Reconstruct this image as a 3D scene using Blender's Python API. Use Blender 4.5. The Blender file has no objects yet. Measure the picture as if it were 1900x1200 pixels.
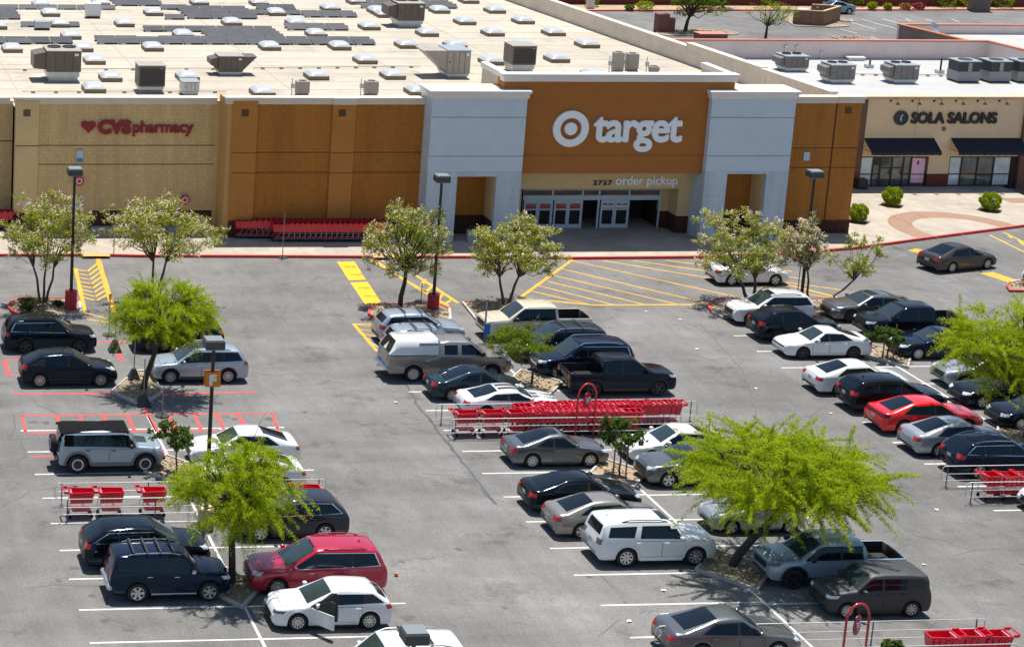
import bpy, math, random
import numpy as np
from mathutils import Vector, Matrix
from mathutils.bvhtree import BVHTree

# ------------------------------------------------------------------ camera, sky, sun, exposure
S = bpy.context.scene
COL = S.collection
F_PX, P_X, P_Y = 3831.35758, -55.2571526, 296.122544      # measured on the photograph's 1900 x 1200 frame
YAW, PITCH, ROLL, CAM_H = 0.093595694, 0.219485686, 0.0193710550, 32.5757143
cy_, sy_, cp_, sp_ = math.cos(YAW), math.sin(YAW), math.cos(PITCH), math.sin(PITCH)
FWD = Vector((sy_*cp_, cy_*cp_, -sp_))
RT0 = Vector((cy_, -sy_, 0.0))
UP0 = RT0.cross(FWD)
RT = RT0*math.cos(ROLL) + UP0*math.sin(ROLL)
UP = -RT0*math.sin(ROLL) + UP0*math.cos(ROLL)
cam_d = bpy.data.cameras.new('camera')
cam = bpy.data.objects.new('camera', cam_d)
COL.objects.link(cam)
cam.matrix_world = Matrix(((RT.x, UP.x, -FWD.x, 0), (RT.y, UP.y, -FWD.y, 0), (RT.z, UP.z, -FWD.z, CAM_H), (0, 0, 0, 1)))
cam_d.sensor_width = 36.0
cam_d.lens = F_PX/1900*36.0
cam_d.shift_x = (950 - P_X)/1900
cam_d.shift_y = (P_Y - 600)/1900
cam_d.clip_start = 1.0
cam_d.clip_end = 3000.0
S.camera = cam

SUN_DIR = Vector((0.09, 0.28, 1.0)).normalized()
world = bpy.data.worlds.new('World')
S.world = world
world.use_nodes = True
wn = world.node_tree.nodes
sky = wn.new('ShaderNodeTexSky')
sky.sky_type = 'NISHITA'
sky.sun_disc = False
sky.sun_elevation = math.asin(SUN_DIR.z)
sky.sun_rotation = math.atan2(SUN_DIR.x, SUN_DIR.y)
sky.altitude = 400
sky.air_density = 1.0
sky.dust_density = 0.6
world.node_tree.links.new(sky.outputs[0], wn['Background'].inputs[0])
wn['Background'].inputs[1].default_value = 0.08
sun_d = bpy.data.lights.new('sun', 'SUN')
sun_d.energy = 4.3
sun_d.angle = math.radians(0.53)
sun_d.color = (1.0, 0.965, 0.90)
sun = bpy.data.objects.new('sun', sun_d)
COL.objects.link(sun)
sun.rotation_euler = SUN_DIR.to_track_quat('Z', 'Y').to_euler()
S.view_settings.view_transform = 'Standard'
S.view_settings.look = 'None'
S.view_settings.gamma = 1.0
S.view_settings.use_curve_mapping = False
S.view_settings.exposure = 0.60

# ------------------------------------------------------------------ where a thing of the photograph stands
def ray(px, py):
    return RT*((px-P_X)/F_PX) - UP*((py-P_Y)/F_PX) + FWD
def G(px, py, z=0.0):
    d = ray(px, py); t = (z-CAM_H)/d.z
    return Vector((d.x*t, d.y*t, z))
def onY(px, py, Y):
    d = ray(px, py); t = Y/d.y
    return Vector((d.x*t, Y, CAM_H+d.z*t))
def onX(px, py, X):
    d = ray(px, py); t = X/d.x
    return Vector((X, d.y*t, CAM_H+d.z*t))

# ------------------------------------------------------------------ materials
MATS = {}
def node(nt, kind, **kw):
    n = nt.nodes.new(kind)
    for k, v in kw.items():
        if k in n.inputs.keys(): n.inputs[k].default_value = v
        else: setattr(n, k, v)
    return n
def mat(name, col, rough=0.6, metal=0.0, var=0.0, vscale=3.0, bump=0.0, bscale=60.0, spec=0.5, coat=0.0, var2=0.0, v2scale=0.4, streak=None, emit=None, tint=None):
    if name in MATS: return MATS[name]
    m = bpy.data.materials.new(name); m.use_nodes = True
    nt = m.node_tree; b = nt.nodes['Principled BSDF']
    b.inputs['Base Color'].default_value = (*col, 1)
    b.inputs['Roughness'].default_value = rough
    b.inputs['Metallic'].default_value = metal
    b.inputs['Specular IOR Level'].default_value = spec
    b.inputs['Coat Weight'].default_value = coat
    if tint: b.inputs['Specular Tint'].default_value = (*tint, 1)
    b.inputs['Coat Roughness'].default_value = 0.10
    if var or bump or var2:
        tc = nt.nodes.new('ShaderNodeTexCoord')
        src = tc.outputs['Object']
        if streak:
            mp = node(nt, 'ShaderNodeMapping'); mp.inputs['Scale'].default_value = streak
            nt.links.new(src, mp.inputs[0]); src = mp.outputs[0]
    cur = None
    for amt, sc, det in ((var, vscale, 6.0), (var2, v2scale, 3.0)):
        if not amt: continue
        nz = node(nt, 'ShaderNodeTexNoise', Scale=sc, Detail=det, Roughness=0.65)
        nt.links.new(src, nz.inputs['Vector'])
        mr = node(nt, 'ShaderNodeMapRange'); mr.inputs[1].default_value = 0.3; mr.inputs[2].default_value = 0.7
        mr.inputs[3].default_value = 1-amt; mr.inputs[4].default_value = 1+amt
        nt.links.new(nz.outputs['Fac'], mr.inputs[0])
        mx = node(nt, 'ShaderNodeMix', data_type='RGBA', blend_type='MULTIPLY'); mx.inputs[0].default_value = 1
        if cur is None: mx.inputs[6].default_value = (*col, 1)
        else: nt.links.new(cur, mx.inputs[6])
        nt.links.new(mr.outputs[0], mx.inputs[7]); cur = mx.outputs[2]
    if cur is not None: nt.links.new(cur, b.inputs['Base Color'])
    if bump:
        nz = node(nt, 'ShaderNodeTexNoise', Scale=bscale, Detail=4.0)
        nt.links.new(tc.outputs['Object'], nz.inputs['Vector'])
        bp = node(nt, 'ShaderNodeBump', Strength=bump, Distance=0.02)
        nt.links.new(nz.outputs['Fac'], bp.inputs['Height']); nt.links.new(bp.outputs[0], b.inputs['Normal'])
    if emit:
        b.inputs['Emission Color'].default_value = (*col, 1); b.inputs['Emission Strength'].default_value = emit
    MATS[name] = m
    return m
def leafmat(name, col, col2, scale=1.2):
    if name in MATS: return MATS[name]
    m = bpy.data.materials.new(name); m.use_nodes = True
    nt = m.node_tree; nt.nodes.remove(nt.nodes['Principled BSDF'])
    out = nt.nodes['Material Output']
    tc = nt.nodes.new('ShaderNodeTexCoord')
    nz = node(nt, 'ShaderNodeTexNoise', Scale=scale, Detail=3.0, Roughness=0.7); nt.links.new(tc.outputs['Object'], nz.inputs['Vector'])
    wh = node(nt, 'ShaderNodeTexWhiteNoise'); geo = nt.nodes.new('ShaderNodeNewGeometry')
    ad = node(nt, 'ShaderNodeMath', operation='ADD'); nt.links.new(geo.outputs['Random Per Island'], ad.inputs[0]); nt.links.new(nz.outputs['Fac'], ad.inputs[1])
    mr = node(nt, 'ShaderNodeMapRange'); mr.inputs[1].default_value = .35; mr.inputs[2].default_value = 1.65
    nt.links.new(ad.outputs[0], mr.inputs[0]); nt.nodes.remove(wh)
    mx = node(nt, 'ShaderNodeMix', data_type='RGBA'); mx.inputs[6].default_value = (*col, 1); mx.inputs[7].default_value = (*col2, 1)
    nt.links.new(mr.outputs[0], mx.inputs[0])
    d = nt.nodes.new('ShaderNodeBsdfDiffuse'); t = nt.nodes.new('ShaderNodeBsdfTranslucent'); ms = nt.nodes.new('ShaderNodeMixShader'); ms.inputs[0].default_value = 0.5
    nt.links.new(mx.outputs[2], d.inputs[0]); nt.links.new(mx.outputs[2], t.inputs[0])
    nt.links.new(d.outputs[0], ms.inputs[1]); nt.links.new(t.outputs[0], ms.inputs[2]); nt.links.new(ms.outputs[0], out.inputs[0])
    MATS[name] = m
    return m
def blockmat(name, col, bw=0.4, bh=0.2, grout=0.82, rough=0.85, var=0.08):
    # a wall of split concrete block: joints and small differences between blocks (wall plane x-z)
    if name in MATS: return MATS[name]
    m = bpy.data.materials.new(name); m.use_nodes = True
    nt = m.node_tree; b = nt.nodes['Principled BSDF']; b.inputs['Roughness'].default_value = rough; b.inputs['Specular IOR Level'].default_value = 0.2
    tc = nt.nodes.new('ShaderNodeTexCoord'); sp = nt.nodes.new('ShaderNodeSeparateXYZ'); cb = nt.nodes.new('ShaderNodeCombineXYZ')
    nt.links.new(tc.outputs['Object'], sp.inputs[0])
    ad = node(nt, 'ShaderNodeMath', operation='ADD'); nt.links.new(sp.outputs[0], ad.inputs[0]); nt.links.new(sp.outputs[1], ad.inputs[1])
    nt.links.new(ad.outputs[0], cb.inputs[0]); nt.links.new(sp.outputs[2], cb.inputs[1])
    br = node(nt, 'ShaderNodeTexBrick'); br.offset = 0.0
    nt.links.new(cb.outputs[0], br.inputs['Vector'])
    br.inputs['Scale'].default_value = 1.0; br.inputs['Brick Width'].default_value = bw; br.inputs['Row Height'].default_value = bh
    br.inputs['Mortar Size'].default_value = 0.022; br.inputs['Mortar Smooth'].default_value = 0.3
    br.inputs['Color1'].default_value = (*[c*(1-var) for c in col], 1); br.inputs['Color2'].default_value = (*[c*(1+var) for c in col], 1)
    br.inputs['Mortar'].default_value = (*[c*grout for c in col], 1)
    nz = node(nt, 'ShaderNodeTexNoise', Scale=0.7, Detail=5.0, Roughness=0.6)
    mp = node(nt, 'ShaderNodeMapping'); mp.inputs['Scale'].default_value = (1.6, 1.6, 0.16); nt.links.new(tc.outputs['Object'], mp.inputs[0]); nt.links.new(mp.outputs[0], nz.inputs['Vector'])
    mr = node(nt, 'ShaderNodeMapRange'); mr.inputs[1].default_value = .3; mr.inputs[2].default_value = .7; mr.inputs[3].default_value = .84; mr.inputs[4].default_value = 1.10
    nt.links.new(nz.outputs['Fac'], mr.inputs[0])
    mx = node(nt, 'ShaderNodeMix', data_type='RGBA', blend_type='MULTIPLY'); mx.inputs[0].default_value = 1
    nt.links.new(br.outputs['Color'], mx.inputs[6]); nt.links.new(mr.outputs[0], mx.inputs[7]); nt.links.new(mx.outputs[2], b.inputs['Base Color'])
    bp = node(nt, 'ShaderNodeBump', Strength=0.5, Distance=0.02); nt.links.new(br.outputs['Fac'], bp.inputs['Height']); bp.invert = True
    nt.links.new(bp.outputs[0], b.inputs['Normal'])
    MATS[name] = m
    return m

# ------------------------------------------------------------------ mesh builder and object helpers
class MB:
    def __init__(s): s.v = []; s.f = []; s.m = []
    def add(s, vs, fs, mi=0):
        o = len(s.v); s.v += [tuple(p) for p in vs]
        for f in fs: s.f.append(tuple(o+i for i in f)); s.m.append(mi)
        return s
    def box(s, x0, x1, y0, y1, z0, z1, mi=0, bev=0.0):
        if bev <= 0:
            return s.add([(x0,y0,z0),(x1,y0,z0),(x1,y1,z0),(x0,y1,z0),(x0,y0,z1),(x1,y0,z1),(x1,y1,z1),(x0,y1,z1)],
                         [(0,3,2,1),(4,5,6,7),(0,1,5,4),(1,2,6,5),(2,3,7,6),(3,0,4,7)], mi)
        b = bev
        def ring(e, z): return [(x0+e+b,y0+e,z),(x1-e-b,y0+e,z),(x1-e,y0+e+b,z),(x1-e,y1-e-b,z),(x1-e-b,y1-e,z),(x0+e+b,y1-e,z),(x0+e,y1-e-b,z),(x0+e,y0+e+b,z)]
        rs = ring(b, z0)+ring(0, z0+b)+ring(0, z1-b)+ring(b, z1)
        fs = [tuple(range(7,-1,-1)), tuple(range(24,32))]
        for r in range(3):
            for i in range(8): fs.append((r*8+i, r*8+(i+1)%8, r*8+8+(i+1)%8, r*8+8+i))
        return s.add(rs, fs, mi)
    def obox(s, c, ax, ay, az, mi=0):
        c, ax, ay, az = Vector(c), Vector(ax), Vector(ay), Vector(az)
        vs = [c+ax*i+ay*j+az*k for k in (-1,1) for (i,j) in ((-1,-1),(1,-1),(1,1),(-1,1))]
        return s.add(vs, [(0,3,2,1),(4,5,6,7),(0,1,5,4),(1,2,6,5),(2,3,7,6),(3,0,4,7)], mi)
    def tube(s, pts, rad, n=8, mi=0, cap=True):
        pts = [Vector(p) for p in pts]
        rs = rad if isinstance(rad, (list, tuple)) else [rad]*len(pts)
        base = []; prev = None
        for i, p in enumerate(pts):
            t = (pts[min(i+1, len(pts)-1)] - pts[max(i-1, 0)]).normalized()
            if prev is None:
                a = t.orthogonal().normalized()
            else:
                a = (prev - t*prev.dot(t)).normalized()
            prev = a; b = t.cross(a)
            for k in range(n):
                w = 2*math.pi*k/n
                base.append(p + (a*math.cos(w)+b*math.sin(w))*rs[i])
        fs = []
        for i in range(len(pts)-1):
            for k in range(n): fs.append((i*n+k, i*n+(k+1)%n, (i+1)*n+(k+1)%n, (i+1)*n+k))
        if cap:
            fs.append(tuple(range(n-1, -1, -1))); fs.append(tuple((len(pts)-1)*n+k for k in range(n)))
        return s.add(base, fs, mi)
    def cyl(s, c, r, z0, z1, n=16, mi=0, r2=None):
        return s.tube([(c[0],c[1],z0),(c[0],c[1],z1)], [r, r if r2 is None else r2], n, mi)
    def lathe(s, prof, M=None, n=24, mi=0):
        vs = []
        for r, h in prof:
            for k in range(n):
                w = 2*math.pi*k/n; vs.append(Vector((r*math.cos(w), r*math.sin(w), h)))
        fs = []
        for i in range(len(prof)-1):
            for k in range(n): fs.append((i*n+k, i*n+(k+1)%n, (i+1)*n+(k+1)%n, (i+1)*n+k))
        if M is not None: vs = [M @ v for v in vs]
        return s.add(vs, fs, mi)
    def prism(s, poly, z0, z1, mi=0, side=None):
        n = len(poly)
        vs = [(p[0],p[1],z0) for p in poly]+[(p[0],p[1],z1) for p in poly]
        s.add(vs, [tuple(range(n,2*n))], mi)
        s.add(vs, [(i,(i+1)%n,n+(i+1)%n,n+i) for i in range(n)], mi if side is None else side)
        return s
    def build(s, name, mats, parent=None, smooth=None, loc=None):
        me = bpy.data.meshes.new(name)
        me.from_pydata(s.v, [], s.f)
        if not isinstance(mats, (list, tuple)): mats = [mats]
        for m in mats: me.materials.append(m)
        if len(mats) > 1: me.polygons.foreach_set('material_index', s.m)
        if smooth is not None:
            me.polygons.foreach_set('use_smooth', [True]*len(me.polygons))
            me.set_sharp_from_angle(angle=math.radians(smooth))
        me.update()
        o = bpy.data.objects.new(name, me); COL.objects.link(o)
        if parent is not None: o.parent = parent
        if loc is not None: o.location = loc
        return o
def tag(o, label=None, cat=None, group=None, kind=None):
    if label: o['label'] = label
    if cat: o['category'] = cat
    if group: o['group'] = group
    if kind: o['kind'] = kind
    return o
def thing(name, loc=(0,0,0), rz=0.0, label=None, cat=None, group=None):
    o = bpy.data.objects.new(name, None); COL.objects.link(o)
    o.empty_display_size = 0.3
    o.location = loc; o.rotation_euler = (0,0,rz)
    return tag(o, label, cat, group)
def kids(o): return [c for c in KID.get(o.name, [])]
def dup(root, loc, rz=0.0, label=None, group=None, scale=None):
    r = root.copy(); COL.objects.link(r); r.location = loc; r.rotation_euler = (0,0,rz)
    if scale: r.scale = scale
    if label: r['label'] = label
    if group: r['group'] = group
    def rec(a, b):
        for ch in a.children:
            c = ch.copy(); COL.objects.link(c); c.parent = b; rec(ch, c)
    rec(root, r)
    return r
def text_mesh(name, body, size, mats, parent=None, M=None, depth=0.08, offset=0.0, spacing=1.0, width=None, height_x=None, align='LEFT'):
    # bold letters: the same outline laid in a small ring of shifts, each a hair deeper than the last
    cu = bpy.data.curves.new('lettering_curve', 'FONT')
    cu.body = body; cu.size = size; cu.space_character = spacing; cu.align_x = align; cu.extrude = 0.5
    o = bpy.data.objects.new('lettering_curve', cu); COL.objects.link(o)
    bpy.context.view_layer.update()
    me0 = bpy.data.meshes.new_from_object(o.evaluated_get(bpy.context.evaluated_depsgraph_get()))
    bpy.data.objects.remove(o); bpy.data.curves.remove(cu)
    co = np.empty(len(me0.vertices)*3); me0.vertices.foreach_get('co', co); co = co.reshape(-1, 3)
    fs = [tuple(p.vertices) for p in me0.polygons]; bpy.data.meshes.remove(me0)
    V = []; FF = []; K = 12 if offset > 0 else 0
    for k in range(K+1):
        c = co.copy(); dp = depth + .0015*k
        if k: c[:,0] += offset*math.cos(2*math.pi*k/K); c[:,1] += offset*math.sin(2*math.pi*k/K)
        c[:,2] = np.where(c[:,2] > 0, dp-depth/2, -depth/2)
        o_ = len(V); V += [tuple(q) for q in c]; FF += [tuple(i+o_ for i in f) for f in fs]
    co = np.array(V)
    if width:
        x0, x1 = co[:,0].min(), co[:,0].max(); co[:,0] = (co[:,0]-x0)/(x1-x0)*width
    if height_x: co[:,1] *= height_x
    me = bpy.data.meshes.new(name); me.from_pydata([tuple(q) for q in co], [], FF)
    for m in (mats if isinstance(mats, (list, tuple)) else [mats]): me.materials.append(m)
    if M is not None: me.transform(M)
    me.update()
    r = bpy.data.objects.new(name, me); COL.objects.link(r)
    if parent is not None: r.parent = parent
    return r
WALLM = lambda x, y, z: Matrix(((1,0,0,x),(0,0,-1,y),(0,1,0,z),(0,0,0,1)))      # lettering standing on a wall that faces -Y
rnd = random.Random(7)
# ------------------------------------------------------------------ ground, lot, markings
def sheet(pts, z=None): 
    m = MB(); m.add([(p[0],p[1],p[2] if z is None else z) for p in pts], [tuple(range(len(pts)))]); return m
desert = mat('desert_soil', (.42,.33,.24), .95, var=.15, vscale=.05)
sheet([(-1500,-400,-.08),(1500,-400,-.08),(1500,2600,-.08),(-1500,2600,-.08)]).build('ground', desert)['kind'] = 'structure'

def layered(name, col, rough, layers):
    m = bpy.data.materials.new(name); m.use_nodes = True; nt = m.node_tree; b = nt.nodes['Principled BSDF']
    b.inputs['Roughness'].default_value = rough; b.inputs['Specular IOR Level'].default_value = .25
    tc = nt.nodes.new('ShaderNodeTexCoord'); cur = None
    def layer(scale, lo, hi, det=5.0, stretch=(1,1,1), rough=.65, a=.3, z=.7, **_):
        nonlocal cur
        mp = node(nt, 'ShaderNodeMapping'); mp.inputs['Scale'].default_value = stretch; nt.links.new(tc.outputs['Object'], mp.inputs[0])
        nz = node(nt, 'ShaderNodeTexNoise', Scale=scale, Detail=det, Roughness=rough); nt.links.new(mp.outputs[0], nz.inputs['Vector'])
        mr = node(nt, 'ShaderNodeMapRange'); mr.inputs[1].default_value=a; mr.inputs[2].default_value=z; mr.inputs[3].default_value=lo; mr.inputs[4].default_value=hi
        nt.links.new(nz.outputs['Fac'], mr.inputs[0])
        mx = node(nt, 'ShaderNodeMix', data_type='RGBA', blend_type='MULTIPLY'); mx.inputs[0].default_value = 1
        if cur is None: mx.inputs[6].default_value = (*col,1)
        else: nt.links.new(cur, mx.inputs[6])
        nt.links.new(mr.outputs[0], mx.inputs[7]); cur = mx.outputs[2]
    for l in layers: layer(**l)
    nt.links.new(cur, b.inputs['Base Color'])
    return m
L_ = lambda scale, lo, hi, **k: dict(scale=scale, lo=lo, hi=hi, **k)
ASPHALT = layered('asphalt', (.182,.175,.167), .88, [L_(.045,.78,1.16), L_(.2,.80,1.15,det=6), L_(.5,.86,1.13,stretch=(.3,1,1)), L_(1.6,.88,1.09,stretch=(1,.2,1)), L_(9,.80,1.18), L_(30,.64,1.38,det=3),
    L_(.35,.62,1.0,det=8,a=.33,z=.45,rough=.75), L_(.6,1.16,1.0,det=7,a=.30,z=.40,rough=.7), L_(1.1,.72,1.0,det=9,a=.30,z=.37,rough=.8)])
sheet([(-60,20,0),(260,20,0),(260,300,0),(-60,300,0)]).build('asphalt_lot', ASPHALT)['kind'] = 'structure'

PAINT_Y = mat('yellow_road_paint', (.66,.36,.03), .8, var=.22, vscale=5, var2=.12)
PAINT_YB = mat('fresh_yellow_paint', (.80,.43,.012), .8, var=.16, vscale=6)
PAINT_W = mat('white_road_paint', (.62,.62,.60), .8, var=.25, vscale=6)
PAINT_R = mat('red_road_paint', (.62,.07,.06), .8, var=.22, vscale=5)
PAINT_B = mat('blue_road_paint', (.04,.16,.42), .8, var=.2, vscale=5)
ZM = .005
def stripe(m, a, b, w=.11, z=ZM, jitter=True):
    a, b = Vector(a).to_2d(), Vector(b).to_2d(); d = (b-a).normalized(); n = Vector((-d.y, d.x))*w/2
    L = (b-a).length; k = max(1, int(L/.8)); vs = []; fs = []
    for i in range(k+1):
        p = a.lerp(b, i/k); e = 1 + (rnd.uniform(-.15,.15) if jitter else 0)
        vs += [(p+n*e).to_3d()+Vector((0,0,z)), (p-n*e).to_3d()+Vector((0,0,z))]
        if i: fs.append((2*i-2, 2*i-1, 2*i+1, 2*i))
    m.add(vs, fs)
XA, XB, XC, XD, XE, XF, XG = 10.88, 17.06, 30.48, 36.75, 42.75, 50.9, 57.1
STALL = 2.7144
mw = MB()
def stalls(x0, x1, y0, n, skip=()):
    for i in range(n):
        if i in skip: continue
        stripe(mw, (x0, y0+i*STALL), (x1, y0+i*STALL+rnd.uniform(-.03,.03)))
YA0, YC0, YE0, YF0 = 67.04-STALL*2, 69.2-STALL*2, 66.95-STALL*2, 77.53-STALL*3
stalls(XA, XB, YA0, 11); stalls(XB, XB+6.1, YA0, 11)
stalls(XC, XD, YC0, 4); stalls(XC, XD, 74.49, 8); stalls(XD, XE, YC0+2*STALL-.2, 12)
stalls(XF, XG, YF0, 13); stalls(XG, XG+6.1, YF0, 13)
stripe(mw, (XB, 58), (XB, 90.5), z=ZM+.003); stripe(mw, (XD+.05, 58), (XD-.05, 100), z=ZM+.003); stripe(mw, (XG, 66), (XG, 104), z=ZM+.003)
mw.build('stall_lines', PAINT_W)['kind'] = 'structure'
mr = MB()
def pxline(m, pts, w=.11, z=ZM, h=0):
    ps = [G(*p, h) for p in pts]
    for a, b in zip(ps, ps[1:]): stripe(m, a, b, w, z+h)
pxline(mr, [(40,771),(505,766),(516,797),(48,803),(40,771)], .14)
for a, b in (((105,770),(113,802)),((147,769),(158,802)),((192,769),(205,801)),((235,769),(250,800)),((268,757),(292,801)),((312,768),(328,799)),((360,767),(374,799)),((401,767),(416,798)),((440,766),(458,798))): pxline(mr, [a,b], .17, z=ZM+.003)
pxline(mr, [(23,731),(207,729.5)], .17); pxline(mr, [(303,731),(474,727)], .17)
pxline(mr, [(8,668),(36,667)], .13); pxline(mr, [(8,668),(17,697)], .2, z=ZM+.003); pxline(mr, [(17,697),(36,696)], .13)
pxline(mr, [(183,634),(240,633)], .17); pxline(mr, [(57,847),(105,846)], .15); pxline(mr, [(298,830),(312,846)], .3); pxline(mr, [(219,655),(226,670)], .25)
mr.build('red_pickup_markings', PAINT_R)['kind'] = 'structure'
my = MB()
pxline(my, [(182,480),(212,580)], .3); pxline(my, [(140,498),(158,580)], .22)
for k in range(8):
    t = k/7.6; L = Vector((140+t*15.5, 500+t*56)); R_ = Vector((183+t*20, 487+t*63)); mid = Vector(((L.x+R_.x)/2+1, (L.y+R_.y)/2+10))
    pxline(my, [tuple(L),tuple(mid),tuple(R_)], .16, z=ZM+.003)
pxline(my, [(158,581),(205,592)], .14); pxline(my, [(160,592),(205,599)], .14)
# crossing from the middle island to the doors and its border
pxline(my, [(690,483),(832,568)], .24); pxline(my, [(772,511),(850,562)], .24)
for a, b in (((789,518),(782,530)),((805,528),(790,542)),((822,545),(812,558)),((838,556),(822,566)),((752,520),(790,541)),((770,533),(798,545)),((700,486),(722,500))): pxline(my, [a,b], .18, z=ZM+.003)
pxline(my, [(798,557),(826,566)], .2)
# hatched area in front of the doors
pxline(my, [(1062,482),(965,552),(1098,566),(1300,565)], .2)
for a, b in (((1062,484),(1420,563)),((1120,484),(1560,556)),((1175,484),(1560,538)),((1235,483),(1500,519)),((1290,482),(1470,504)),((1042,499),(1322,565)),((1030,512),(1262,566)),((1015,522),(1200,566)),((998,530),(1140,566)),((985,540),(1098,566)),((1340,482),(1440,492))): pxline(my, [a,b], .15, z=ZM+.003)
pxline(my, [(1445,524),(1570,556)], .2); pxline(my, [(1400,511),(1445,524)], .2)
# disabled bay hatching by the middle island
pxline(my, [(656,601),(700,601)], .13); pxline(my, [(656,601),(700,652)], .2, z=ZM+.003)
for k in range(5): pxline(my, [(660+k*8,603+k*8.5),(705,606+k*10)], .12, z=ZM+.006)
pxline(my, [(1692,463),(1722,470)], .9); pxline(my, [(1830,506),(1898,528)], .9)
pxline(my, [(1836,436),(1905,470)], .15); pxline(my, [(1862,431),(1905,452)], .15); pxline(my, [(1868,433),(1877,442)], .2, z=ZM+.003); pxline(my, [(1890,446),(1900,455)], .2, z=ZM+.003)
my.build('yellow_crossing_markings', PAINT_Y)['kind'] = 'structure'
mp_ = MB()
for q in (((625,485.5),(658,485.5),(679,519),(647,520)), ((650,524),(682,523),(709,564),(677,564))):
    mp_.add([G(*p)+Vector((0,0,ZM)) for p in reversed(q)], [(0,1,2,3)])
mp_.build('yellow_message_pads', PAINT_YB)['kind'] = 'structure'
# worn dark lettering on the two pads: bars of the letters STOP FOR / PEDS XING can no longer be told apart, two lines on each
for (cx, cy, w_, s_) in ((645,497,1.05,'STOP'),(657,510,1.05,'HERE'),(674,534,1.15,'WHEN'),(687,549,1.15,'BUSY'))[:0]: pass
mwear = MB()
for (cx, cy) in ((649,495),(661,509),(675,534),(687,549)):
    for k in range(5):
        p = G(cx-9+k*4.6, cy+rnd.uniform(-.5,.5)); mwear.box(p.x-.05, p.x+.04+rnd.uniform(0,.06), p.y-.16, p.y+rnd.uniform(.0,.18), ZM+.003, ZM+.006)
mwear.build('worn_pad_lettering', mat('dark_road_paint', (.36,.22,.015), .85, var=.3, vscale=8))['kind'] = 'structure'
mb_ = MB(); mb_.add([G(*p)+Vector((0,0,ZM)) for p in ((712,650),(700,634),(688,634),(697,650))], [(0,1,2,3)]); mb_.build('blue_bay_marking', PAINT_B)['kind'] = 'structure'

CRK = mat('crack_sealant', (.075,.073,.071), .7, var=.2, vscale=3)
mc = MB()
def crack(pts, w=.03):
    ps = [G(*p) for p in pts]; out = []
    for a, b in zip(ps, ps[1:]):
        n = max(2, int((b-a).length/.5))
        for i in range(n): out.append(a.lerp(b, i/n)+Vector((rnd.uniform(-.07,.07), rnd.uniform(-.1,.1), 0)))
    out.append(ps[-1]); vs=[]; fs=[]
    for i, p in enumerate(out):
        d = (out[min(i+1,len(out)-1)]-out[max(i-1,0)]).normalized(); n = Vector((-d.y,d.x,0))*w*rnd.uniform(.3,.75)
        vs += [p+n+Vector((0,0,.004)), p-n+Vector((0,0,.004))]
        if i: fs.append((2*i-2,2*i-1,2*i+1,2*i))
    mc.add(vs, fs)
crack([(752,712),(781,762),(801,782),(834,827),(864,865),(889,896),(920,935)], .12)
crack([(740,768),(770,778),(801,782),(836,778)]); crack([(25,767),(28,797),(16,815),(38,818),(48,848),(0,863)]); crack([(0,815),(64,813)]); crack([(58,737),(70,752),(96,762),(107,770)])
crack([(1640,982),(1675,990)]); crack([(1690,991),(1750,1001),(1800,1021),(1900,1018)]); crack([(1800,1021),(1770,1030)])
crack([(470,691),(515,697),(560,710)]); crack([(520,697),(595,692)]); crack([(783,878),(850,882)]); crack([(760,795),(850,810)])
crack([(45,1090),(110,1085),(200,1088)]); crack([(890,905),(905,925),(935,930)]); crack([(0,940),(60,910),(150,901)]); crack([(180,1135),(205,1150),(250,1163)])
crack([(1700,470),(1600,500),(1500,505)]); crack([(1300,600),(1380,690),(1410,790)]); crack([(1270,655),(1330,670)]); crack([(1090,566),(1150,585),(1100,600)]); crack([(540,560),(520,585),(530,600)]); crack([(470,580),(500,585),(530,592)])
crack([(1115,1065),(1140,1090)]); crack([(1150,1150),(1110,1180)]); crack([(1660,930),(1740,935)]); crack([(1560,1160),(1590,1180),(1600,1200)]); crack([(1240,665),(1300,668),(1350,664)])
crack([(640,535),(655,560)]); crack([(1500,780),(1560,730)]); crack([(0,562),(40,548)])
for k in range(40):
    x, y = rnd.uniform(20, 1880), rnd.uniform(500, 1180); L = rnd.uniform(14, 45); crack([(x,y),(x+L*.5,y+rnd.uniform(-4,4)),(x+L,y+rnd.uniform(-5,5))], .022)
mc.build('asphalt_cracks', CRK)['kind'] = 'structure'
# oil spots where engines stand
OIL = mat('oil_stain', (.095,.092,.088), .75, var=.25, vscale=2)
mo = MB()
for (x0, ys, n) in ((XA+1.6, YA0, 11), (XB+4.6, YA0, 11), (XC+4.2, YC0, 14), (XD+2.0, YC0, 13), (XF+4.2, YF0, 13)):
    for i in range(n):
        for q in range(3):
            c = (x0+rnd.uniform(-1.4,1.4), ys+(i+.5)*STALL+rnd.uniform(-.5,.5)); r = rnd.uniform(.05,.28); ph = rnd.uniform(0,6); k = 11
            mo.add([(c[0]+r*(1+.35*math.sin(3*a+ph))*math.cos(a), c[1]+r*(1+.3*math.sin(2*a+ph))*math.sin(a), .003) for a in (2*math.pi*j/k for j in range(k))], [tuple(range(k))])
for k in range(60):   # tyre-worn drips and older spots in the lanes
    c = G(rnd.uniform(0,1900), rnd.uniform(500,1190)); r = rnd.uniform(.04,.16); ph = rnd.uniform(0,6); kk = 10
    mo.add([(c.x+r*(1+.35*math.sin(3*a+ph))*math.cos(a), c.y+r*(1+.3*math.sin(2*a+ph))*math.sin(a), .0032+k*.00001) for a in (2*math.pi*j/kk for j in range(kk))], [tuple(range(kk))])
mo.build('oil_stains', OIL)['kind'] = 'structure'

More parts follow.
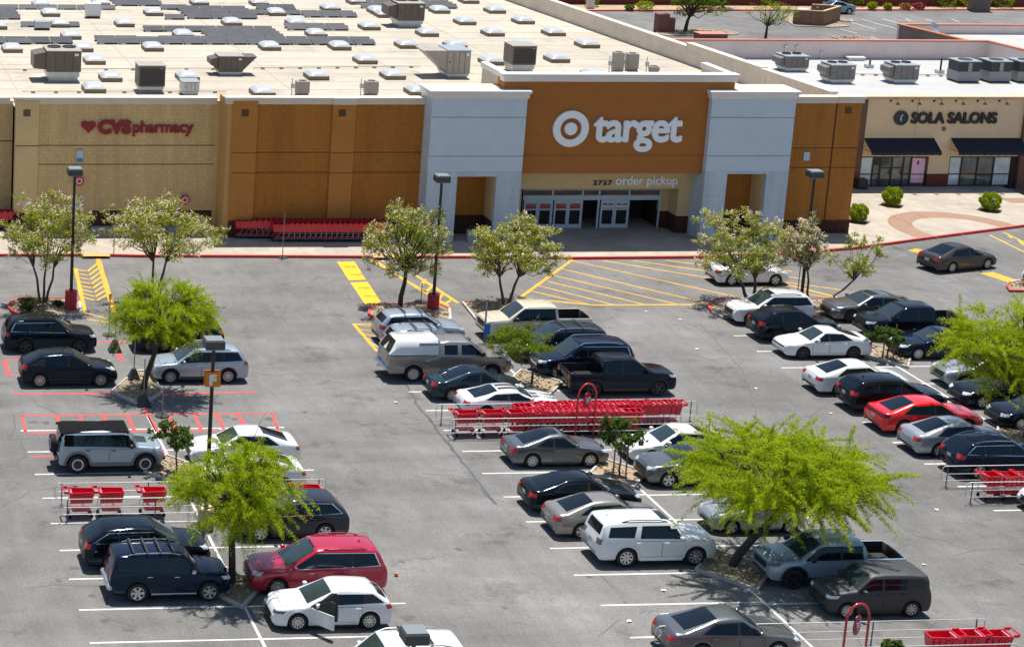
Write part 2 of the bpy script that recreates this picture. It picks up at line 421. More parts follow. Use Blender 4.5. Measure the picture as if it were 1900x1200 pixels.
# ------------------------------------------------------------------ pavement along the store, kerb, plaza
CONC = mat('pale_concrete', (.40,.345,.275), .85, var=.14, vscale=1.2, var2=.14, v2scale=.25)
KERB_R = mat('red_kerb_paint', (.55,.045,.04), .7, var=.18, vscale=3)
KERB_G = mat('grey_kerb', (.46,.43,.40), .85, var=.14, vscale=3)
BRICKP = mat('red_paving', (.31,.185,.125), .85, var=.14, vscale=4)
kl = [G(*p) for p in ((-30,476.5),(100,476.5),(170,476),(260,478),(420,478.5),(560,479),(650,479.5),(780,480),(910,480),(1056,482),(1180,481),(1304,480),(1420,475),(1500,470),(1580,464),(1650,455),(1700,448),(1760,440),(1830,431),(1900,422),(2000,407))]
SW = .15
msw = MB()
far = [(p.x, 136.4 if p.x > 66 else 127.5) for p in kl]
top = [(p.x, p.y+.16) for p in kl]
vs = [(x,y,SW) for x,y in top]+[(x,y,SW) for x,y in far]; n = len(kl)
msw.add(vs, [(i,i+1,n+i+1,n+i) for i in range(n-1)])
msw.build('store_pavement', CONC)['kind'] = 'structure'
mk = MB()
vs = [(p.x,p.y,.0) for p in kl]+[(p.x,p.y+.02,SW+.003) for p in kl]+[(p.x,p.y+.2,SW+.003) for p in kl]
mk.add(vs, [(i,i+1,n+i+1,n+i) for i in range(n-1)]+[(n+i,n+i+1,2*n+i+1,2*n+i) for i in range(n-1)])
mk.build('red_kerb', KERB_R)['kind'] = 'structure'
mj = MB()
for k in range(38):
    x = -2+k*2.1
    mj.box(x-.012, x+.012, 118.6 if x < 66 else 121.5, 127 if x < 66 else 136, SW+.001, SW+.004)
mj.build('pavement_joints', mat('joint_grey', (.28,.25,.22), .9))['kind'] = 'structure'
mt = MB()
for q in (((692,478),(770,478),(762,472),(690,472)), ((152,475.5),(205,475.5),(202,469),(152,469))):
    mt.add([G(*p, SW)+Vector((0,0,.005)) for p in q], [(0,1,2,3)])
mt.build('tactile_ramp_pads', mat('faded_yellow_ramp', (.55,.34,.13), .85, var=.15, vscale=9))['kind'] = 'structure'
# curved band of red paving in the plaza
c = G(1790, 428, SW); ro = (c-G(1652, 416, SW)).length; ri = (c-G(1697, 421, SW)).length
mring = MB(); K = 72; vs = []; fs = []
def kerb_y(x):
    for a, b in zip(kl, kl[1:]):
        if a.x <= x <= b.x: return a.y+(b.y-a.y)*(x-a.x)/(b.x-a.x)
    return kl[-1].y
ax_r = (G(1790, 397, SW)-c).length/ro; ax_i = (G(1790, 407, SW)-c).length/ri
for k in range(K+1):
    a = math.radians(-30+270*k/K); 
    for r, e in ((ro,ax_r),(ri,ax_i)):
        x = c.x+r*math.cos(a); y = max(c.y+r*e*math.sin(a), kerb_y(x)+.25); vs.append((x, y, SW+.004))
    if k: fs.append((2*k-2,2*k,2*k+1,2*k-1))
mring.add(vs, fs)
p0 = G(1862, 371, SW); mring.add([(p0.x,p0.y-.9,SW+.004),(p0.x+8,p0.y-1.1,SW+.004),(p0.x+8,p0.y+.6,SW+.004),(p0.x,p0.y+.5,SW+.004)], [(0,1,2,3)])
mring.build('red_paving_band', BRICKP)['kind'] = 'structure'

# ------------------------------------------------------------------ planting islands
GRAVEL = mat('tan_gravel', (.31,.235,.15), .95, var=.3, vscale=9, var2=.2, bump=.9, bscale=24)
def island(pts, noses=(), h=.14, label=None, kw=.16):
    # pts: outline on the ground, counter-clockwise; noses: edges whose kerb is painted red
    P = [Vector((p[0],p[1])) for p in pts]; n = len(P); c = sum(P, Vector((0,0)))/n
    inn = [p+(c-p).normalized()*kw for p in P]
    m = MB(); v = [(p.x,p.y,0) for p in P]+[(p.x,p.y,h) for p in P]+[(p.x,p.y,h) for p in inn]+[(p.x,p.y,h-.05) for p in inn]
    for i in range(n):
        j = (i+1)%n; red = 1 if i in noses else 0
        m.add([v[i],v[j],v[n+j],v[n+i]], [(0,1,2,3)], red); m.add([v[n+i],v[n+j],v[2*n+j],v[2*n+i]], [(0,1,2,3)], red); m.add([v[2*n+i],v[2*n+j],v[3*n+j],v[3*n+i]], [(0,1,2,3)], 0)
    m.add(v[3*n:], [tuple(range(n))], 2)
    # loose stones
    for k in range(int(30+18*abs(sum(P[i].cross(P[(i+1)%n]) for i in range(n))/2))):
        w = [rnd.random()**2 for _ in inn]; s_ = sum(w); q = sum((p*a for p, a in zip(inn, w)), Vector((0,0)))/s_
        r = rnd.uniform(.02,.06); a = rnd.uniform(0,3)
        m.obox((q.x,q.y,h-.04+r*.3), (r*math.cos(a),r*math.sin(a),0), (-r*.8*math.sin(a),r*.8*math.cos(a),r*.2), (0,0,r*.5), 2+rnd.randint(0,1))
    o = m.build('planting_island', [KERB_G, KERB_R, GRAVEL, mat('pale_stone', (.5,.41,.31), .9, var=.2)]); o['kind'] = 'structure'
    return o
def px_island(pts, noses=(), **k): return island([G(*p) for p in pts], noses, **k)
px_island([(152,588),(40,588),(20,580),(14,572),(18,562),(36,556),(140,556),(150,562)][::-1], (0,1,2,3,4,5))
px_island([(838,596),(722,598),(695,594),(682,585),(684,574),(700,567),(815,566),(836,575)][::-1], (0,1,2,3,4,5))
px_island([(856,563),(1010,563),(1010,577),(890,605)][::-1], (2,))
px_island([(1320,582),(1312,572),(1318,564),(1345,560),(1560,556),(1590,560),(1600,580),(1340,592)][::-1], (2,3,4,5,6))
px_island([(1872,542),(1866,533),(1872,526),(1900,520),(1990,520),(1990,545)][::-1], (3,4,5))
def diamond(cx, cy, hx=1.5, hy=1.75):
    g = G(cx, cy); island([(g.x-hx,g.y),(g.x,g.y-hy),(g.x+hx,g.y),(g.x,g.y+hy)], kw=.15)
px_island([(205,729),(262,756),(303,731),(280,690),(252,690)], ())
diamond(322, 874, 1.5, 1.8); diamond(430, 1090, 1.2, 1.9); diamond(992, 712, 1.5, 2.0); diamond(1147, 880, 1.35, 1.75); diamond(1362, 1058, 1.6, 2.0); diamond(1648, 662, 1.3, 2.0); diamond(1895, 812, 1.3, 1.9)
# ------------------------------------------------------------------ the store
TAN = blockmat('tan_block', (.72,.50,.235), bw=.205, bh=.205, grout=.87)
TANP = mat('tan_render', (.74,.52,.25), .9, var=.06, vscale=1.0, bump=.15, bscale=25)
BRN = blockmat('brown_block', (.46,.185,.036), bw=.205, bh=.205, grout=.86)
BRNP = mat('brown_render', (.49,.20,.042), .9, var=.07, vscale=.8, bump=.2, bscale=30)
BRND = mat('deep_brown_render', (.39,.145,.03), .9, var=.07, vscale=.8, bump=.2, bscale=30)
DADO = blockmat('dark_brick', (.085,.038,.024), bw=.41, bh=.205, grout=.7)
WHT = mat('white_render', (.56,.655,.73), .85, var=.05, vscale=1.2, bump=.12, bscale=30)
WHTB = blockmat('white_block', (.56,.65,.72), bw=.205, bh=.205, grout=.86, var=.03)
CREAM = mat('cream_cornice', (.70,.63,.52), .75, var=.06, vscale=1.5)
ROOF = layered('beige_roof', (.50,.445,.36), .9, [L_(.06,.86,1.1), L_(.5,.88,1.08,stretch=(.15,1,1)), L_(2.5,.92,1.06), L_(.22,.74,1.0,det=8,a=.33,z=.46,rough=.75), L_(.8,.72,1.0,det=8,a=.31,z=.38,rough=.7,stretch=(.5,1,1)), L_(12,.94,1.05)])
LINE = mat('dark_joint', (.09,.045,.015), .9)
METW = mat('pale_aluminium', (.50,.60,.68), .4, metal=0.0)
GLASSD = mat('dark_glass', (.012,.014,.016), .06, spec=.6)
BLACK = mat('black_metal', (.015,.015,.017), .4)
def rx(o, h, r): return o
store = thing('retail_store', (47.0, 121.3, 0), 0, 'long brown and tan store with two white piers round its glass entrance', 'store')
def part(mb, name, mats, parent=None, smooth=None):
    root = parent if parent is not None else store
    o = mb.build(name, mats, root, smooth)
    off = Vector(store.location) if parent is None or parent.parent is store else None
    if parent is None: o.location = -Vector(store.location)
    return o
YL, YCV, YB, YP, YS, YR = 126.3, 124.85, 122.75, 121.3, 121.75, 122.9
def X_at(px, py, Y): return onY(px, py, Y).x
def Z_at(px, py, Y): return onY(px, py, Y).z
xl1 = X_at(27, 300, YCV); xcv2 = 27.45; xb1 = X_at(428, 300, YB); xp1 = X_at(803, 180, YP); xp2 = X_at(979, 185, YP); xq1 = X_at(1322, 185, YP); xq2 = X_at(1478, 185, YP); xr2 = 68.25
RZ = 7.8
ztl, zcv, zb, zp, zs, zr = Z_at(12, 180, YL), Z_at(200, 180, YCV), Z_at(600, 180, YB), Z_at(900, 168, YP), Z_at(1150, 137, YS), Z_at(1540, 178, YR)
BACK = 232.0
m = MB(); m.box(-14, xl1-.005, YL, YL+.4, 0, ztl-.25); part(m, 'end_wall', TAN)
m = MB(); m.box(xl1, xcv2-.005, YCV, YCV+.5, 0, zcv-.25); part(m, 'pharmacy_wall', TAN)
m = MB(); x1 = X_at(70, 300, YCV); m.box(xl1, x1, YCV-.16, YCV-.003, 0, zcv-.25); part(m, 'pilaster', TANP)
def vent(px, py, Y, col):
    m = MB(); x, z = X_at(px, py, Y), Z_at(px, py, Y); m.box(x-.22, x+.22, Y-.02, Y-.002, z-.22, z+.22)
    for k in range(5): m.box(x-.2, x+.2, Y-.035, Y-.021, z-.19+k*.085, z-.15+k*.085)
    part(m, 'wall_vent', mat('vent_'+col, (.14,.10,.06) if col == 'tan' else (.12,.055,.018), .6))
vent(50, 210, YCV-.16, 'tan'); vent(455, 210, YB-.18, 'brown'); vent(635, 210, YB-.18, 'brown'); vent(1574, 205, YR, 'brown')
m = MB(); m.box(xb1, xp1+.3, YB, YB+.5, 0, zb-.25); part(m, 'brown_wall', BRN)
m = MB(); m.box(xb1-.35, xb1, YB-.1, YCV+.3, 0, zb-.25); part(m, 'return_wall', mat('tan_brown_render', (.56,.32,.11), .9, var=.06))
for a, b in ((428,474),(613,655)):
    m = MB(); m.box(X_at(a, 300, YB-.18), X_at(b, 300, YB-.18), YB-.18, YB-.003, 0, zb-.25); part(m, 'pilaster', BRNP)
m = MB()
for y_, xa, xb_, Y in ((320, xb1, xp1, YB), (283, xb1, xp1, YB)):
    z = Z_at(600, y_, Y); m.box(xa-.0, X_at(427, 300, YB), Y-.012, Y-.001, z-.03, z+.03) if False else m.box(X_at(475,300,YB), X_at(612,300,YB), Y-.012, Y-.001, z-.025, z+.025); m.box(X_at(656,300,YB), xa+(xb_-xa), Y-.012, Y-.001, z-.025, z+.025)
    m.box(xb1, X_at(474,300,YB-.18), Y-.192, Y-.181, z-.02, z+.02); m.box(X_at(613,300,YB-.18), X_at(655,300,YB-.18), Y-.192, Y-.181, z-.02, z+.02)
for y_, Y in ((270, YCV), (305, YCV)):
    z = Z_at(240, y_, Y); m.box(X_at(71,300,YCV), xcv2-.3, Y-.012, Y-.001, z-.025, z+.025)
    if y_ == 270: m.box(xl1, X_at(70,300,YCV), Y-.172, Y-.161, z-.025, z+.025)
z = Z_at(12, 262, YL); m.box(-14, xl1, YL-.012, YL-.001, z-.03, z+.03)
z = Z_at(1500, 275, YR); 
for y_ in (275, 311): z = Z_at(1500, y_, YR); m.box(xq2+.1, xr2, YR-.012, YR-.001, z-.025, z+.025)
xj = X_at(1547, 250, YR); m.box(xj-.05, xj+.05, YR-.014, YR-.001, .9, zr-.4)
for y_ in (218, 290):
    for a, b in ((xp1, xp2), (xq1, xq2)): z = Z_at(900, y_, YP); m.box(a, b, YP-.012, YP-.001, z-.012, z+.012)
z = Z_at(1150, 288, YS); m.box(xp2+.02, xq1-.02, YS-.012, YS-.001, z-.012, z+.012)
part(m, 'wall_joints', LINE)
for bx in ((-14, xl1-.01, YL-.06, YL-.001, 0, 1.05), (X_at(164,420,YCV), xcv2-.36, YCV-.06, YCV-.001, 0, 1.3), (xl1, x1+.02, YCV-.2, YCV-.161, 0, 1.25), (xb1-.01, X_at(475,420,YB-.2), YB-.26, YB-.181, 0, 1.2), (X_at(475,420,YB-.2)+.01, xp1, YB-.08, YB-.001, 0, 1.2), (X_at(613,420,YB-.2), X_at(656,420,YB-.2), YB-.26, YB-.181, 0, 1.2), (xq2+.005, xr2+.02, YR-.06, YR-.001, 0, 1.0)):
    m = MB(); m.box(*bx); part(m, 'dark_brick_base', DADO)
m = MB(); m.box(X_at(168,430,YCV)+.0, xcv2-.4, YCV-.55, YCV-.061, 0.15, .32); part(m, 'plinth', KERB_G)
def cornice(m, x0, x1, Y, z, h=.45, d=.16, back=.5, ends=(False, False)):
    a0 = x0-(d if ends[0] else 0); a1 = x1+(d if ends[1] else 0); b0 = x0-(d*.5 if ends[0] else 0); b1 = x1+(d*.5 if ends[1] else 0)
    m.box(b0, b1, Y-d*.5, Y+back-.004, z-h, z-h*.42-.001, bev=.01); m.box(a0, a1, Y-d, Y+back, z-h*.42, z, bev=.03)
m = MB(); cornice(m, -14, xl1-.2, YL, ztl); cornice(m, xl1, xcv2-.3, YCV-.02, zcv, ends=(True,False)); cornice(m, xb1-.36, xp1-.01, YB-.06, zb, ends=(True,False)); cornice(m, X_at(613,300,YB-.18)-.05, X_at(656,300,YB-.18)+.05, YB-.2, zb+.004, back=.1)
cornice(m, xq2+.17, X_at(1553,190,YR), YR-.03, zr-.02); cornice(m, X_at(1553,190,YR)+.01, xr2, YR-.06, zr, ends=(False,True))
part(m, 'cornice', CREAM)
# white piers with a doorway recess
for a, b, o0, o1, ot, bt in ((xp1, xp2, 848, 921, 328, 9), (xq1, xq2, 1348, 1421, 323, 9)):
    u0, u1, zt_ = X_at(o0, 340, YP), X_at(o1, 340, YP), Z_at(o0+30, ot, YP); D = YP+1.9
    z2 = Z_at(900, 318, YP)
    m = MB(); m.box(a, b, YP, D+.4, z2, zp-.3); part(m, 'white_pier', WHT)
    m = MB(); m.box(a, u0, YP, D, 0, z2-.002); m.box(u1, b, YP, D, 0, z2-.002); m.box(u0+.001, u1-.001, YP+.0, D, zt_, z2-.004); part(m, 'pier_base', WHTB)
    m = MB(); m.box(u0-.3, u1+.3, D+.01, D+.3, 1.35, zt_+.6); part(m, 'recess_wall', BRN)
    m = MB(); m.box(u1-.012, u1-.003, YP+.3, D, 1.35, zt_-.02); part(m, 'recess_return', TANP)
    m = MB(); m.box(u0-.3, u1+.3, D-.04, D+.25, 0, 1.345); m.box(u1-.05, u1-.013, YP+.3, D-.05, 0, 1.345); part(m, 'recess_brick_base', DADO)
    m = MB(); cornice(m, a, b, YP, zp, h=.5, d=.2, back=2.2, ends=(True,True)); part(m, 'pier_cornice', mat('white_cornice', (.74,.72,.68), .7, var=.04))
    m = MB(); m.box(a+.25, b-.25, YP+.42, D+.3, zp-.01+.012, zp+.016); part(m, 'pier_coping', mat('beige_cap', (.62,.52,.40), .85, var=.1))
# the brown sign wall over the entrance
xs0, xs1 = X_at(937, 145, YS), X_at(1365, 145, YS); zb_s = Z_at(1150, 322, YS)
m = MB(); m.box(xp2+.002, xq1-.002, YS, YS+1.2, zb_s, zs-.35); m.box(xs0, xp2, YS, YS+1.2, zp+.02, zs-.35); m.box(xq1, xs1, YS, YS+1.2, zp+.02, zs-.35)
for a, b in ((xs0, xp2),(xq1, xs1)): pass
part(m, 'sign_wall', BRND)
m = MB(); m.box(xs0-.004, xs0+.3, YS+1.21, YS+4.2, RZ, zs-.35); m.box(xs1-.3, xs1+.004, YS+1.21, YS+4.2, RZ, zs-.35); part(m, 'parapet_return', mat('beige_parapet', (.56,.47,.37), .9, var=.08))
m = MB(); cornice(m, xs0, xs1, YS, zs, h=.5, d=.2, back=.6, ends=(True,True)); m.box(xs0-.1, xs0+.35, YS+.62, YS+4.3, zs-.34, zs-.02); m.box(xs1-.35, xs1+.1, YS+.62, YS+4.3, zs-.34, zs-.02); part(m, 'sign_wall_cornice', mat('white_cornice', (.74,.72,.68), .7))
# right brown block
m = MB(); m.box(xq2+.002, xr2, YR, YR+.6, 0, zr-.3); part(m, 'corner_wall', BRN)
m = MB(); x, z = X_at(1496, 290, YR), Z_at(1496, 290, YR); m.box(x-.2, x+.2, YR-.08, YR-.002, z-.28, z+.28, bev=.02); part(m, 'wall_light', METW)
m = MB(); x, z = X_at(148, 290, YCV), Z_at(148, 290, YCV); m.box(x-.22, x+.22, YCV-.1, YCV-.013, z-.4, z+.4, bev=.02); m.box(x-.18, x+.18, YCV-.11, YCV-.101, z-.36, z-.1, 1); part(m, 'wall_light', [METW, mat('blue_panel', (.05,.25,.45), .3)])
# entry: beam, shop front, doors
YE_ = 124.45; SZ = .15
YBM = 123.1; xe0 = xp2-.2; xe1 = X_at(1283, 340, YE_-1.2)
zbeam0, zbeam1 = Z_at(1050, 352, YE_), zb_s+.6
YBM = 123.1; zbm = Z_at(1050, 351, YBM)
m = MB(); m.box(xe0, xq1+.6, YBM, YBM+.4, zbm, zbeam1); m.box(xe0, xq1+.6, YBM+.401, YE_+.45, zbm+.25, zbeam1)
xw = X_at(1224, 380, YE_); xw2 = X_at(1257, 380, YBM)
m.box(xw, xw2+1.4, YE_, YE_+.4, 1.25, zbm+.248); m.box(xw2, xq1+.6, YBM+.003, YBM+.5, 1.25, zbm-.002); m.box(xw2+.003, xw2+.2, YBM+.501, YE_-.002, 1.25, zbm+.248)
m.box(xe0, X_at(969, 380, YE_), YE_-.05, YE_+.3, SZ, zbeam0)
part(m, 'entry_wall', mat('entry_tan', (.66,.50,.26), .9, var=.06))
m = MB(); m.box(xw, xw2-.05, YE_-.05, YE_+.3, 0, 1.248); m.box(xw2-.045, xq1+.5, YBM-.05, YBM+.5, 0, 1.248); m.box(xw2-.045, xw2+.15, YBM+.501, YE_+.2, 0, 1.248); part(m, 'entry_brick_base', DADO)
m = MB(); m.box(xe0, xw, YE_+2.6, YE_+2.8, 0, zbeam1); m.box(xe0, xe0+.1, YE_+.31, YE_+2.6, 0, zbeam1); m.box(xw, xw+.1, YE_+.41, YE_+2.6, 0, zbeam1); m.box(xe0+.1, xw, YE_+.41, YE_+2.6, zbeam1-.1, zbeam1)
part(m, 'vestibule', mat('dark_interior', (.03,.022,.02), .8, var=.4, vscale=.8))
zt0, zt1, zh = Z_at(1050, 362, YE_), Z_at(1050, 351.5, YE_), Z_at(1050, 371, YE_)
cols = (968.5, 1024.5, 1080, 1111, 1166.5, 1224)
m = MB()
for k, cx in enumerate(cols):
    x = X_at(cx, 370, YE_); m.box(x-.06, x+.06, YE_-.05, YE_+.06, SZ, zt1)
x0, x1_ = X_at(cols[0], 370, YE_)+.061, X_at(cols[-1], 370, YE_)-.061
for a, b in zip(cols, cols[1:]):
    xa, xb_ = X_at(a, 370, YE_)+.061, X_at(b, 370, YE_)-.061
    m.box(xa, xb_, YE_-.07, YE_+.06, zh, zt0); m.box(xa, xb_, YE_-.03, YE_+.04, zt1-.06, zt1-.001)
part(m, 'entrance_frame', METW)
for a, b in zip(cols, cols[1:]):
    xa, xb_ = X_at(a, 370, YE_)+.062, X_at(b, 370, YE_)-.062
    m = MB(); m.box(xa, xb_, YE_, YE_+.02, zt0+.001, zt1-.061); part(m, 'transom_window', GLASSD)
POST = mat('red_poster', (.45,.05,.05), .5); POSTW = mat('white_notice', (.7,.7,.7), .6)
for (a, b, nl, circ) in ((cols[0], cols[1], 2, POST), (cols[1], cols[2], 2, POST), (cols[3], cols[4], 2, POSTW)):
    xa, xb_ = X_at(a, 400, YE_)+.065, X_at(b, 400, YE_)-.065; w = (xb_-xa)/nl
    for k in range(nl):
        l, r = xa+k*w+.01, xa+(k+1)*w-.01
        m = MB(); m.box(l, l+.11, YE_-.03, YE_+.03, SZ+.01, zh-.02); m.box(r-.11, r, YE_-.03, YE_+.03, SZ+.01, zh-.02)
        m.box(l+.111, r-.111, YE_-.029, YE_+.029, SZ+.01, SZ+.26); m.box(l+.111, r-.111, YE_-.029, YE_+.029, zh-.22, zh-.02); m.box(l+.111, r-.111, YE_-.028, YE_+.028, SZ+1.18, SZ+1.28)
        d = part(m, 'entrance_door', METW)
        g = MB(); g.box(l+.11, r-.11, YE_-.005, YE_+.005, SZ+.26, zh-.22); gl = g.build('door_glass', GLASSD, d)
        g = MB(); g.box(l+.115, r-.115, YE_-.012, YE_-.007, SZ+1.32, SZ+1.5); g.lathe([(0,0),(.11,0)], Matrix.Translation((l/2+r/2, YE_-.013, SZ+1.68))@Matrix.Rotation(math.pi/2,4,'X'), 16); g.build('door_poster', circ, d)
        g = MB(); g.box(r-.16, r-.13, YE_-.09, YE_-.031, SZ+.8, SZ+1.15); g.build('door_handle', BLACK, d)
# entry emblem and lettering
SIGNW = mat('white_sign_face', (.86,.93,.96), .35, spec=.5)
ec = onY(1058, 238.5, YS); er = (onY(1091, 238.5, YS).x-ec.x)
m = MB()
MM = Matrix.Translation((ec.x, YS-.002, ec.z)) @ Matrix.Rotation(math.pi/2, 4, 'X')
m.lathe([(er,0),(er,.16),(er*.60,.16),(er*.60,0)], MM, 56); m.lathe([(er*.35,0),(er*.35,.16),(0,.16)], MM, 40)
part(m, 'ring_emblem', SIGNW, smooth=40)
def sign(name, body, pxl, pxr, pyb, Y, size_z, mats, parent=None, offset=0.0, depth=.14, spacing=1.0, off=None):
    p, q = onY(pxl, pyb, Y), onY(pxr, pyb, Y)
    o = text_mesh(name, body, 1.0, mats, parent if parent is not None else store, None, depth, offset, spacing, width=q.x-p.x)
    me = o.data; co = np.empty(len(me.vertices)*3); me.vertices.foreach_get('co', co); co = co.reshape(-1,3); h = co[:,1].max(); co[:,1] *= size_z/h; me.vertices.foreach_set('co', co.ravel())
    o.data.transform(Matrix.Translation((p.x, Y-depth/2-.002, p.z)) @ Matrix.Rotation(math.pi/2, 4, 'X'))
    o.location = -Vector((off or store).location)
    return o
sign('sign_lettering', 'target', 1098, 1263, 261, YS, Z_at(1150, 216, YS)-Z_at(1150, 261, YS), SIGNW, offset=.028, depth=.16, spacing=.95)
sign('pickup_lettering', 'order pickup', 1141, 1256, 342, YBM, .56, SIGNW, offset=.02, depth=.08)
sign('street_number', '2727', 1100, 1135, 343, YBM, .30, BLACK, offset=.02, depth=.05, spacing=1.15)
REDS = mat('red_sign_face', (.30,.012,.02), .45)
sign('pharmacy_bold_lettering', 'CVS', 181, 243, 246.5, YCV, Z_at(200, 222, YCV)-Z_at(200, 246.5, YCV), REDS, offset=.075, depth=.14, spacing=1.02)
sign('pharmacy_lettering', 'pharmacy', 246, 358, 245.5, YCV, Z_at(200, 224, YCV)-Z_at(200, 245.5, YCV), REDS, offset=.025, depth=.12, spacing=.97)
hc = onY(164, 234, YCV); hp = []
for k in range(40):
    t = 2*math.pi*k/40; hp.append((16*math.sin(t)**3, 13*math.cos(t)-5*math.cos(2*t)-2*math.cos(3*t)-math.cos(4*t)))
m = MB(); s_ = (onY(178, 234, YCV).x-hc.x)/16; v = [(hc.x+a*s_, YCV-.14, hc.z+b*s_*.92) for a, b in hp]+[(hc.x+a*s_, YCV-.003, hc.z+b*s_*.92) for a, b in hp]
m.add(v, [tuple(range(40))]+[(i,(i+1)%40,40+(i+1)%40,40+i) for i in range(40)]); part(m, 'heart_emblem', REDS)
# red round wall signs
for px_, py_, Y in ((343, 371, YCV), (147, 336, YCV)):
    cc = onY(px_, py_, Y-.3); m = MB(); MM = Matrix.Translation((cc.x, cc.y, cc.z)) @ Matrix.Rotation(math.pi/2, 4, 'X') 
    m.lathe([(.3,-.06),(.3,.06),(.2,.061),(.2,.062)], MM, 28, 0); m.lathe([(.2,.062),(.13,.062)], MM, 28, 1); m.lathe([(.13,.063),(0,.063)], MM, 28, 0); m.box(cc.x-.02, cc.x+.02, Y-.24, Y-.001, cc.z-.02, cc.z+.02, 0)
    part(m, 'round_wall_sign', [mat('sign_red', (.5,.02,.04), .45), POSTW])
m = MB(); a = onY(127, 368, YCV); b = onY(160, 368, YCV); m.box(a.x, b.x, YCV-.02, YCV-.002, a.z-.06, a.z+.04); c1 = onY(146, 385, YCV); m.box(c1.x-.25, c1.x+.2, YCV-.08, YCV-.002, c1.z-.2, c1.z+.2); part(m, 'wall_fittings', METW)
m = MB(); a = onY(50, 378, YCV-.16); m.box(a.x-.4, a.x+.35, YCV-.2, YCV-.162, a.z-.14, a.z+.14); part(m, 'wall_notice', mat('pink_notice', (.7,.5,.6), .5))
m = MB(); a = onY(127, 395, YCV); m.box(a.x-.08, a.x+.04, YCV-.1, YCV-.002, .2, a.z+1.0); part(m, 'downpipe', mat('pale_pipe', (.55,.55,.5), .5))
# roof and side parapet
RB = [(-60, YL+.4), (xl1, YL+.4), (xl1, YCV+.5), (xb1, YCV+.5), (xb1, YB+.5), (xp1, YB+.5), (xp2-1.5, YP+2.3), (xq2, YP+2.3), (xr2-.2, YR+.6)]
pb0, pb1 = G(1316, 134, RZ), G(942, 2, RZ); dirp = (pb1-pb0)/(pb1.y-pb0.y); pbk = pb0+dirp*(BACK-pb0.y)
xin_ = lambda y: pb0.x+dirp.x*(y-pb0.y)
m = sheet([(p[0],p[1],RZ) for p in RB]+[(pbk.x+.3, BACK, RZ), (-60, BACK, RZ)]); part(m, 'roof_deck', ROOF)
m = MB()
for k in range(24): y = 128.5+k*3.05; m.box(-40, xin_(y)-.1, y-.035, y+.035, RZ+.004, RZ+.008)
for k in range(9): x = -12+k*9.1; m.box(x-.03, x+.03, 128.2, 200, RZ+.009, RZ+.012)
part(m, 'roof_seams', mat('roof_seam', (.40,.335,.25), .9, var=.2))
# parapet in three steps, each running back along the side wall
PAR = mat('beige_parapet_wall', (.66,.57,.46), .9, var=.10, vscale=.7, var2=.07, v2scale=3)
PCAP = mat('pale_coping', (.66,.585,.48), .8, var=.06)
zst = (8.95, 9.2, 9.75)
def xin(y, z):   # inner face of the side wall
    return pb0.x+dirp.x*(y-pb0.y)
s3a = G(1299, 89, zst[0]); s2 = onX(1421, 120, xin(127, 0)); ybr1 = s3a.y; ybr2 = s2.y
segs = ((ybr1+.0, BACK, zst[0]), (ybr2, ybr1-.003, zst[1]), (YR+.62, ybr2-.003, zr+.02))
m = MB(); mcap = MB()
for y0, y1, zt_ in segs:
    K = max(1, int((y1-y0)/6)); vs = []; cs = []
    for i in range(K+1):
        y = y0+(y1-y0)*i/K; x = xin(y, 0); vs += [(x,y,0),(x,y,zt_),(x+.45,y,zt_),(x+.45,y,0)]; cs += [(x-.06,y,zt_+.0),(x-.06,y,zt_+.14),(x+.5,y,zt_+.14),(x+.5,y,zt_+.0)]
    fs = [(0,1,2,3),(4*K,4*K+3,4*K+2,4*K+1)]
    for i in range(K):
        for k in range(4): fs.append((4*i+k, 4*i+4+k, 4*i+4+(k+1)%4, 4*i+(k+1)%4))
    m.add(vs, fs); mcap.add(cs, fs)
part(m, 'side_parapet', PAR); part(mcap, 'parapet_coping', PCAP)

# ------------------------------------------------------------------ roof furniture
SKY_C = mat('skylight_curb', (.20,.15,.095), .7, var=.1); SKY_D = mat('skylight_dome', (.47,.49,.50), .25, spec=.6)
def make_skylight(loc):
    t = thing('skylight', loc, 0, 'low white domed skylight on a brown curb on the beige roof', 'skylight', 'domed skylights in rows over the store roof')
    m = MB(); m.box(-.70,.70,-.88,.88,0,.28, bev=.02); m.build('curb', SKY_C, t)
    m = MB(); N = 10; vs = []
    for j in range(N+1):
        for i in range(N+1):
            u, w = i/N*2-1, j/N*2-1; vs.append((u*.68, w*.86, .28+.28*((1-u**4)*(1-w**4))**.6))
    m.add(vs, [(j*(N+1)+i, j*(N+1)+i+1, (j+1)*(N+1)+i+1, (j+1)*(N+1)+i) for j in range(N) for i in range(N)])
    m.build('dome', SKY_D, t, smooth=60)
    return t
zl1 = [(300,30),(370,97),(738,22),(1125,92),(1462,18),(440,175),(912,172),(1700,165),(520,262),(1343,253),(88,357),(605,352),(1120,348),(692,443),(810,567),(1375,562),(688,648),(-20,190)]
zl2 = [(40,20),(165,92),(565,60),(755,10),(310,165),(910,77),(960,105),(1365,75),(1580,3),(1772,75),(850,195),(1552,158),(1275,242),(1757,240),(460,248),(118,342),(632,340),(1122,328),(1480,330),(820,440),(1745,448),(462,555),(1022,552),(65,675),(1205,668)]
zl3 = [(120,152),(343,238),(120,330),(590,325),(367,430),(640,545)]
spx = [(x/3.958, y/3.958) for x, y in zl1]+[(470+x/3.958, y/3.958) for x, y in zl2]+[(940+x/3.958, y/3.958) for x, y in zl3]+[(850,-12),(700,-10),(560,-14),(420,-12),(905,-30)]
first = None
for x, y in spx:
    g = G(x, y+1, RZ+.15); g.z = RZ
    if g.y < YB+1.9: g.y = YB+1.9
    if first is None: first = make_skylight(g)
    else: dup(first, g)
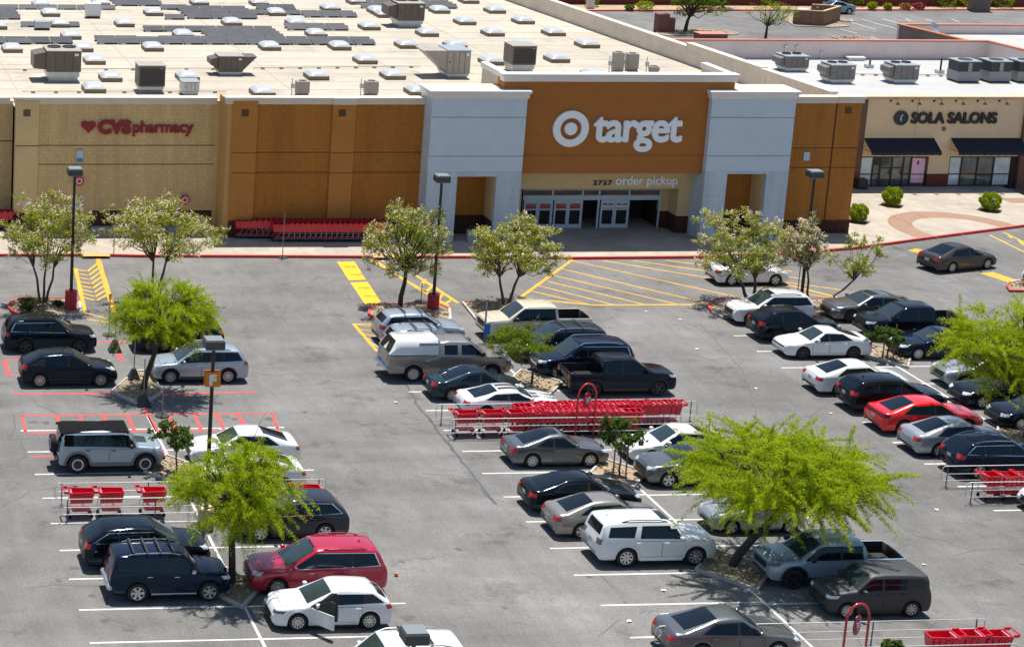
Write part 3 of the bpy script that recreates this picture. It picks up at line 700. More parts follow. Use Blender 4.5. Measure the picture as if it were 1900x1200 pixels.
HV = mat('brown_grey_sheet_metal', (.115,.092,.076), .5, var=.12, vscale=1.5); HVL = mat('light_grey_sheet_metal', (.34,.31,.27), .5, var=.1, vscale=2); HVD = mat('dark_coil', (.035,.033,.032), .6); HVG = mat('galvanised_steel', (.42,.47,.50), .35, metal=.5, var=.1)
def unit_base(px, py, sc=1.0):
    g = G(px, py, RZ); return g
def rtu(px, py, w, d, h, legs, mats_, label, hood=None, wedge=None, top='fan', coil=False, z0=RZ, name='rooftop_air_conditioner'):
    # px, py: middle of the front bottom edge of its feet
    g = G(px, py, z0); t = thing(name, (g.x, g.y+d/2, z0), 0, label, 'air conditioner', 'air conditioners on the roofs')
    m = MB(); m.box(-w*.42,w*.42,-d*.42,d*.42,0,legs*.5); m.box(-w*.46,w*.46,-d*.47,d*.47,legs*.5+.001,legs); m.build('support_frame', HVG, t)
    m = MB(); m.box(-w/2,w/2,-d/2,d/2,legs+.001,legs+h, bev=.03)
    for k in range(1,4): m.box(-w/2+w*k/4-.012,-w/2+w*k/4+.012,-d/2-.008,-d/2-.001,legs+.06,legs+h-.06, 1)
    m.box(-w/2+.1,-w/2+.2,-d/2-.02,-d/2-.001,legs+h*.5,legs+h*.56,1); m.box(w*.3,w*.42,-d/2-.012,-d/2-.001,legs+h*.78,legs+h*.9,2)
    m.build('cabinet', [mats_, HVD, POSTW], t)
    m = MB(); m.box(-w/2-.04,w/2+.04,-d/2-.04,d/2+.04,legs+h+.001,legs+h+.07, bev=.015); m.build('lid', HVL if mats_ is HV else HVG, t)
    if top == 'fan':
        for k in (-1,1):
            m = MB(); m.lathe([(d*.2,0),(d*.2,.08),(d*.17,.08),(d*.17,.02),(0,.02)], Matrix.Translation((k*w*.22, d*.12, legs+h+.072)), 20); m.build('fan', HVD, t, smooth=40)
    if coil: m = MB(); m.box(-w/2+.12,w/2-.1,-d/2-.03,-d/2-.009,legs+.12,legs+h-.16); m.build('coil_grille', HVD, t)
    if hood:
        s_, hw, hh = hood; m = MB(); x0, x1 = (-w/2-hw, -w/2-.002) if s_ < 0 else (w/2+.002, w/2+hw); zt_ = legs+h*.95
        xo, xi = (x0, x1) if s_ < 0 else (x1, x0)
        v = [(xi,-d*.4,zt_),(xo,-d*.4,zt_-h*.12),(xo,-d*.4,zt_-hh),(xi,-d*.4,legs+.15)]; v += [(a,d*.4,c) for a,_,c in v]
        m.add(v, [(0,1,2,3),(7,6,5,4),(0,4,5,1),(1,5,6,2),(2,6,7,3)]); m.build('intake_hood', mats_, t)
    if wedge:
        s_, ww = wedge; m = MB(); xi = s_*(w/2+.002); xo = s_*(w/2+ww); zt_ = legs+h
        v = [(xi,-d*.45,zt_),(xo,-d*.45,zt_),(xi,-d*.45,legs+.1)]; v += [(a,d*.45,c) for a,_,c in v]
        m.add(v, [(0,1,2),(5,4,3),(0,3,4,1),(1,4,5,2),(0,2,5,3)]); m.build('wedge_hood', mats_, t)
    return t
rtu(118, 153, 2.3, 2.3, 1.38, .68, HV, 'brown rooftop air conditioner on a raised frame above the pharmacy sign, hood on its left', hood=(-1,.85,1.1))
rtu(281, 173, 1.75, 1.5, 1.35, .40, HV, 'square brown rooftop unit with a dark front coil between two skylights', top=None, coil=True)
rtu(428, 141, 1.7, 1.6, 1.05, .25, HV, 'low brown rooftop unit with wedge hoods at both ends', wedge=(1,.95), hood=(-1,.55,.5), top=None)
rtu(762, 52, 2.15, 2.4, 1.35, .55, HV, 'brown rooftop air conditioner at the far rear of the roof with fan openings', hood=(-1,.75,.9))
rtu(850, 146, 1.6, 2.3, 1.6, .3, HVL, 'pale beige rooftop unit with a long wedge hood behind the white pier', wedge=(-1,1.7), top=None)
rtu(971, 137, 1.7, 1.9, 1.3, .6, HV, 'brown rooftop unit with a dark coil just behind the sign wall corner', top=None, coil=True)
rtu(354, 178, 1.1, 1.2, .62, .25, HVG, 'small pale blue metal vent box near the parapet', top=None, name='roof_vent_box')
def condenser(px, py, w=.85, h=.85, label=''):
    g = G(px, py, RZ); t = thing('condenser', (g.x,g.y+.3,RZ), 0, label, 'condenser', 'small condensers near the parapet')
    m = MB(); m.box(-w/2,w/2,-.3,.3,.1,.1+h, bev=.04); m.box(-w/2+.05,w/2-.05,-.28,.28,0,.099); m.build('casing', HVL, t)
    m = MB(); m.box(w/2+.002,w/2+.015,-.25,.25,.18,h); m.lathe([(.26,0),(.26,.02),(0,.02)], Matrix.Translation((0,0,.1+h+.001)), 16); m.build('grille', HVD, t)
    m = MB(); m.tube([(-w/2-.25,0,0),(-w/2-.25,0,1.1)], .03); m.box(-w/2-.32,-w/2-.1,-.08,.08,.45,.75); m.build('switch_box', HVG, t)
condenser(562, 178, label='small grey condenser near the parapet between the brown pilasters'); condenser(690, 178, label='small grey condenser near the parapet left of the white pier')
condenser(1148, 134.5, .7, 1.3, 'tall narrow grey condenser behind the sign wall, left of a matching pair'); condenser(1174, 132.5, .8, 1.15, 'grey condenser behind the sign wall with pipes to its neighbour'); condenser(1216, 136, .6, .35, 'tiny grey box on the roof behind the sign wall')
# solar rows
def solar_mat():
    m = mat('solar_glass', (.05,.052,.06), .55, spec=.2, var=.25, vscale=1.0); return m
def solar(px0, py0, px1, py1, rows, label):
    a, b, d = G(px0, py0, RZ), G(px1, py0, RZ), G(px0, py1, RZ)
    t = thing('solar_array', (a.x, a.y, RZ), 0, label, 'solar panels', 'solar panel banks on the store roof')
    w = b.x-a.x; dep = d.y-a.y; m = MB(); fr = MB(); pitch = abs(dep)/max(1,rows)
    for r in range(rows):
        y = (dep*(r+.5)/rows); n = max(1, round(w/1.65)); 
        for k in range(n):
            x0 = w*k/n; x1 = w*(k+1)/n-.05
            if rnd.random() < .04: continue
            hh = .26; dd = pitch*.29
            m.add([(x0,y-dd,.12),(x1,y-dd,.12),(x1,y+dd,.12+hh),(x0,y+dd,.12+hh)], [(0,1,2,3)], 0); m.add([(x0,y-dd,.07),(x1,y-dd,.07),(x1,y+dd,.07+hh),(x0,y+dd,.07+hh)], [(3,2,1,0)], 0)
            fr.box(x0+.1,x0+.16,y+dd-.1,y+dd-.04,0,.05+hh*.9); fr.box(x0+.1,x0+.5,y-dd-.02,y-dd+.12,0,.1)
    m.build('panels', solar_mat(), t); fr.build('rack', HVG, t)
for a in ((215,13,303,0,3,'short bank of solar panels at the roof rear, left of its lowest skylight row'),(-30,38,40,20,4,'bank of solar panels at the left edge of the roof'),(350,37,480,18,4,'wide bank of dark solar panels behind the long skylight row'),
          (270,38,345,34,1,'stub row of solar panels beside the white boxes'),(230,61,385,55,1,'thin row of solar panels left of the central bank'),(388,75,530,56,4,'central bank of solar panels with five tight rows'),
          (-30,84,180,75,1,'thin front row of solar panels at the left of the roof'),(182,84,697,74,2,'long double row of solar panels nearest the facade'),(535,58,649,51,2,'double row of solar panels right of the central bank'),(567,34,665,27,2,'short double row of solar panels behind the central bank'),
          (672,17,850,7,3,'bank of solar panels behind the rear air conditioner'),(480,21,552,15,1,'thin row of solar panels right of the wide bank'),(0,19,215,16,1,'thin rear row of solar panels across the left of the roof'),(300,20,350,16,1,'stub row of solar panels between the rear rows'),(-30,84,60,79,1,'stub of a second thin row at the left edge of the roof'),(210,80,385,76,1,'thin row of solar panels directly behind the long double row'),(395,29,560,25,1,'thin row of solar panels in front of the wide bank'),(40,52,150,48,1,'short faded row of solar panels left of the white cabinet')): solar(*a)
m = MB()
for pts in (([(-30,132),(60,132),(340,130),(420,130)]),([(470,129),(780,126)]),([(40,173),(420,173)])):
    ps = [G(*p, RZ)+Vector((0,0,.12)) for p in pts]; m.tube(ps, .03, 6)
    for i in range(9):
        q = ps[0].lerp(ps[-1], (i+.5)/9); m.box(q.x-.12,q.x+.12,q.y-.1,q.y+.1,RZ,RZ+.09)
tag(m.build('roof_gas_pipe', mat('roof_pipe', (.35,.28,.2), .6)), 'thin pipes on small blocks running along the beige store roof', 'pipe')
for (x, y, l) in ((172,28,'white electrical cabinet standing amid the solar rows'),(78,50,'pale blue metal box beside a skylight at the roof left')):
    g = G(x, y+5, RZ); t = thing('electrical_cabinet', g, 0, l, 'cabinet'); m = MB(); m.box(-.6,.6,-.4,.4,.15,1.2 if x > 100 else .7, bev=.03); m.build('casing', POSTW if x > 100 else HVG, t); m = MB(); m.box(-.55,.55,-.35,.35,0,.149); m.build('stand', HVD, t)
# ------------------------------------------------------------------ the salon building and the one behind it
PINKR = mat('pinkish_render', (.72,.59,.545), .9, var=.07, vscale=.6, var2=.06, v2scale=4)
PINKC = mat('red_coping', (.52,.20,.13), .8, var=.1)
SALT = mat('salon_tan_render', (.74,.56,.36), .9, var=.05, vscale=1, bump=.15, bscale=30)
SALB = mat('salon_brown_render', (.17,.085,.06), .9, var=.08)
REDB = blockmat('dark_red_block', (.17,.05,.038), bw=.41, bh=.205, grout=.75)
WROOF = mat('white_roof', (.42,.415,.405), .85, var=.07, vscale=.4, var2=.05, v2scale=3)
YSL, SX0, SX1 = 135.7, 75.75, 87.35; SZT = 6.67; SRZ = 6.2
salon = thing('salon_building', (81.5, YSL, 0), 0, 'tan salon building with two navy awnings and red block base', 'salon')
def spart(mb, name, mats, smooth=None):
    o = mb.build(name, mats, salon, smooth); o.location = -Vector(salon.location); return o
a0, a1 = onY(1603,257,YSL).x, onY(1733,257,YSL).x; b0, b1 = onY(1764,257,YSL).x, onY(1893,257,YSL).x
w0, w1, w2, w3 = 75.75, 80.75, 82.3, 87.05
AZ = 3.65
m = MB(); m.box(SX0, SX1, YSL, YSL+.5, 2.32, SZT-.2); m.box(w1, w2, YSL-.001+.003, YSL+.5, 1.05, 2.318); spart(m, 'front_wall', SALT)
m = MB(); m.box(69, SX0-.002, YSL-.08, YSL+.5, 0, SZT-.2); m.box(SX1+.002, SX1+.9, YSL-.25, YSL+.5, 0, SZT-.2); spart(m, 'brown_pilaster', SALB)
m = MB(); m.box(w1-.03, w2+.03, YSL-.06, YSL+.5, 0, 1.048); m.box(w1+.3, w2-.2, YSL+.51, YSL+.9, 0, 2.318); spart(m, 'red_block_base', REDB)
m = MB(); m.box(68.9, SX1+.95, YSL-.3, YSL+.55, SZT-.2, SZT, bev=.03); spart(m, 'cornice', mat('tan_cornice', (.55,.42,.28), .8))
m = MB(); m.box(X_at(1690,300,YSL)+0, X_at(1690,300,YSL)+.02, YSL-.006, YSL-.001, 3.6, SZT-.25); spart(m, 'wall_joint', mat('tan_joint', (.22,.16,.1), .9))
m = MB(); p = onY(1751, 239, YSL); m.box(p.x-.13, p.x+.13, YSL-.05, YSL-.001, p.z-.15, p.z+.13); spart(m, 'wall_vent', mat('brown_vent', (.18,.12,.09), .6))
NAVY = mat('navy_canvas', (.012,.017,.030), .85, var=.25, vscale=14, bump=.2, bscale=80)
for x0, x1 in ((a0, a1), (b0, b1)):
    m = MB(); N = 30; vs = []; z1, z0 = AZ, AZ-.9
    for i in range(N+1):
        x = x0+(x1-x0)*i/N; d = .02*math.sin(i*2.1)
        vs += [(x,YSL-.004,z1),(x,YSL-.6,z1-.42+d*.5),(x,YSL-1.2,z0+.14),(x,YSL-1.2,z0-.08+d)]
    fs = []
    for i in range(N):
        for k in range(3): fs.append((4*i+k,4*i+k+1,4*i+4+k+1,4*i+4+k))
    fs += [(0,1,2),(4*N+2,4*N+1,4*N)]; m.add(vs, fs)
    m.tube([(x0,YSL-.02,z0+.14),(x0,YSL-1.18,z0+.14)], .02); m.tube([(x1,YSL-.02,z0+.14),(x1,YSL-1.18,z0+.14)], .02)
    spart(m, 'awning', NAVY)
REFL = mat('shop_glass', (.10,.115,.12), .05, spec=.9, var=.8, vscale=.9)
REFL2 = mat('shop_glass_painted_reflection', (.58,.68,.74), .08, spec=.9, var=.25, vscale=.8)  # pale base colour paints bright reflections into these panes
PINKP = mat('pink_window_poster', (.85,.50,.68), .4, var=.2, vscale=2)
def pane(x0, x1, g, door=False):
    f = MB(); t = .055; y = YSL+.12
    f.box(x0, x0+t, y-.05, y+.05, SW, 2.31); f.box(x1-t, x1, y-.05, y+.05, SW, 2.31); f.box(x0+t+.001, x1-t-.001, y-.05, y+.05, SW, SW+.09); f.box(x0+t+.001, x1-t-.001, y-.05, y+.05, 2.22, 2.31); f.box(x0+t+.001, x1-t-.001, y-.05, y+.05, (.98 if not door else 1.42), (1.05 if not door else 1.52))
    o = spart(f, 'glass_door' if door else 'shop_window', BLACK)
    gm = MB(); gm.box(x0+t, x1-t, y-.004, y+.004, SW+.09, 2.22); gm.build('pane', g, o)
    if door: h = MB(); h.box((x1-.16), (x1-.12), y-.12, y-.051, 1.0, 1.35); h.build('handle', BLACK, o)
    return o
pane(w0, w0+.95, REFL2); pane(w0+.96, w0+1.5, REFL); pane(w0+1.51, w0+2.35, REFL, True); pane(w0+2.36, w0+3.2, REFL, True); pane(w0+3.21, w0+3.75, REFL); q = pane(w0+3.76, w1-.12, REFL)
g = MB(); g.box(w0+3.85, w1-.2, YSL+.09, YSL+.1, .4, 2.15); g.box(w0+4.2,w0+4.35,YSL+.08,YSL+.089,1.7,2.0,1); g.build('pink_poster', [PINKP, mat('dark_figure', (.1,.05,.12), .5)], q)
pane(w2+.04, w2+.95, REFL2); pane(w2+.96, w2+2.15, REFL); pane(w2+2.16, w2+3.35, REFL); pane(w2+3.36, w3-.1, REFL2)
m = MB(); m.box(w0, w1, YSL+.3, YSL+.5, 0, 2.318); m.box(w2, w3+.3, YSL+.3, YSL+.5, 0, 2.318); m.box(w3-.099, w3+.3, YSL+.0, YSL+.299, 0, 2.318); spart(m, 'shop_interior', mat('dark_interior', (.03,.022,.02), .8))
for k in range(6):
    px_ = 1655+k*40.3; p = onY(px_, 190, YSL); m = MB()
    m.box(p.x-.17, p.x-.05, YSL-.04, YSL-.001, p.z+.02, p.z+.16); m.tube([(p.x-.1,YSL-.03,p.z+.1),(p.x-.05,YSL-.3,p.z+.35),(p.x+.02,YSL-.65,p.z+.35),(p.x+.03,YSL-.72,p.z+.12)], .016, 6)
    g = MB(); g.lathe([(.03,.16),(.06,.12),(.16,.0),(.15,-.01),(0,.02)], Matrix.Translation((p.x+.03,YSL-.72,p.z-.02)), 16)
    o = spart(m, 'gooseneck_lamp', BLACK); g.build('lamp_shade', BLACK, o, 40)
def ssign(*a, **k): return sign(*a, parent=salon, off=salon, **k)
ssign('salon_lettering', 'SOLA SALONS', 1689, 1848, 228, YSL, onY(1760,208,YSL).z-onY(1760,228,YSL).z, BLACK, offset=.045, depth=.12)
p = onY(1671, 219, YSL); r = onY(1684, 219, YSL).x-p.x; MM = Matrix.Translation((p.x, YSL-.003, p.z)) @ Matrix.Rotation(math.pi/2, 4, 'X')
m = MB(); m.lathe([(r,0),(r,.12),(r*.86,.12),(r*.86,.09),(0,.09)], MM, 40); spart(m, 'round_emblem', mat('teal_black_sign', (.012,.03,.035), .4), 40)
m = MB(); fs_ = [(-.02,-.6),(.06,-.5),(.1,-.25),(.0,.05),(.12,.3),(.28,.45),(.30,.55),(.12,.5),(-.08,.3),(-.14,0),(-.04,-.3)]
v = [(p.x+x*r*.9, YSL-.1, p.z+y*r*.9) for x, y in fs_]; m.add(v, [tuple(range(len(v)))]); spart(m, 'emblem_mark', POSTW)
yb_ = 153.5; xr_ = 95.0; pzt = 7.72
m = MB(); 
k0 = (xin(140,0)+.5)
vs = [(68.2,YSL+.5,SRZ),(SX1+.9,YSL+.5,SRZ),(99,YSL+.5,SRZ),(xr_,yb_,SRZ),(64,yb_,SRZ)]; m.add(vs, [(0,1,2,3,4)]); spart(m, 'flat_roof', WROOF)
m = MB(); m.box(62.5, xr_+.3, yb_, yb_+.3, 0, pzt-.12); spart(m, 'back_parapet', PINKR)
m = MB(); m.box(62.5, xr_+.35, yb_-.06, yb_+.36, pzt-.118, pzt); vs = []
for y_ in (yb_-.061, 141.0):
    x = xr_+(yb_-y_)*.115; vs += [(x-.06,y_,pzt-.118),(x-.06,y_,pzt),(x+.36,y_,pzt),(x+.36,y_,pzt-.118)]
m.add(vs, [(0,1,5,4),(1,2,6,5),(2,3,7,6)]); spart(m, 'red_coping', PINKC)
m = MB(); vs = []
for y_ in (yb_-.002, 141.0):
    x = xr_+(yb_-y_)*.115; vs += [(x,y_,SRZ-1),(x,y_,pzt-.12),(x+.3,y_,pzt-.12),(x+.3,y_,SRZ-1)]
m.add(vs, [(0,1,5,4),(1,2,6,5),(2,3,7,6)]); spart(m, 'side_parapet', PINKR)
# units on the salon roof
for (px_, py_, l) in ((1478,134,'low grey rooftop unit on the white salon roof, leftmost of all, half behind the parapet'),(1563,156,'grey boxy unit on the white salon roof with a bright blue tray, left of two'),(1681,156,'grey boxy unit on the white salon roof with a blue tray, right of two')):
    rtu(px_, py_, 1.85, 1.7, .85 if px_ < 1500 else 1.05, .3, mat('mid_grey_metal', (.17,.155,.145), .5, var=.1, vscale=2), l, hood=(-1,.35,.5), z0=SRZ, top='fan')
for (px_, l) in ((1797,'upright grey fan unit standing between the boxy units and a matching twin'),(1855,'upright grey fan unit, right one of the twin pair on the salon roof'),(1908,'upright grey fan unit cut off by the right edge of the photo')):
    g = G(px_, 154, SRZ); t = thing('rooftop_fan_unit', (g.x,g.y+.8,SRZ), 0, l, 'air conditioner', 'air conditioners on the roofs')
    m = MB(); m.box(-.85,.85,-.8,.8,.1,.85, bev=.03); m.box(-.8,.8,-.75,.75,0,.099,1); m.build('cabinet', [mat('salon_unit_grey', (.25,.25,.26), .5, var=.08), HVD], t)
    m = MB(); m.box(-.83,.83,-.78,.78,.851,1.55, bev=.05); m.box(-.15,.15,-.81,-.781,.86,1.5,1); m.build('coil_section', [HVD, mat('salon_unit_grey', (.25,.25,.26), .5)], t)
    m = MB(); m.box(-.87,.87,-.82,.82,1.551,1.62); m.lathe([(.5,1.621),(.5,1.66),(.44,1.66),(.42,1.625),(0,1.625)], None, 24, 1); m.build('lid', [HVG, HVD], t)
pw = mat('white_vent_pipe', (.7,.68,.64), .5)
for k, (px_, py_, h_) in enumerate(((1456,110,.95),(1476,110,.95),(1510,108,1.2),(1523,110,.5),(1527,105,1.1),(1631,108,.35),(1655,108,.35))):
    g = G(px_, py_, SRZ); t = thing('vent_pipe', g, 0, ['white vent pipe with a cap, nearest the store parapet', 'white vent pipe second from the store parapet', 'tall slim white vent pipe beside the first boxy unit', 'short white vent pipe behind the first boxy unit', 'tall white vent pipe rising in front of the pink parapet', 'short white mushroom vent left of its twin', 'short white mushroom vent nearer the second boxy unit'][k], 'vent', 'vents on the salon roof')
    m = MB(); m.cyl((0,0), .06, 0, h_); m.build('pipe', pw, t); m = MB(); m.lathe([(.0,h_+.14),(.13,h_+.06),(.14,h_),(.07,h_)], None, 12); m.build('cap', pw, t)
for k, (px_, py_, h_) in enumerate(((1612,126,.35),(1743,136,.9))):
    g = G(px_, py_, SRZ); t = thing('roof_vent', g, 0, ('small dark roof vent on a grey foot between the boxy units','thin dark pipe standing on a grey foot right of the boxy units')[k], 'vent', 'vents on the salon roof'); m = MB(); m.box(-.28,.28,-.25,.25,0,.25, bev=.02); m.build('foot', HVG, t); m = MB(); m.cyl((.05,0), .07, .25, .25+h_); m.build('pipe', HVD, t)
g = G(1577, 109, SRZ); g.y -= .5; t = thing('roof_hatch', g, 0, 'flat pale roof hatch near the back of the salon roof', 'hatch'); m = MB(); m.box(-.65,.65,-.6,.6,0,.2); m.build('curb', HVG, t); m = MB(); m.box(-.7,.7,-.65,.65,.201,.3, bev=.03); m.build('lid', pw, t)
m = MB(); a_, b_ = G(1540,140,SRZ), G(1830,143,SRZ); m.tube([a_+Vector((0,0,.12)), b_+Vector((0,0,.12))], .03, 6)
for i in range(12): q = a_.lerp(b_, (i+.5)/12); m.box(q.x-.1,q.x+.1,q.y-.1,q.y+.1,SRZ,SRZ+.09)
tag(m.build('roof_gas_pipe', mat('roof_pipe', (.35,.28,.2), .6)), 'thin pipe on small blocks running across the white salon roof', 'pipe')
# neighbour behind the salon
nb = thing('neighbour_building', (110, 165, 0), 0, 'pinkish building behind the salon with an orange sloping coping on its left side', 'building')
def npart(mb, name, mats):
    o = mb.build(name, mats, nb); o.location = -Vector(nb.location); return o
c0 = G(1669, 45, 7.0); c1 = G(1790, 74, 7.0); nzt = 7.0
m = MB(); m.box(c0.x, 150, c0.y, c0.y+.3, 0, nzt-.12); npart(m, 'back_parapet', PINKR)
m = MB(); m.box(c0.x-.05, 150, c0.y-.05, c0.y+.35, nzt-.118, nzt); npart(m, 'red_coping', PINKC)
d_ = (c1-c0)/(c0.y-c1.y)*1.0
vs = []; cs = []
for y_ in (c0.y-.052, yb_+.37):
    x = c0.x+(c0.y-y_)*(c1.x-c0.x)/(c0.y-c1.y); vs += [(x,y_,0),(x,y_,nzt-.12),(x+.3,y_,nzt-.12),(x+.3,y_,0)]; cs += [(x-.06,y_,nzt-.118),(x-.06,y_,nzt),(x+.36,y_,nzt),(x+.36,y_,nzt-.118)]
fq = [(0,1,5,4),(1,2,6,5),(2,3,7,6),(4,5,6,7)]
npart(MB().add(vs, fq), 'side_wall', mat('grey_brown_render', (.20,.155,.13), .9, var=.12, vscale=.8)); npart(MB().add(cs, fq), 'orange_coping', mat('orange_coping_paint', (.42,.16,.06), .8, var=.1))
m = MB(); m.add([(c0.x+.2, c0.y, 6.15),(xr_+.3, yb_+.36, 6.15),(xr_+.31, yb_, 6.15),(98.5,134,6.15),(150,134,6.15),(150,c0.y,6.15)], [(0,1,2,3,4,5)]); npart(m, 'flat_roof', WROOF)
g = onY(1731, 54, c0.y-1); t = thing('satellite_dish', (g.x, g.y, 6.15), .4, 'small grey satellite dish on the neighbour roof', 'dish'); m = MB(); m.cyl((0,0), .04, 0, .5); m.build('mast', HVD, t)
m = MB(); m.lathe([(0,0),(.3,.04),(.5,.14)], Matrix.Translation((0,-.05,.65))@Matrix.Rotation(math.radians(60),4,'X'), 20); m.lathe([(.5,.15),(.3,.055),(0,.01)], Matrix.Translation((0,-.05,.65))@Matrix.Rotation(math.radians(60),4,'X'), 20); m.build('dish', HVG, t, 60)
# ------------------------------------------------------------------ far lot behind
RW = blockmat('red_brown_wall', (.20,.052,.040), bw=.41, bh=.205, grout=.8)
ROCK = mat('tan_planting_soil', (.42,.29,.18), .95, var=.3, vscale=2, bump=.5, bscale=20)
ka, kb = G(1090, 21.5), G(1990, 19.5)
sheet([(ka.x-60, ka.y-3, .1),(kb.x, kb.y, .1),(kb.x+40, kb.y+30, .1),(ka.x-60, ka.y+26, .1)]).build('planting_strip', ROCK)['kind'] = 'structure'
m = MB(); m.add([(ka.x-60,ka.y-3,0),(kb.x,kb.y,0),(kb.x,kb.y,.13),(ka.x-60,ka.y-3,.13),(kb.x,kb.y+.25,.13),(ka.x-60,ka.y-2.75,.13)], [(0,1,2,3),(3,2,4,5)]); m.build('far_kerb', KERB_R)['kind'] = 'structure'
g = G(1200, 14); m = MB(); m.box(60, 190, g.y+1.6, g.y+1.9, 0, 2.5); m.box(60, 190, g.y+1.55, g.y+1.95, 2.501, 2.6, 1)
tag(m.build('boundary_wall', [RW, PINKC]), 'long red-brown block wall behind the far lot', 'wall')
mw2 = MB()
for a, b in (((1580,42),(1625,55)),((1600,37),(1668,55)),((1637,35),(1668,44)),((1615,69),(1640,77)),((1560,55),(1590,62)),((1680,35),(1690,39)),((1718,36),(1730,40)),((1765,36),(1780,41))): 
    stripe(mw2, G(*a), G(*b), .12)
mw2.build('far_stall_lines', PAINT_W)['kind'] = 'structure'
island([G(1440,29),G(1475,50),G(1545,52),G(1577,50),G(1553,41),G(1582,42),G(1580,38),G(1550,33),G(1500,26)], h=.12)
island([G(1225,60),G(1215,64),G(1240,68),G(1360,66),G(1372,64),G(1345,57),G(1290,53)], (), h=.12); island([G(1542,70),G(1560,75),G(1620,75),G(1590,68)], h=.12)
A, B, Cc = G(1472,46), G(1525,49), G(1556,39); Dd = A+(Cc-B); ez = 1.55
en = thing('dumpster_enclosure', (B.x,B.y,0), 0, 'tan block dumpster enclosure, open on top, in the far lot', 'enclosure')
TB = blockmat('tan_enclosure_block', (.27,.165,.10), bw=.41, bh=.205, grout=.8)
m = MB(); mcp = MB()
for P, Q in ((A,B),(B,Cc),(Cc,Dd),(A.lerp(Cc,.5),B.lerp(Cc,.5)+(A-B)*.5)):
    d = (Q-P); n = Vector((-d.y,d.x,0)).normalized()*.11; e = d.normalized()*.1
    def pts(z0, z1, n): return [P-n-e+Vector((0,0,z0)),Q-n+e*0+Vector((0,0,z0)),Q+n+Vector((0,0,z0)),P+n-e+Vector((0,0,z0)),P-n-e+Vector((0,0,z1)),Q-n+Vector((0,0,z1)),Q+n+Vector((0,0,z1)),P+n-e+Vector((0,0,z1))]
    F6 = [(0,3,2,1),(4,5,6,7),(0,1,5,4),(1,2,6,5),(2,3,7,6),(3,0,4,7)]
    m.add([v-B for v in pts(.1, ez, n)], F6); mcp.add([v-B for v in pts(ez+.001+.002*len(mcp.f), ez+.1+.002*len(mcp.f), n*1.4)], F6)
m.build('block_wall', TB, en); mcp.build('coping', mat('pale_tan_cap', (.52,.38,.24), .85), en)
m = MB(); p_ = A.lerp(Cc,.25)-B; m.box(p_.x-.6,p_.x+.6,p_.y+.3,p_.y+1.3,.1,1.5, bev=.03); m.build('dumpster', mat('pale_dumpster', (.5,.52,.6), .5), en)
RBX = mat('red_brown_cabinet', (.21,.075,.062), .6, var=.1)
g = G(1219, 61); t = thing('utility_cabinet', g, 0, 'red-brown stepped utility cabinet near the tree in the far lot', 'cabinet'); m = MB(); m.box(0,1.25,0,1.0,0,1.95, bev=.03); m.build('tall_cabinet', RBX, t); m = MB(); m.box(1.251,1.95,.1,.9,0,1.5, bev=.03); m.build('low_cabinet', RBX, t)
g = G(1299, 76); t = thing('transformer_box', g, 0, 'low flat red-brown transformer box behind the pink parapet', 'cabinet'); m = MB(); m.box(0,2.9,0,1.6,0,.62, bev=.04); m.build('casing', RBX, t); m = MB(); m.box(-.05,2.95,-.05,1.65,.621,.72, bev=.03); m.build('lid', mat('salmon_lid', (.48,.2,.16), .7), t)
g = G(1101, 20); t = thing('equipment_box', (g.x,g.y+1,.1), 0, 'white equipment box by the far red wall', 'cabinet'); m = MB(); m.box(-.4,.4,-.3,.3,0,1.1, bev=.03); m.build('casing', POSTW, t); m = MB(); m.box(-.42,.42,-.32,.32,1.101,1.16); m.build('lid', HVG, t)
g = G(1893, 45, 0); t = thing('tan_pillar', (g.x+1.0, g.y+10, 0), 0, 'tall brown-grey wall pillar at the top right of the photo', 'pillar'); m = MB(); m.box(-1.0,1.2,-.5,.5,0,4.5); m.build('shaft', mat('grey_brown_render', (.20,.155,.13), .9), t); m = MB(); m.box(-1.06,1.26,-.56,.56,4.501,4.7); m.build('cap', mat('grey_brown_render', (.20,.155,.13), .9), t)
# ------------------------------------------------------------------ cars
GLASS = mat('car_glass', (.006,.010,.013), .03, spec=.45, tint=(.55,.8,1))
GLASSL = mat('car_windscreen', (.028,.042,.045), .03, spec=.6, tint=(.6,.85,1))
TRIM = mat('black_plastic', (.018,.018,.019), .5)
CHROME = mat('chrome', (.62,.64,.66), .12, metal=1.0)
RUBBER = mat('tyre_rubber', (.016,.016,.017), .85)
ALLOY = mat('alloy_rim', (.50,.52,.54), .3, metal=.8)
ALLOYD = mat('dark_alloy', (.05,.05,.055), .35, metal=.6)
WELL = mat('wheel_well', (.008,.008,.008), .9)
LAMPR = mat('red_lamp', (.42,.008,.010), .15, coat=.5)
LAMPW = mat('clear_lamp', (.55,.60,.64), .12, spec=.8)
LAMPD = mat('dark_lamp', (.09,.10,.11), .1, spec=.8)
AMBER = mat('amber_lamp', (.75,.22,.01), .2)
PLATE = mat('licence_plate', (.50,.50,.55), .5)
LINER = mat('bed_liner', (.02,.02,.021), .8, var=.2, vscale=3)
SEAM = mat('door_gap', (.012,.012,.013), .7)
SEAT = mat('beige_seat', (.32,.27,.20), .8)
def paint(name, col, metal=0.0, rough=.28):
    dark = max(col) < .1
    return mat('car_paint_'+name, col, .13 if dark else rough, metal=metal, spec=.42 if dark else .5, coat=0.0 if dark else .9, var=.03, vscale=2, tint=(.45,.72,1.0) if dark else None)
P_BLACK = paint('black', (.007,.0075,.009)); P_NAVY = paint('navy', (.007,.011,.026)); P_WHITE = paint('white', (.72,.73,.73)); P_SILVER = paint('silver', (.36,.38,.40), .35)
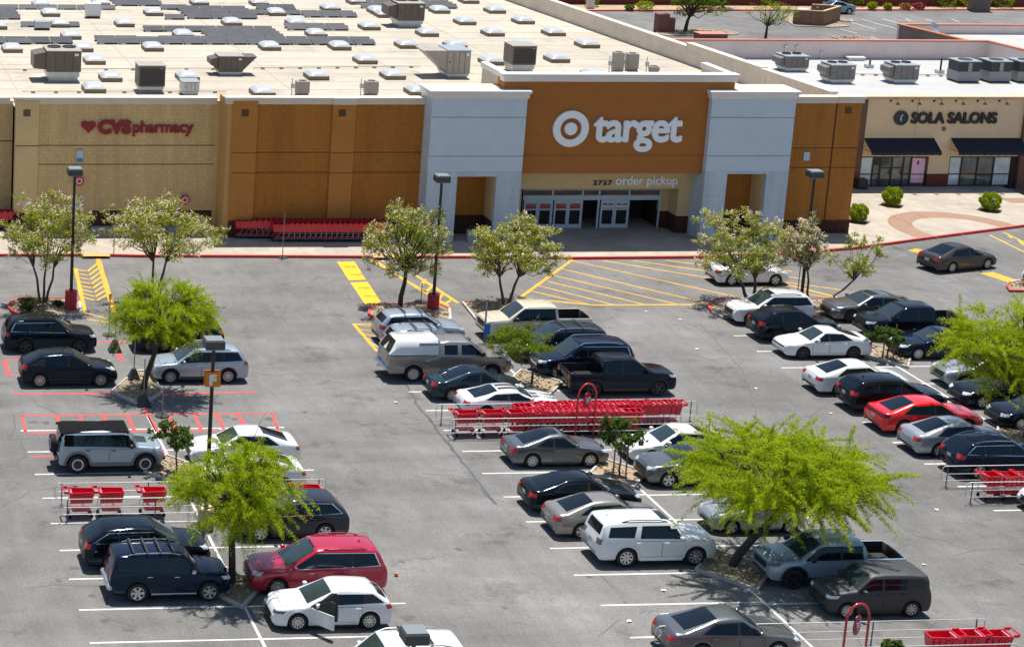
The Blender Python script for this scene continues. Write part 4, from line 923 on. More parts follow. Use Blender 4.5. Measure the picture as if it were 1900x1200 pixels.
P_GREY = paint('grey', (.115,.12,.125), .4); P_DGREY = paint('dark_grey', (.05,.053,.058), .4); P_BGREY = paint('blue_grey', (.30,.38,.45), .2); P_PALEB = paint('pale_blue_silver', (.36,.42,.48), .35)
P_RED = paint('red', (.80,.004,.006)); P_MAROON = paint('maroon', (.44,.003,.035), .1); P_TAN = paint('tan_silver', (.27,.245,.22), .4); P_CREAM = paint('cream', (.64,.57,.44)); P_SLATE = paint('slate', (.03,.045,.058), .3)
P_BRONZE = paint('bronze_grey', (.085,.075,.07), .4); P_FADED = mat('faded_grey_paint', (.038,.038,.040), .5, var=.15, vscale=2.5); P_TEAL = paint('steel_blue', (.20,.30,.38), .35); P_SUVW = paint('warm_white', (.70,.70,.68))

WHEELS = {}
def wheel_meshes(r, w, style):
    key = (round(r,3), round(w,3), style)
    if key in WHEELS: return WHEELS[key]
    RX = Matrix.Rotation(math.pi/2, 4, 'X')      # lathe axis z -> -y, so +h points to -Y
    m = MB(); rr = r*.66
    m.lathe([(rr,-w*.46),(r*.9,-w*.5),(r*.985,-w*.40),(r,-w*.25),(r,w*.25),(r*.985,w*.40),(r*.9,w*.5),(rr,w*.46)], RX, 28)
    t = m.build('wheel', RUBBER, None, 40); tm = t.data; bpy.data.objects.remove(t)
    m = MB(); h = w*.40
    m.lathe([(rr*1.02,w*.40),(rr*1.02,w*.47),(rr*.93,w*.46),(rr*.90,h-.05)], RX, 28, 0)
    m.lathe([(rr*.92,h-.055),(rr*.3,h-.075),(0,h-.075)], RX, 24, 1)
    n, wd = {'five':(5,.26), 'ten':(10,.12), 'multi':(14,.07), 'steel':(8,.26), 'six':(6,.22), 'dark':(5,.24), 'ring':(8,.2), 'eight':(8,.17)}[style]
    for k in range(n):
        a = 2*math.pi*k/n+.3; dv = Vector((math.cos(a),0,math.sin(a))); tv = Vector((-math.sin(a),0,math.cos(a)))
        r0, r1 = rr*.14, rr*.93; w0_, w1_ = rr*wd*.75, rr*wd
        def q(rad, hw, y): return dv*rad+tv*hw+Vector((0,-y,0))
        vs = [q(r0,-w0_,h-.01),q(r0,w0_,h-.01),q(r1,w1_,h),q(r1,-w1_,h),q(r0,-w0_,h-.05),q(r0,w0_,h-.05),q(r1,w1_,h-.05),q(r1,-w1_,h-.05)]
        m.add(vs, [(0,1,2,3),(0,4,5,1),(1,5,6,2),(2,6,7,3),(3,7,4,0)], 0 if style not in ('dark',) else 2)
    m.lathe([(rr*.2,h-.04),(rr*.2,h+.005),(rr*.1,h+.015),(0,h+.015)], RX, 14, 0 if style not in ('ring','dark') else 2)
    if style == 'ring': m.lathe([(rr*.93,h-.01),(rr*.93,h+.02),(rr*.70,h+.02),(rr*.70,h-.02)], RX, 28, 3)
    o = m.build('rim', [ALLOY if style not in ('ring','dark') else ALLOYD, WELL, ALLOYD, mat('white_beadlock', (.6,.62,.64), .4)], None, 35); rm = o.data; bpy.data.objects.remove(o)
    WHEELS[key] = (tm, rm); return WHEELS[key]
def interp(tab, x):
    if x <= tab[0][0]: return tab[0][1]
    for (a, u), (b, v) in zip(tab, tab[1:]):
        if x <= b: return u+(v-u)*(x-a)/max(1e-6, b-a)
    return tab[-1][1]
def smooth_tab(tab, xs, k=.06):
    W_ = [(d/5, 6-abs(d)) for d in range(-5,6)]; S_ = sum(w for _, w in W_)
    return [sum(interp(tab, x+d*k*2.2)*w for d, w in W_)/S_ for x in xs]

def build_car(name, T, pm, label, cat, loc, rz, group='cars in the parking lot', opts={}):
    """T: measurements of a body type, metres; x forward with 0 midway between the axles."""
    o_ = dict(T); o_.update(opts); T = o_
    L, W, H, wb, fo = T['L'], T['W'], T['H'], T['wb'], T['fo']; xf = wb/2+fo; xr = xf-L; hw = W/2
    tr = T.get('tr', .34); R = tr+T.get('gap', .055); gc = T.get('gc', .20)
    root = thing(name, loc, rz, label, cat, group)
    top, belt = T['top'](xf, xr, H), T['belt'](xf, xr)
    bed = T.get('bed')     # (x0, x1, floor z): open load bed
    xs = set(np.linspace(xr, xf, 44).tolist()+[xf-.02, xf-.06, xf-.13, xf-.22, xr+.02, xr+.06, xr+.13])
    for xw in (wb/2, -wb/2):
        for k in range(13): xs.add(xw+R*math.cos(math.pi*k/12))
        xs.add(xw+R+.012); xs.add(xw-R-.012)
    for a, _ in top: xs.add(a)
    if bed: xs |= {bed[0], bed[0]+.02, bed[1], bed[1]-.02}
    xs = sorted(x for x in xs if xr-1e-6 <= x <= xf+1e-6)
    xs = [x for i, x in enumerate(xs) if i == 0 or x-xs[i-1] > .004]
    wr = T.get('wr', .70)*hw; rfw, rrw = T.get('rf', .55), T.get('rr', .35); af, ar = T.get('af', .26), T.get('ar', .16)
    def width(x):
        f = max(0, (x-(xf-rfw))/rfw); r = max(0, ((xr+rrw)-x)/rrw)
        return hw*(1-af*f**2.4)*(1-ar*r**2.4)
    zts = smooth_tab(top, xs, T.get('sm', .05)); zbs = smooth_tab(belt, xs, .05)
    if bed: zts = [interp(top, x) for x in xs]
    secs = []; 
    for i, x in enumerate(xs):
        w = width(x); zt, zs = zts[i], min(zbs[i], zts[i]-.025)
        f_end = max(0, (x-(xf-.16))/.16); r_end = max(0, ((xr+.12)-x)/.12)
        zb0 = gc+.05+.10*f_end**2+.13*r_end**2
        arch = None
        for xw in (wb/2, -wb/2):
            d = abs(x-xw)
            if d <= R+1e-4: arch = tr+math.sqrt(max(0, R*R-d*d))*T.get('arch', 1.0)
        zm = max(zb0+.25, .52*zs+.48*zb0)
        pts = [[w*.955, zb0], [w*.99, zb0+.09], [w, zm], [w*.985, zs-.09], [w*.955, zs]]
        if arch is not None:
            a_ = max(arch, zb0)
            pts[0] = [w*.985, a_]; pts[1] = [w*.995, a_+.012]; pts[2] = [w*1.0, max(zm, a_+.03)]
            pts[3][1] = max(pts[3][1], pts[2][1]+.02); pts[4][1] = max(pts[4][1], pts[3][1]+.02)
        inb = bed and bed[0]-1e-6 <= x <= bed[1]+1e-6
        if inb:
            fl = bed[2]; zr_ = zs; edge = (x < bed[0]+.01)
            pts += [[w*.875, zr_], [w*.865, zr_ if edge else fl], [w*.45, zr_ if edge else fl], [0, zr_ if edge else fl]]
            if edge or x > bed[1]-.01: pts[5:] = [[w*.875, zr_], [w*.865, zr_ if edge else fl], [w*.45, zr_ if edge else fl], [0, zr_ if edge else fl]]
        else:
            t = min(1, max(0, (zt-zs)/max(.2, H-zs))); yr = (w*.90)*(1-t)+wr*t*(w/hw)**.3
            pts += [[yr+.012*t+.03*(1-t), zt-.06*t-.028*(1-t)], [yr*.93, zt-.012], [yr*.5, zt+.012], [0, zt+.02]]
        secs.append([(x, y, z) for y, z in pts])
    m = MB(); vs = []
    for s in secs: vs += [(x,-y,z) for x,y,z in s[:-1]]+[s[-1]]+[(x,y,z) for x,y,z in reversed(s[:-1])]
    n = 2*len(secs[0])-1; fs = []; mi = []
    for i in range(len(secs)-1):
        inside = bed and xs[i] >= bed[0]-.001 and xs[i+1] <= bed[1]+.03
        for k in range(n-1):
            fs.append((i*n+k, (i+1)*n+k, (i+1)*n+k+1, i*n+k+1)); mi.append(1 if inside and 5 <= k <= n-7 else 0)
    fs += [tuple(range(n)), tuple(range(len(secs)*n-1, (len(secs)-1)*n-1, -1))]; mi += [0,0]
    m.v = vs; m.f = fs; m.m = mi
    body = m.build('body', [pm, LINER], root, 58 if not bed else 40)
    bvh = BVHTree.FromPolygons([Vector(v) for v in vs], fs)
    def hit(o, d):
        h = bvh.ray_cast(Vector(o), Vector(d).normalized())
        return (h[0], h[1]) if h[0] is not None else (None, None)
    def patch(nm, quad, mode, mt, off=.006, nu=7, nv=5, side=1, parent=None, ang=None, bulge=0.0):
        # quad of 2-d corners (a,b,c,d) thrown onto the body: 'S' from the side (x,z), 'T' from above (x,y), 'F' front and 'R' rear (y,z), 'C' front corner, 'K' rear corner (t,z)
        V_, F_ = [], []
        q = [Vector(c) for c in quad]
        for j in range(nv+1):
            for i in range(nu+1):
                u, v = i/nu, j/nv; p = (q[0]*(1-u)+q[1]*u)*(1-v)+(q[3]*(1-u)+q[2]*u)*v
                if mode == 'S': o, d = (p.x, side*3, p.y), (0,-side,0)
                elif mode == 'T': o, d = (p.x, p.y, 4), (0,0,-1)
                elif mode == 'F': o, d = (xf+2, p.x, p.y), (-1,0,0)
                elif mode == 'R': o, d = (xr-2, p.x, p.y), (1,0,0)
                else:
                    a = math.radians(ang); sx = 1 if mode == 'C' else -1
                    dd = Vector((-sx*math.cos(a), -side*math.sin(a), 0)); tv = Vector((-sx*math.sin(a), side*math.cos(a), 0))
                    base = Vector(((xf if sx > 0 else xr), 0, 0))
                    o = base+tv*p.x+Vector((0,0,p.y))-dd*3; d = dd
                h, nn = hit(o, d)
                if h is None: V_.append(None)
                else: V_.append(h-Vector(d).normalized()*off)
        m_ = MB(); idx = {}; out = []
        for k, p in enumerate(V_):
            if p is not None: idx[k] = len(out); out.append(p)
        for j in range(nv):
            for i in range(nu):
                ks = [j*(nu+1)+i, j*(nu+1)+i+1, (j+1)*(nu+1)+i+1, (j+1)*(nu+1)+i]
                if all(k in idx for k in ks):
                    P4 = [out[idx[k]] for k in ks]
                    if max((P4[a]-P4[(a+1)%4]).length for a in range(4)) < .8: F_.append(tuple(idx[k] for k in ks))
        if not F_: return None
        nrm = sum(((out[f[1]]-out[f[0]]).cross(out[f[2]]-out[f[0]]) for f in F_), Vector())
        dv_ = {'S':Vector((0,side,0)),'T':Vector((0,0,1)),'F':Vector((1,0,0)),'R':Vector((-1,0,0)),'C':Vector((1,side,0)),'K':Vector((-1,side,0))}[mode]
        if nrm.dot(dv_) < 0: F_ = [tuple(reversed(f)) for f in F_]
        m_.add(out, F_)
        return m_.build(nm, mt, parent or root, 60)
    # windows
    g = T['glass'](xf, xr, H)
    patch('windscreen', g['ws'], 'T', GLASSL if not T.get('dark_ws') else GLASS, .008, 8, 6)
    if g.get('rw'): patch('rear_window', g['rw'][1], g['rw'][0], GLASS, .008, 8, 5)
    wtrim = T.get('wtrim', TRIM)
    for s in (1,-1):
        if g.get('dlo'): 
            for d_ in g['dlo']:
                patch('window_trim', d_, 'S', wtrim, .005, 12, 4, s)
                if wtrim is CHROME:
                    cx_, cz_ = sum(a for a, b in d_)/4, sum(b for a, b in d_)/4
                    patch('window_trim', [(a+(.05 if a < cx_ else -.06), b+(.022 if b < cz_ else -.022)) for a, b in d_], 'S', TRIM, .0075, 12, 4, s)
        for wq in g['side']: patch('side_window', wq, 'S', GLASS, .010, 6, 4, s)
    # doors with their gaps and handles
    opened = T.get('open_door')
    for s in (1,-1):
        for k, (x0, x1) in enumerate(T['doors'](xf, xr, wb)):
            zb_, zt_ = gc+.17, min(interp(belt, x0), interp(belt, x1))-.035
            if opened and s == 1 and k == 0: continue
            e = .012
            sm_ = patch('door', [(x0,zb_),(x1,zb_),(x1,zt_),(x0,zt_)], 'S', SEAM, .002, 8, 5, s)
            xi0, xi1 = x0+e, x1-e
            dq = [(xi0,zb_+e),(xi1,zb_+e),(xi1,zt_-e),(xi0,zt_-e)]
            if sm_: patch('door_skin', dq, 'S', pm, .006, 8, 5, s, parent=sm_)
            if sm_:
                h, nn = hit((x0+.17, s*3, zt_-.07), (0,-s,0))
                if h: mm = MB(); mm.box(h.x-.09, h.x+.09, h.y-.012 if s < 0 else h.y, h.y if s < 0 else h.y+.012, h.z-.018, h.z+.018, bev=.004) if False else mm.box(h.x-.10, h.x+.10, min(h.y, h.y+s*.035), max(h.y, h.y+s*.035), h.z-.018, h.z+.018, bev=.006); mm.build('door_handle', T.get('handle', pm), sm_)
    # bonnet with its gap
    ah, bh = wb/2-T.get('hoodb', .30), xf-T.get('hoodf', .34)
    hs = patch('bonnet', [(ah,-hw*.80),(bh,-hw*.70),(bh,hw*.70),(ah,hw*.80)], 'T', SEAM, .002, 9, 8)
    if hs: patch('bonnet_skin', [(ah+.014,-hw*.80+.014),(bh-.014,-hw*.70+.014),(bh-.014,hw*.70-.014),(ah+.014,hw*.80-.014)], 'T', pm, .006, 9, 8, parent=hs)
    # lamps, grille, bumpers, plates
    for s in (1,-1):
        for nm, md, ang, qd, mt in T['lamps'](xf, xr, hw):
            patch(nm, [(a, b) for a, b in qd], md, mt, .010, 7, 4, s, ang=ang)
    for nm, md, qd, mt in T['face'](xf, xr, hw): patch(nm, qd, md, mt, .007, 10, 4)
    # underbody and wells
    m = MB(); m.box(xr+.25, xf-.3, -hw*.80, hw*.80, gc, min(.62, gc+.42)); 
    for xw in (wb/2, -wb/2): m.box(xw-R-.02, xw+R+.02, -hw*.90, hw*.90, gc+.1, tr+R*.86)
    m.build('underbody', WELL, root)
    for s in (1,-1):
        if T.get('clad'):
            c0 = T.get('cladw', .07)
            for xw in (wb/2, -wb/2):
                vs = []; K = 16; cm = MB()
                for k in range(K+1):
                    a = math.pi*k/K; x = xw+R*math.cos(a); x2 = xw+(R+c0)*math.cos(a); y = s*(width(xw+R*.5*math.cos(a))+.018); za = tr+R*math.sin(a)*T.get('arch',1.0); zb2 = tr+(R+c0)*math.sin(a)*T.get('arch',1.0)
                    vs += [(x,y-s*.09,za),(x,y,za),(x2,y,zb2),(x2,y-s*.06,zb2)]
                cm.add(vs, [(4*k+j,4*k+j+1,4*k+4+j+1,4*k+4+j) for k in range(K) for j in range(3)])
                cm.build('wheel_arch_cladding', T.get('cladm', TRIM), root, 40)
        sm2 = MB(); x0, x1 = -wb/2+R+.05, wb/2-R-.05
        if T.get('clad'): y = s*(hw+.006); y2 = s*hw*.9; sm2.box(x0, x1, min(y,y2), max(y,y2), gc, gc+.17, bev=.02)
        else: y = s*(hw*.965); y2 = s*hw*.85; sm2.box(x0, x1, min(y,y2), max(y,y2), gc, gc+.06)
        sm2.build('sill', T.get('cladm', TRIM) if T.get('clad') else T.get('sillm', TRIM), root)
    # mirrors
    mx, mz = T['mirror'](xf, H)
    for s in (1,-1):
        h, nn = hit((mx, s*3, mz), (0,-s,0))
        y = abs(h.y) if h else hw*.9
        mm = MB(); sc = T.get('msize', 1.0); x0, x1 = mx-.06*sc, mx+.10*sc
        mm.box(x0, x1, s*(y+.06) if s > 0 else s*(y+.06+.19*sc), s*(y+.06+.19*sc) if s > 0 else s*(y+.06), mz-.02, mz+.13*sc, bev=.03); mm.box(mx, mx+.05, min(s*(y-.03), s*(y+.08)), max(s*(y-.03), s*(y+.08)), mz-.0, mz+.04)
        mm.build('wing_mirror', T.get('mirm', pm), root, 50)
    # wheels
    tm, rm = wheel_meshes(tr, T.get('tw', .22), T.get('rim', 'five'))
    for xw in (wb/2, -wb/2):
        for s in (1,-1):
            w = bpy.data.objects.new('wheel', tm); COL.objects.link(w); w.parent = root; w.location = (xw, s*(hw-.11-T.get('winset', 0)), tr); w.rotation_euler = (0, rnd.uniform(0,6) , 0)
            r = bpy.data.objects.new('rim', rm); COL.objects.link(r); r.parent = w
            if s > 0: w.rotation_euler = (0, 0, math.pi)
    # roof things
    def roof_z(x, y): 
        h, nn = hit((x, y, 4), (0,0,-1)); return h.z if h else H
    if T.get('rails'):
        x0, x1, mt = T['rails']
        for s in (1,-1):
            y = s*wr*.93; pts = []
            for k in range(7):
                x = x0+(x1-x0)*k/6; pts.append((x, y, roof_z(x, y*.97)+(.055 if 0 < k < 6 else .0)))
            mm = MB(); mm.tube(pts, .022, 6); mm.build('roof_rail', mt, root, 50)
    for x in T.get('bars', ()):
        mm = MB(); z = roof_z(x, 0)+.07; mm.box(x-.04, x+.04, -wr*.98, wr*.98, z, z+.03, bev=.008); mm.build('roof_bar', TRIM, root)
    if T.get('sunroof'): x0, x1 = T['sunroof']; patch('sunroof', [(x0,-wr*.62),(x1,-wr*.62),(x1,wr*.62),(x0,wr*.62)], 'T', GLASS, .006, 6, 4)
    if T.get('fin'): x = T['fin']; z = roof_z(x, 0); mm = MB(); mm.add([(x+.09,0,z),(x-.06,-.02,z),(x-.06,.02,z),(x-.05,0,z+.065)], [(0,1,3),(0,3,2),(1,2,3)]); mm.build('antenna', pm, root)
    return root, hit, patch, dict(xf=xf, xr=xr, hw=hw, H=H, wr=wr, roof_z=roof_z, width=width, gc=gc, tr=tr, belt=belt)

# -------- body types
def lamps_std(hz=.68, hh=.14, hl=.42, tz=.82, th=.17, tl=.40, hm=None, tm=None, hang=38, tang=40, hin=.30, tin=.35):
    def f(xf, xr, hw):
        def corner(c, a, l): return c
        ch, ct = hw*math.cos(math.radians(hang)), hw*math.cos(math.radians(tang))
        # t axis: along the corner plane; its zero is the car's middle line
        th0 = hw*math.cos(math.radians(hang))*1.0
        return [('headlight', 'C', hang, [(ch*.62, hz-hh*.45), (ch*.62+hl, hz-hh*.1), (ch*.62+hl+.06, hz+hh*.75), (ch*.60, hz+hh*.35)], hm or LAMPW),
                ('tail_light', 'K', tang, [(ct*.60, tz-th*.5), (ct*.60+tl, tz-th*.4), (ct*.60+tl+.02, tz+th*.55), (ct*.58, tz+th*.5)], tm or LAMPR)]
    return f
def face_std(gz0=.42, gz1=.62, gw=.5, lz0=.27, lz1=.40, lw=.62, plate_z=.72, pr=True, bz=.36, gm=None, lowm=None):
    def f(xf, xr, hw):
        out = [('grille', 'F', [(-gw*.86,gz0),(gw*.86,gz0),(gw,gz1),(-gw,gz1)], gm or TRIM), ('lower_intake', 'F', [(-lw,lz0),(lw,lz0),(lw*.92,lz1),(-lw*.92,lz1)], TRIM),
               ('licence_plate', 'R', [(-.16,plate_z-.08),(.16,plate_z-.08),(.16,plate_z+.08),(-.16,plate_z+.08)], PLATE),
               ('rear_valance', 'R', [(-hw*.66,.33),(hw*.66,.33),(hw*.68,bz+.08),(-hw*.68,bz+.08)], lowm or TRIM)]
        return out
    return f
def sedan_T(L=4.8, W=1.84, H=1.45, wb=2.80, fo=.93, rake=0, coupe=False, trunk=1.03, hood=.92, nose=.66, roof_b=0.0, **k):
    def top(xf, xr, H):
        a = wb/2-.50; c = xr+1.02+rake; d = xr+.50+rake*.4
        return [(xr,.68),(xr+.04,.86),(xr+.10,trunk-.05),(xr+.22,trunk),(d,trunk+.015),(c+.1,H-.20),(c+.55,H-.045),(c+1.0,H-.005),(c+1.35,H),(a-.78+.0,H-.03),(a-.62,H-.10),(a+.06,hood+.03),(a+.10,hood+.005),(xf-.75,hood-.04),(xf-.38,hood-.10),(xf-.16,nose+.06),(xf-.06,nose-.03),(xf,nose-.15)]
    def belt(xf, xr): return [(xr,.75),(xr+.3,trunk-.06),(xr+1.3,.98),(wb/2-.5,.92),(xf-.5,hood-.12),(xf,nose-.12)]
    def glass(xf, xr, H):
        a = wb/2-.50; c = xr+1.02+rake; d = xr+.50+rake*.4; wr = k.get('wr', .70)*W/2
        bz = .965; fx = a-.12; rx_ = c-.02; mid = (-.05 if not coupe else -.35)
        ty = H-.13
        f = [(mid+.06,bz+.0),(fx+.02,bz-.02),(a-.72,ty),(mid+.05,ty)]
        r = [(c+.02,bz+.05),(mid-.06,bz+.01),(mid-.04,ty),(c+.52,ty-.05)]
        dlo = [[(c-.06,bz+.02),(fx+.12,bz-.05),(a-.66,ty+.035),(c+.46,ty+.0)]]
        ws = [(a+.06,-W/2*.70),(a+.06,W/2*.70),(a-.66,wr*.86),(a-.66,-wr*.86)]
        rw = ('T', [(d+.03,-W/2*.62),(c+.62,-wr*.80),(c+.62,wr*.80),(d+.03,W/2*.62)])
        return dict(ws=ws, rw=rw, side=[f, r], dlo=dlo)
    def doors(xf, xr, wb):
        return [(-.02, wb/2-.48), (-wb/2+.30, -.04)] if not coupe else [(-.38, wb/2-.50)]
    T = dict(L=L, W=W, H=H, wb=wb, fo=fo, top=top, belt=belt, glass=glass, doors=doors, lamps=lamps_std(), face=face_std(), mirror=lambda xf, H: (wb/2-.72, .99), tr=.335, gc=.16, wr=.70)
    T.update(k); return T
def suv_T(L=4.65, W=1.86, H=1.68, wb=2.72, fo=.92, hood=1.05, nose=.86, slope=.22, hatch=.42, belt_z=1.08, mid=-.08, third=True, wsr=.72, **k):
    def top(xf, xr, H):
        a = wb/2-.42
        return [(xr,.80),(xr+.03,1.0),(xr+.05,belt_z+.03),(xr+.12,belt_z+.09),(xr+hatch*.75,H-.22),(xr+hatch,H-.09),(xr+hatch+.3,H-.05),(xr+hatch+.9,H-.01),(xr+1.9,H),(a-wsr-.12,H-.035),(a-wsr,H-.10),(a+.06,hood+.03),(a+.1,hood+.005),(xf-.70,hood-.03),(xf-.30,hood-.09),(xf-.12,nose+.04),(xf-.04,nose-.06),(xf,nose-.22)]
    def belt(xf, xr): return [(xr,.9),(xr+.2,belt_z-.02),(-wb/2,belt_z),(wb/2-.45,belt_z-.04),(xf-.5,hood-.12),(xf,nose-.16)]
    def glass(xf, xr, H):
        a = wb/2-.42; wr = k.get('wr', .76)*W/2; bz, ty = belt_z+.035, H-.16; fx = a-.10
        rq = -wb/2+.22
        f = [(mid+.05,bz),(fx,bz-.03),(a-wsr-.03,ty),(mid+.04,ty)]
        r = [(rq+.04,bz+.01),(mid-.06,bz),(mid-.05,ty),(rq+.04,ty)]
        q = [(xr+.36,bz+.06),(rq-.05,bz+.01),(rq-.05,ty),(xr+hatch+.16,ty-.04)]
        dlo = [[(xr+.30,bz+.035),(fx+.1,bz-.06),(a-wsr+.03,ty+.03),(xr+hatch+.10,ty+.01)]]
        ws = [(a+.06,-W/2*.72),(a+.06,W/2*.72),(a-wsr-.02,wr*.87),(a-wsr-.02,-wr*.87)]
        rw = ('R', [(-wr*.86,belt_z+.13),(wr*.86,belt_z+.13),(wr*.78,H-.18),(-wr*.78,H-.18)])
        return dict(ws=ws, rw=rw, side=[f, r, q] if third else [f, r], dlo=dlo)
    T = dict(L=L, W=W, H=H, wb=wb, fo=fo, top=top, belt=belt, glass=glass, doors=lambda xf, xr, wb: [(mid+.0, wb/2-.45), (-wb/2+.28, mid-.02)],
             lamps=lamps_std(hz=.83, hh=.15, tz=1.0, th=.20), face=face_std(gz0=.50, gz1=.78, gw=.52, lz0=.30, lz1=.46, plate_z=.86, bz=.46), mirror=lambda xf, H: (wb/2-.66, belt_z+.02), tr=.36, gc=.20, wr=.76, clad=True, af=.22, ar=.13)
    T.update(k); return T
def truck_T(L=5.7, W=1.93, H=1.82, wb=3.45, fo=.95, hood=1.18, nose=1.02, cab_rear=-1.2, rail=1.22, two=False, **k):
    def top(xf, xr, H):
        a = wb/2-.36
        return [(xr,1.0),(xr+.02,rail-.03),(xr+.05,rail),(cab_rear-.06,rail),(cab_rear-.01,rail+.02),(cab_rear+.02,H-.20),(cab_rear+.10,H-.05),(cab_rear+.5,H),(a-.86,H-.02),(a-.68,H-.10),(a+.06,hood+.04),(a+.1,hood+.01),(xf-.6,hood-.03),(xf-.22,hood-.08),(xf-.08,nose+.03),(xf-.02,nose-.05),(xf,nose-.14)]
    def belt(xf, xr): return [(xr,rail),(cab_rear,rail),(cab_rear+.1,1.17),(wb/2-.4,1.12),(xf-.5,hood-.13),(xf,nose-.12)]
    def glass(xf, xr, H):
        a = wb/2-.36; wr = k.get('wr', .76)*W/2; bz, ty = 1.19, H-.17; m_ = (a+cab_rear)/2-.22
        if two: m_ = cab_rear+.75
        f = [(m_+.05,bz),(a-.10,bz-.03),(a-.70,ty),(m_+.05,ty)]; r = [(cab_rear+.20 if not two else cab_rear+.24,bz+.01),(m_-.06,bz),(m_-.05,ty),(cab_rear+.24,ty)]
        dlo = [[(cab_rear+.13,bz-.03),(a-.02,bz-.06),(a-.66,ty+.03),(cab_rear+.17,ty+.03)]]
        return dict(ws=[(a+.06,-W/2*.74),(a+.06,W/2*.74),(a-.70,wr*.88),(a-.70,-wr*.88)], rw=('R', [(-wr*.78,rail+.06),(wr*.78,rail+.06),(wr*.74,H-.17),(-wr*.74,H-.17)]), side=[f, r], dlo=dlo)
    def doors(xf, xr, wb):
        a = wb/2-.36; m_ = (a+cab_rear)/2-.22
        if two: return [(cab_rear+.73, a-.05), (cab_rear+.10, cab_rear+.71)]
        return [(m_, a-.05), (cab_rear+.10, m_-.02)]
    T = dict(L=L, W=W, H=H, wb=wb, fo=fo, top=top, belt=belt, glass=glass, doors=doors, lamps=lamps_std(hz=.95, hh=.16, tz=1.02, th=.30, tl=.16, hang=30, tang=32), face=face_std(gz0=.70, gz1=1.0, gw=.55, lz0=.40, lz1=.56, plate_z=.62, bz=.52, gm=TRIM), mirror=lambda xf, H: (wb/2-.62, 1.2), msize=1.25, tr=.39, gc=.27, wr=.76, clad=False, af=.16, ar=.03, bed=(xf_bed(L, wb, fo)+.07, cab_rear-.05, .72), sm=.0)
    T.update(k); return T
def xf_bed(L, wb, fo): return wb/2+fo-L
# ------------------------------------------------------------------ every car of the photograph
def car(px, py, T, pm, label, cat='car', name='parked_car', back=False, opts={}, yaw=0.0, group='cars parked in the lot', bearing=None):
    """px, py: where the ground meets the near tyres, midway between the axles."""
    g = G(px, py); hw = (opts.get('W') or T['W'])/2
    rz = (math.pi if back else 0)+yaw
    n = Vector((-math.sin(yaw), math.cos(yaw), 0))*(hw-.06)
    return build_car(name, T, pm, label, cat, (g.x+n.x, g.y+n.y, 0), rz, group, opts)
# left row, facing right
car(97, 655, suv_T(L=4.78, H=1.72, wb=2.77, W=1.90), P_BLACK, 'black family SUV facing right beside the gravel island, first car of the left row', 'suv', opts=dict(rim='dark', rails=(-1.5,.6,P_BLACK), sunroof=(-.5,.45), clad=False, wtrim=CHROME))
c_ = car(130, 718, suv_T(L=4.71, H=1.60, wb=2.98, W=1.88, fo=.85, hood=.98, nose=.78, hatch=.95, belt_z=1.02, wsr=.85, third=False), P_BLACK, 'glossy black coupe-shaped crossover facing right above the empty red pickup bay', 'suv', opts=dict(rim='multi', clad=False))
# open-top style off-roader with black soft top and tailgate spare
boxy = suv_T(L=4.55, H=1.84, wb=2.95, W=1.93, fo=.78, hood=1.20, nose=1.12, hatch=.07, belt_z=1.18, wsr=.30, mid=-.10, tr=.42, gap=.09, gc=.33, tw=.28, rim='ring', cladm=mat('flare_grey', (.16,.17,.18), .6), cladw=.10, wr=.80, af=.12, ar=.06, sm=.02,
    lamps=lamps_std(hz=.98, hh=.16, tz=1.05, th=.26, tl=.12, hang=20, tang=30), face=face_std(gz0=.85, gz1=1.08, gw=.62, lz0=.48, lz1=.62, bz=.60))
root, hit, patch, D = car(206, 877, boxy, P_BGREY, 'pale blue-grey boxy off-roader with black soft top and spare wheel on its tailgate', 'off-roader', opts=dict(mirm=TRIM, handle=TRIM))
SOFT = mat('black_soft_top', (.010,.010,.011), .95, spec=.1, var=.15, vscale=5)
m = MB(); xr_b, xf_b = D['xr'], D['xf']; a_ = 2.95/2-.42-.32; K = 10; vs = []
for i in range(K+1):
    x = xr_b+.05+(a_-xr_b-.05)*i/K
    for y in (-1,-.96,-.6,0,.6,.96,1):
        e = .82*D['hw']; zz = 1.872-.05*abs(y)**6*1.2-.02*y*y-(.05 if i in (0,) else 0); vs.append((x, y*e, zz if abs(y) < 1 else zz-.12))
m.add(vs, [(7*i+k,7*i+7+k,7*i+8+k,7*i+k+1) for i in range(K) for k in range(6)]); m.build('soft_top', SOFT, root, 60)
for s in (1,-1): patch('soft_top_side', [(xr_b+.08,1.25),(xr_b+.62,1.23),(xr_b+.62,1.72),(xr_b+.10,1.72)], 'S', SOFT, .013, 4, 4, s)
patch('hood_panel', [(1.15,-.42),(1.62,-.38),(1.62,.38),(1.15,.42)], 'T', TRIM, .008, 6, 4)
tm, rm = wheel_meshes(.40, .26, 'ring'); w = bpy.data.objects.new('spare_wheel', tm); COL.objects.link(w); w.parent = root; w.location = (xr_b-.16, 0, 1.08); w.rotation_euler = (0, 0, -math.pi/2)
r_ = bpy.data.objects.new('rim', rm); COL.objects.link(r_); r_.parent = w
m = MB(); m.box(xr_b-.14, xr_b+.05, -.86, .86, .50, .68, bev=.04); m.box(xf_b-.08, xf_b+.12, -.82, .82, .52, .70, bev=.04); m.build('bumper', TRIM, root)
car(278, 1058, suv_T(L=4.92, H=1.66, wb=2.90, W=1.98, fo=.93, hood=1.02, nose=.82, hatch=.80, belt_z=1.06, wsr=.80), P_BLACK, 'black sporty SUV with panoramic roof facing right, below the left trolley bay', 'suv', opts=dict(rim='five', clad=False, sunroof=(-1.0,.5), wtrim=CHROME))
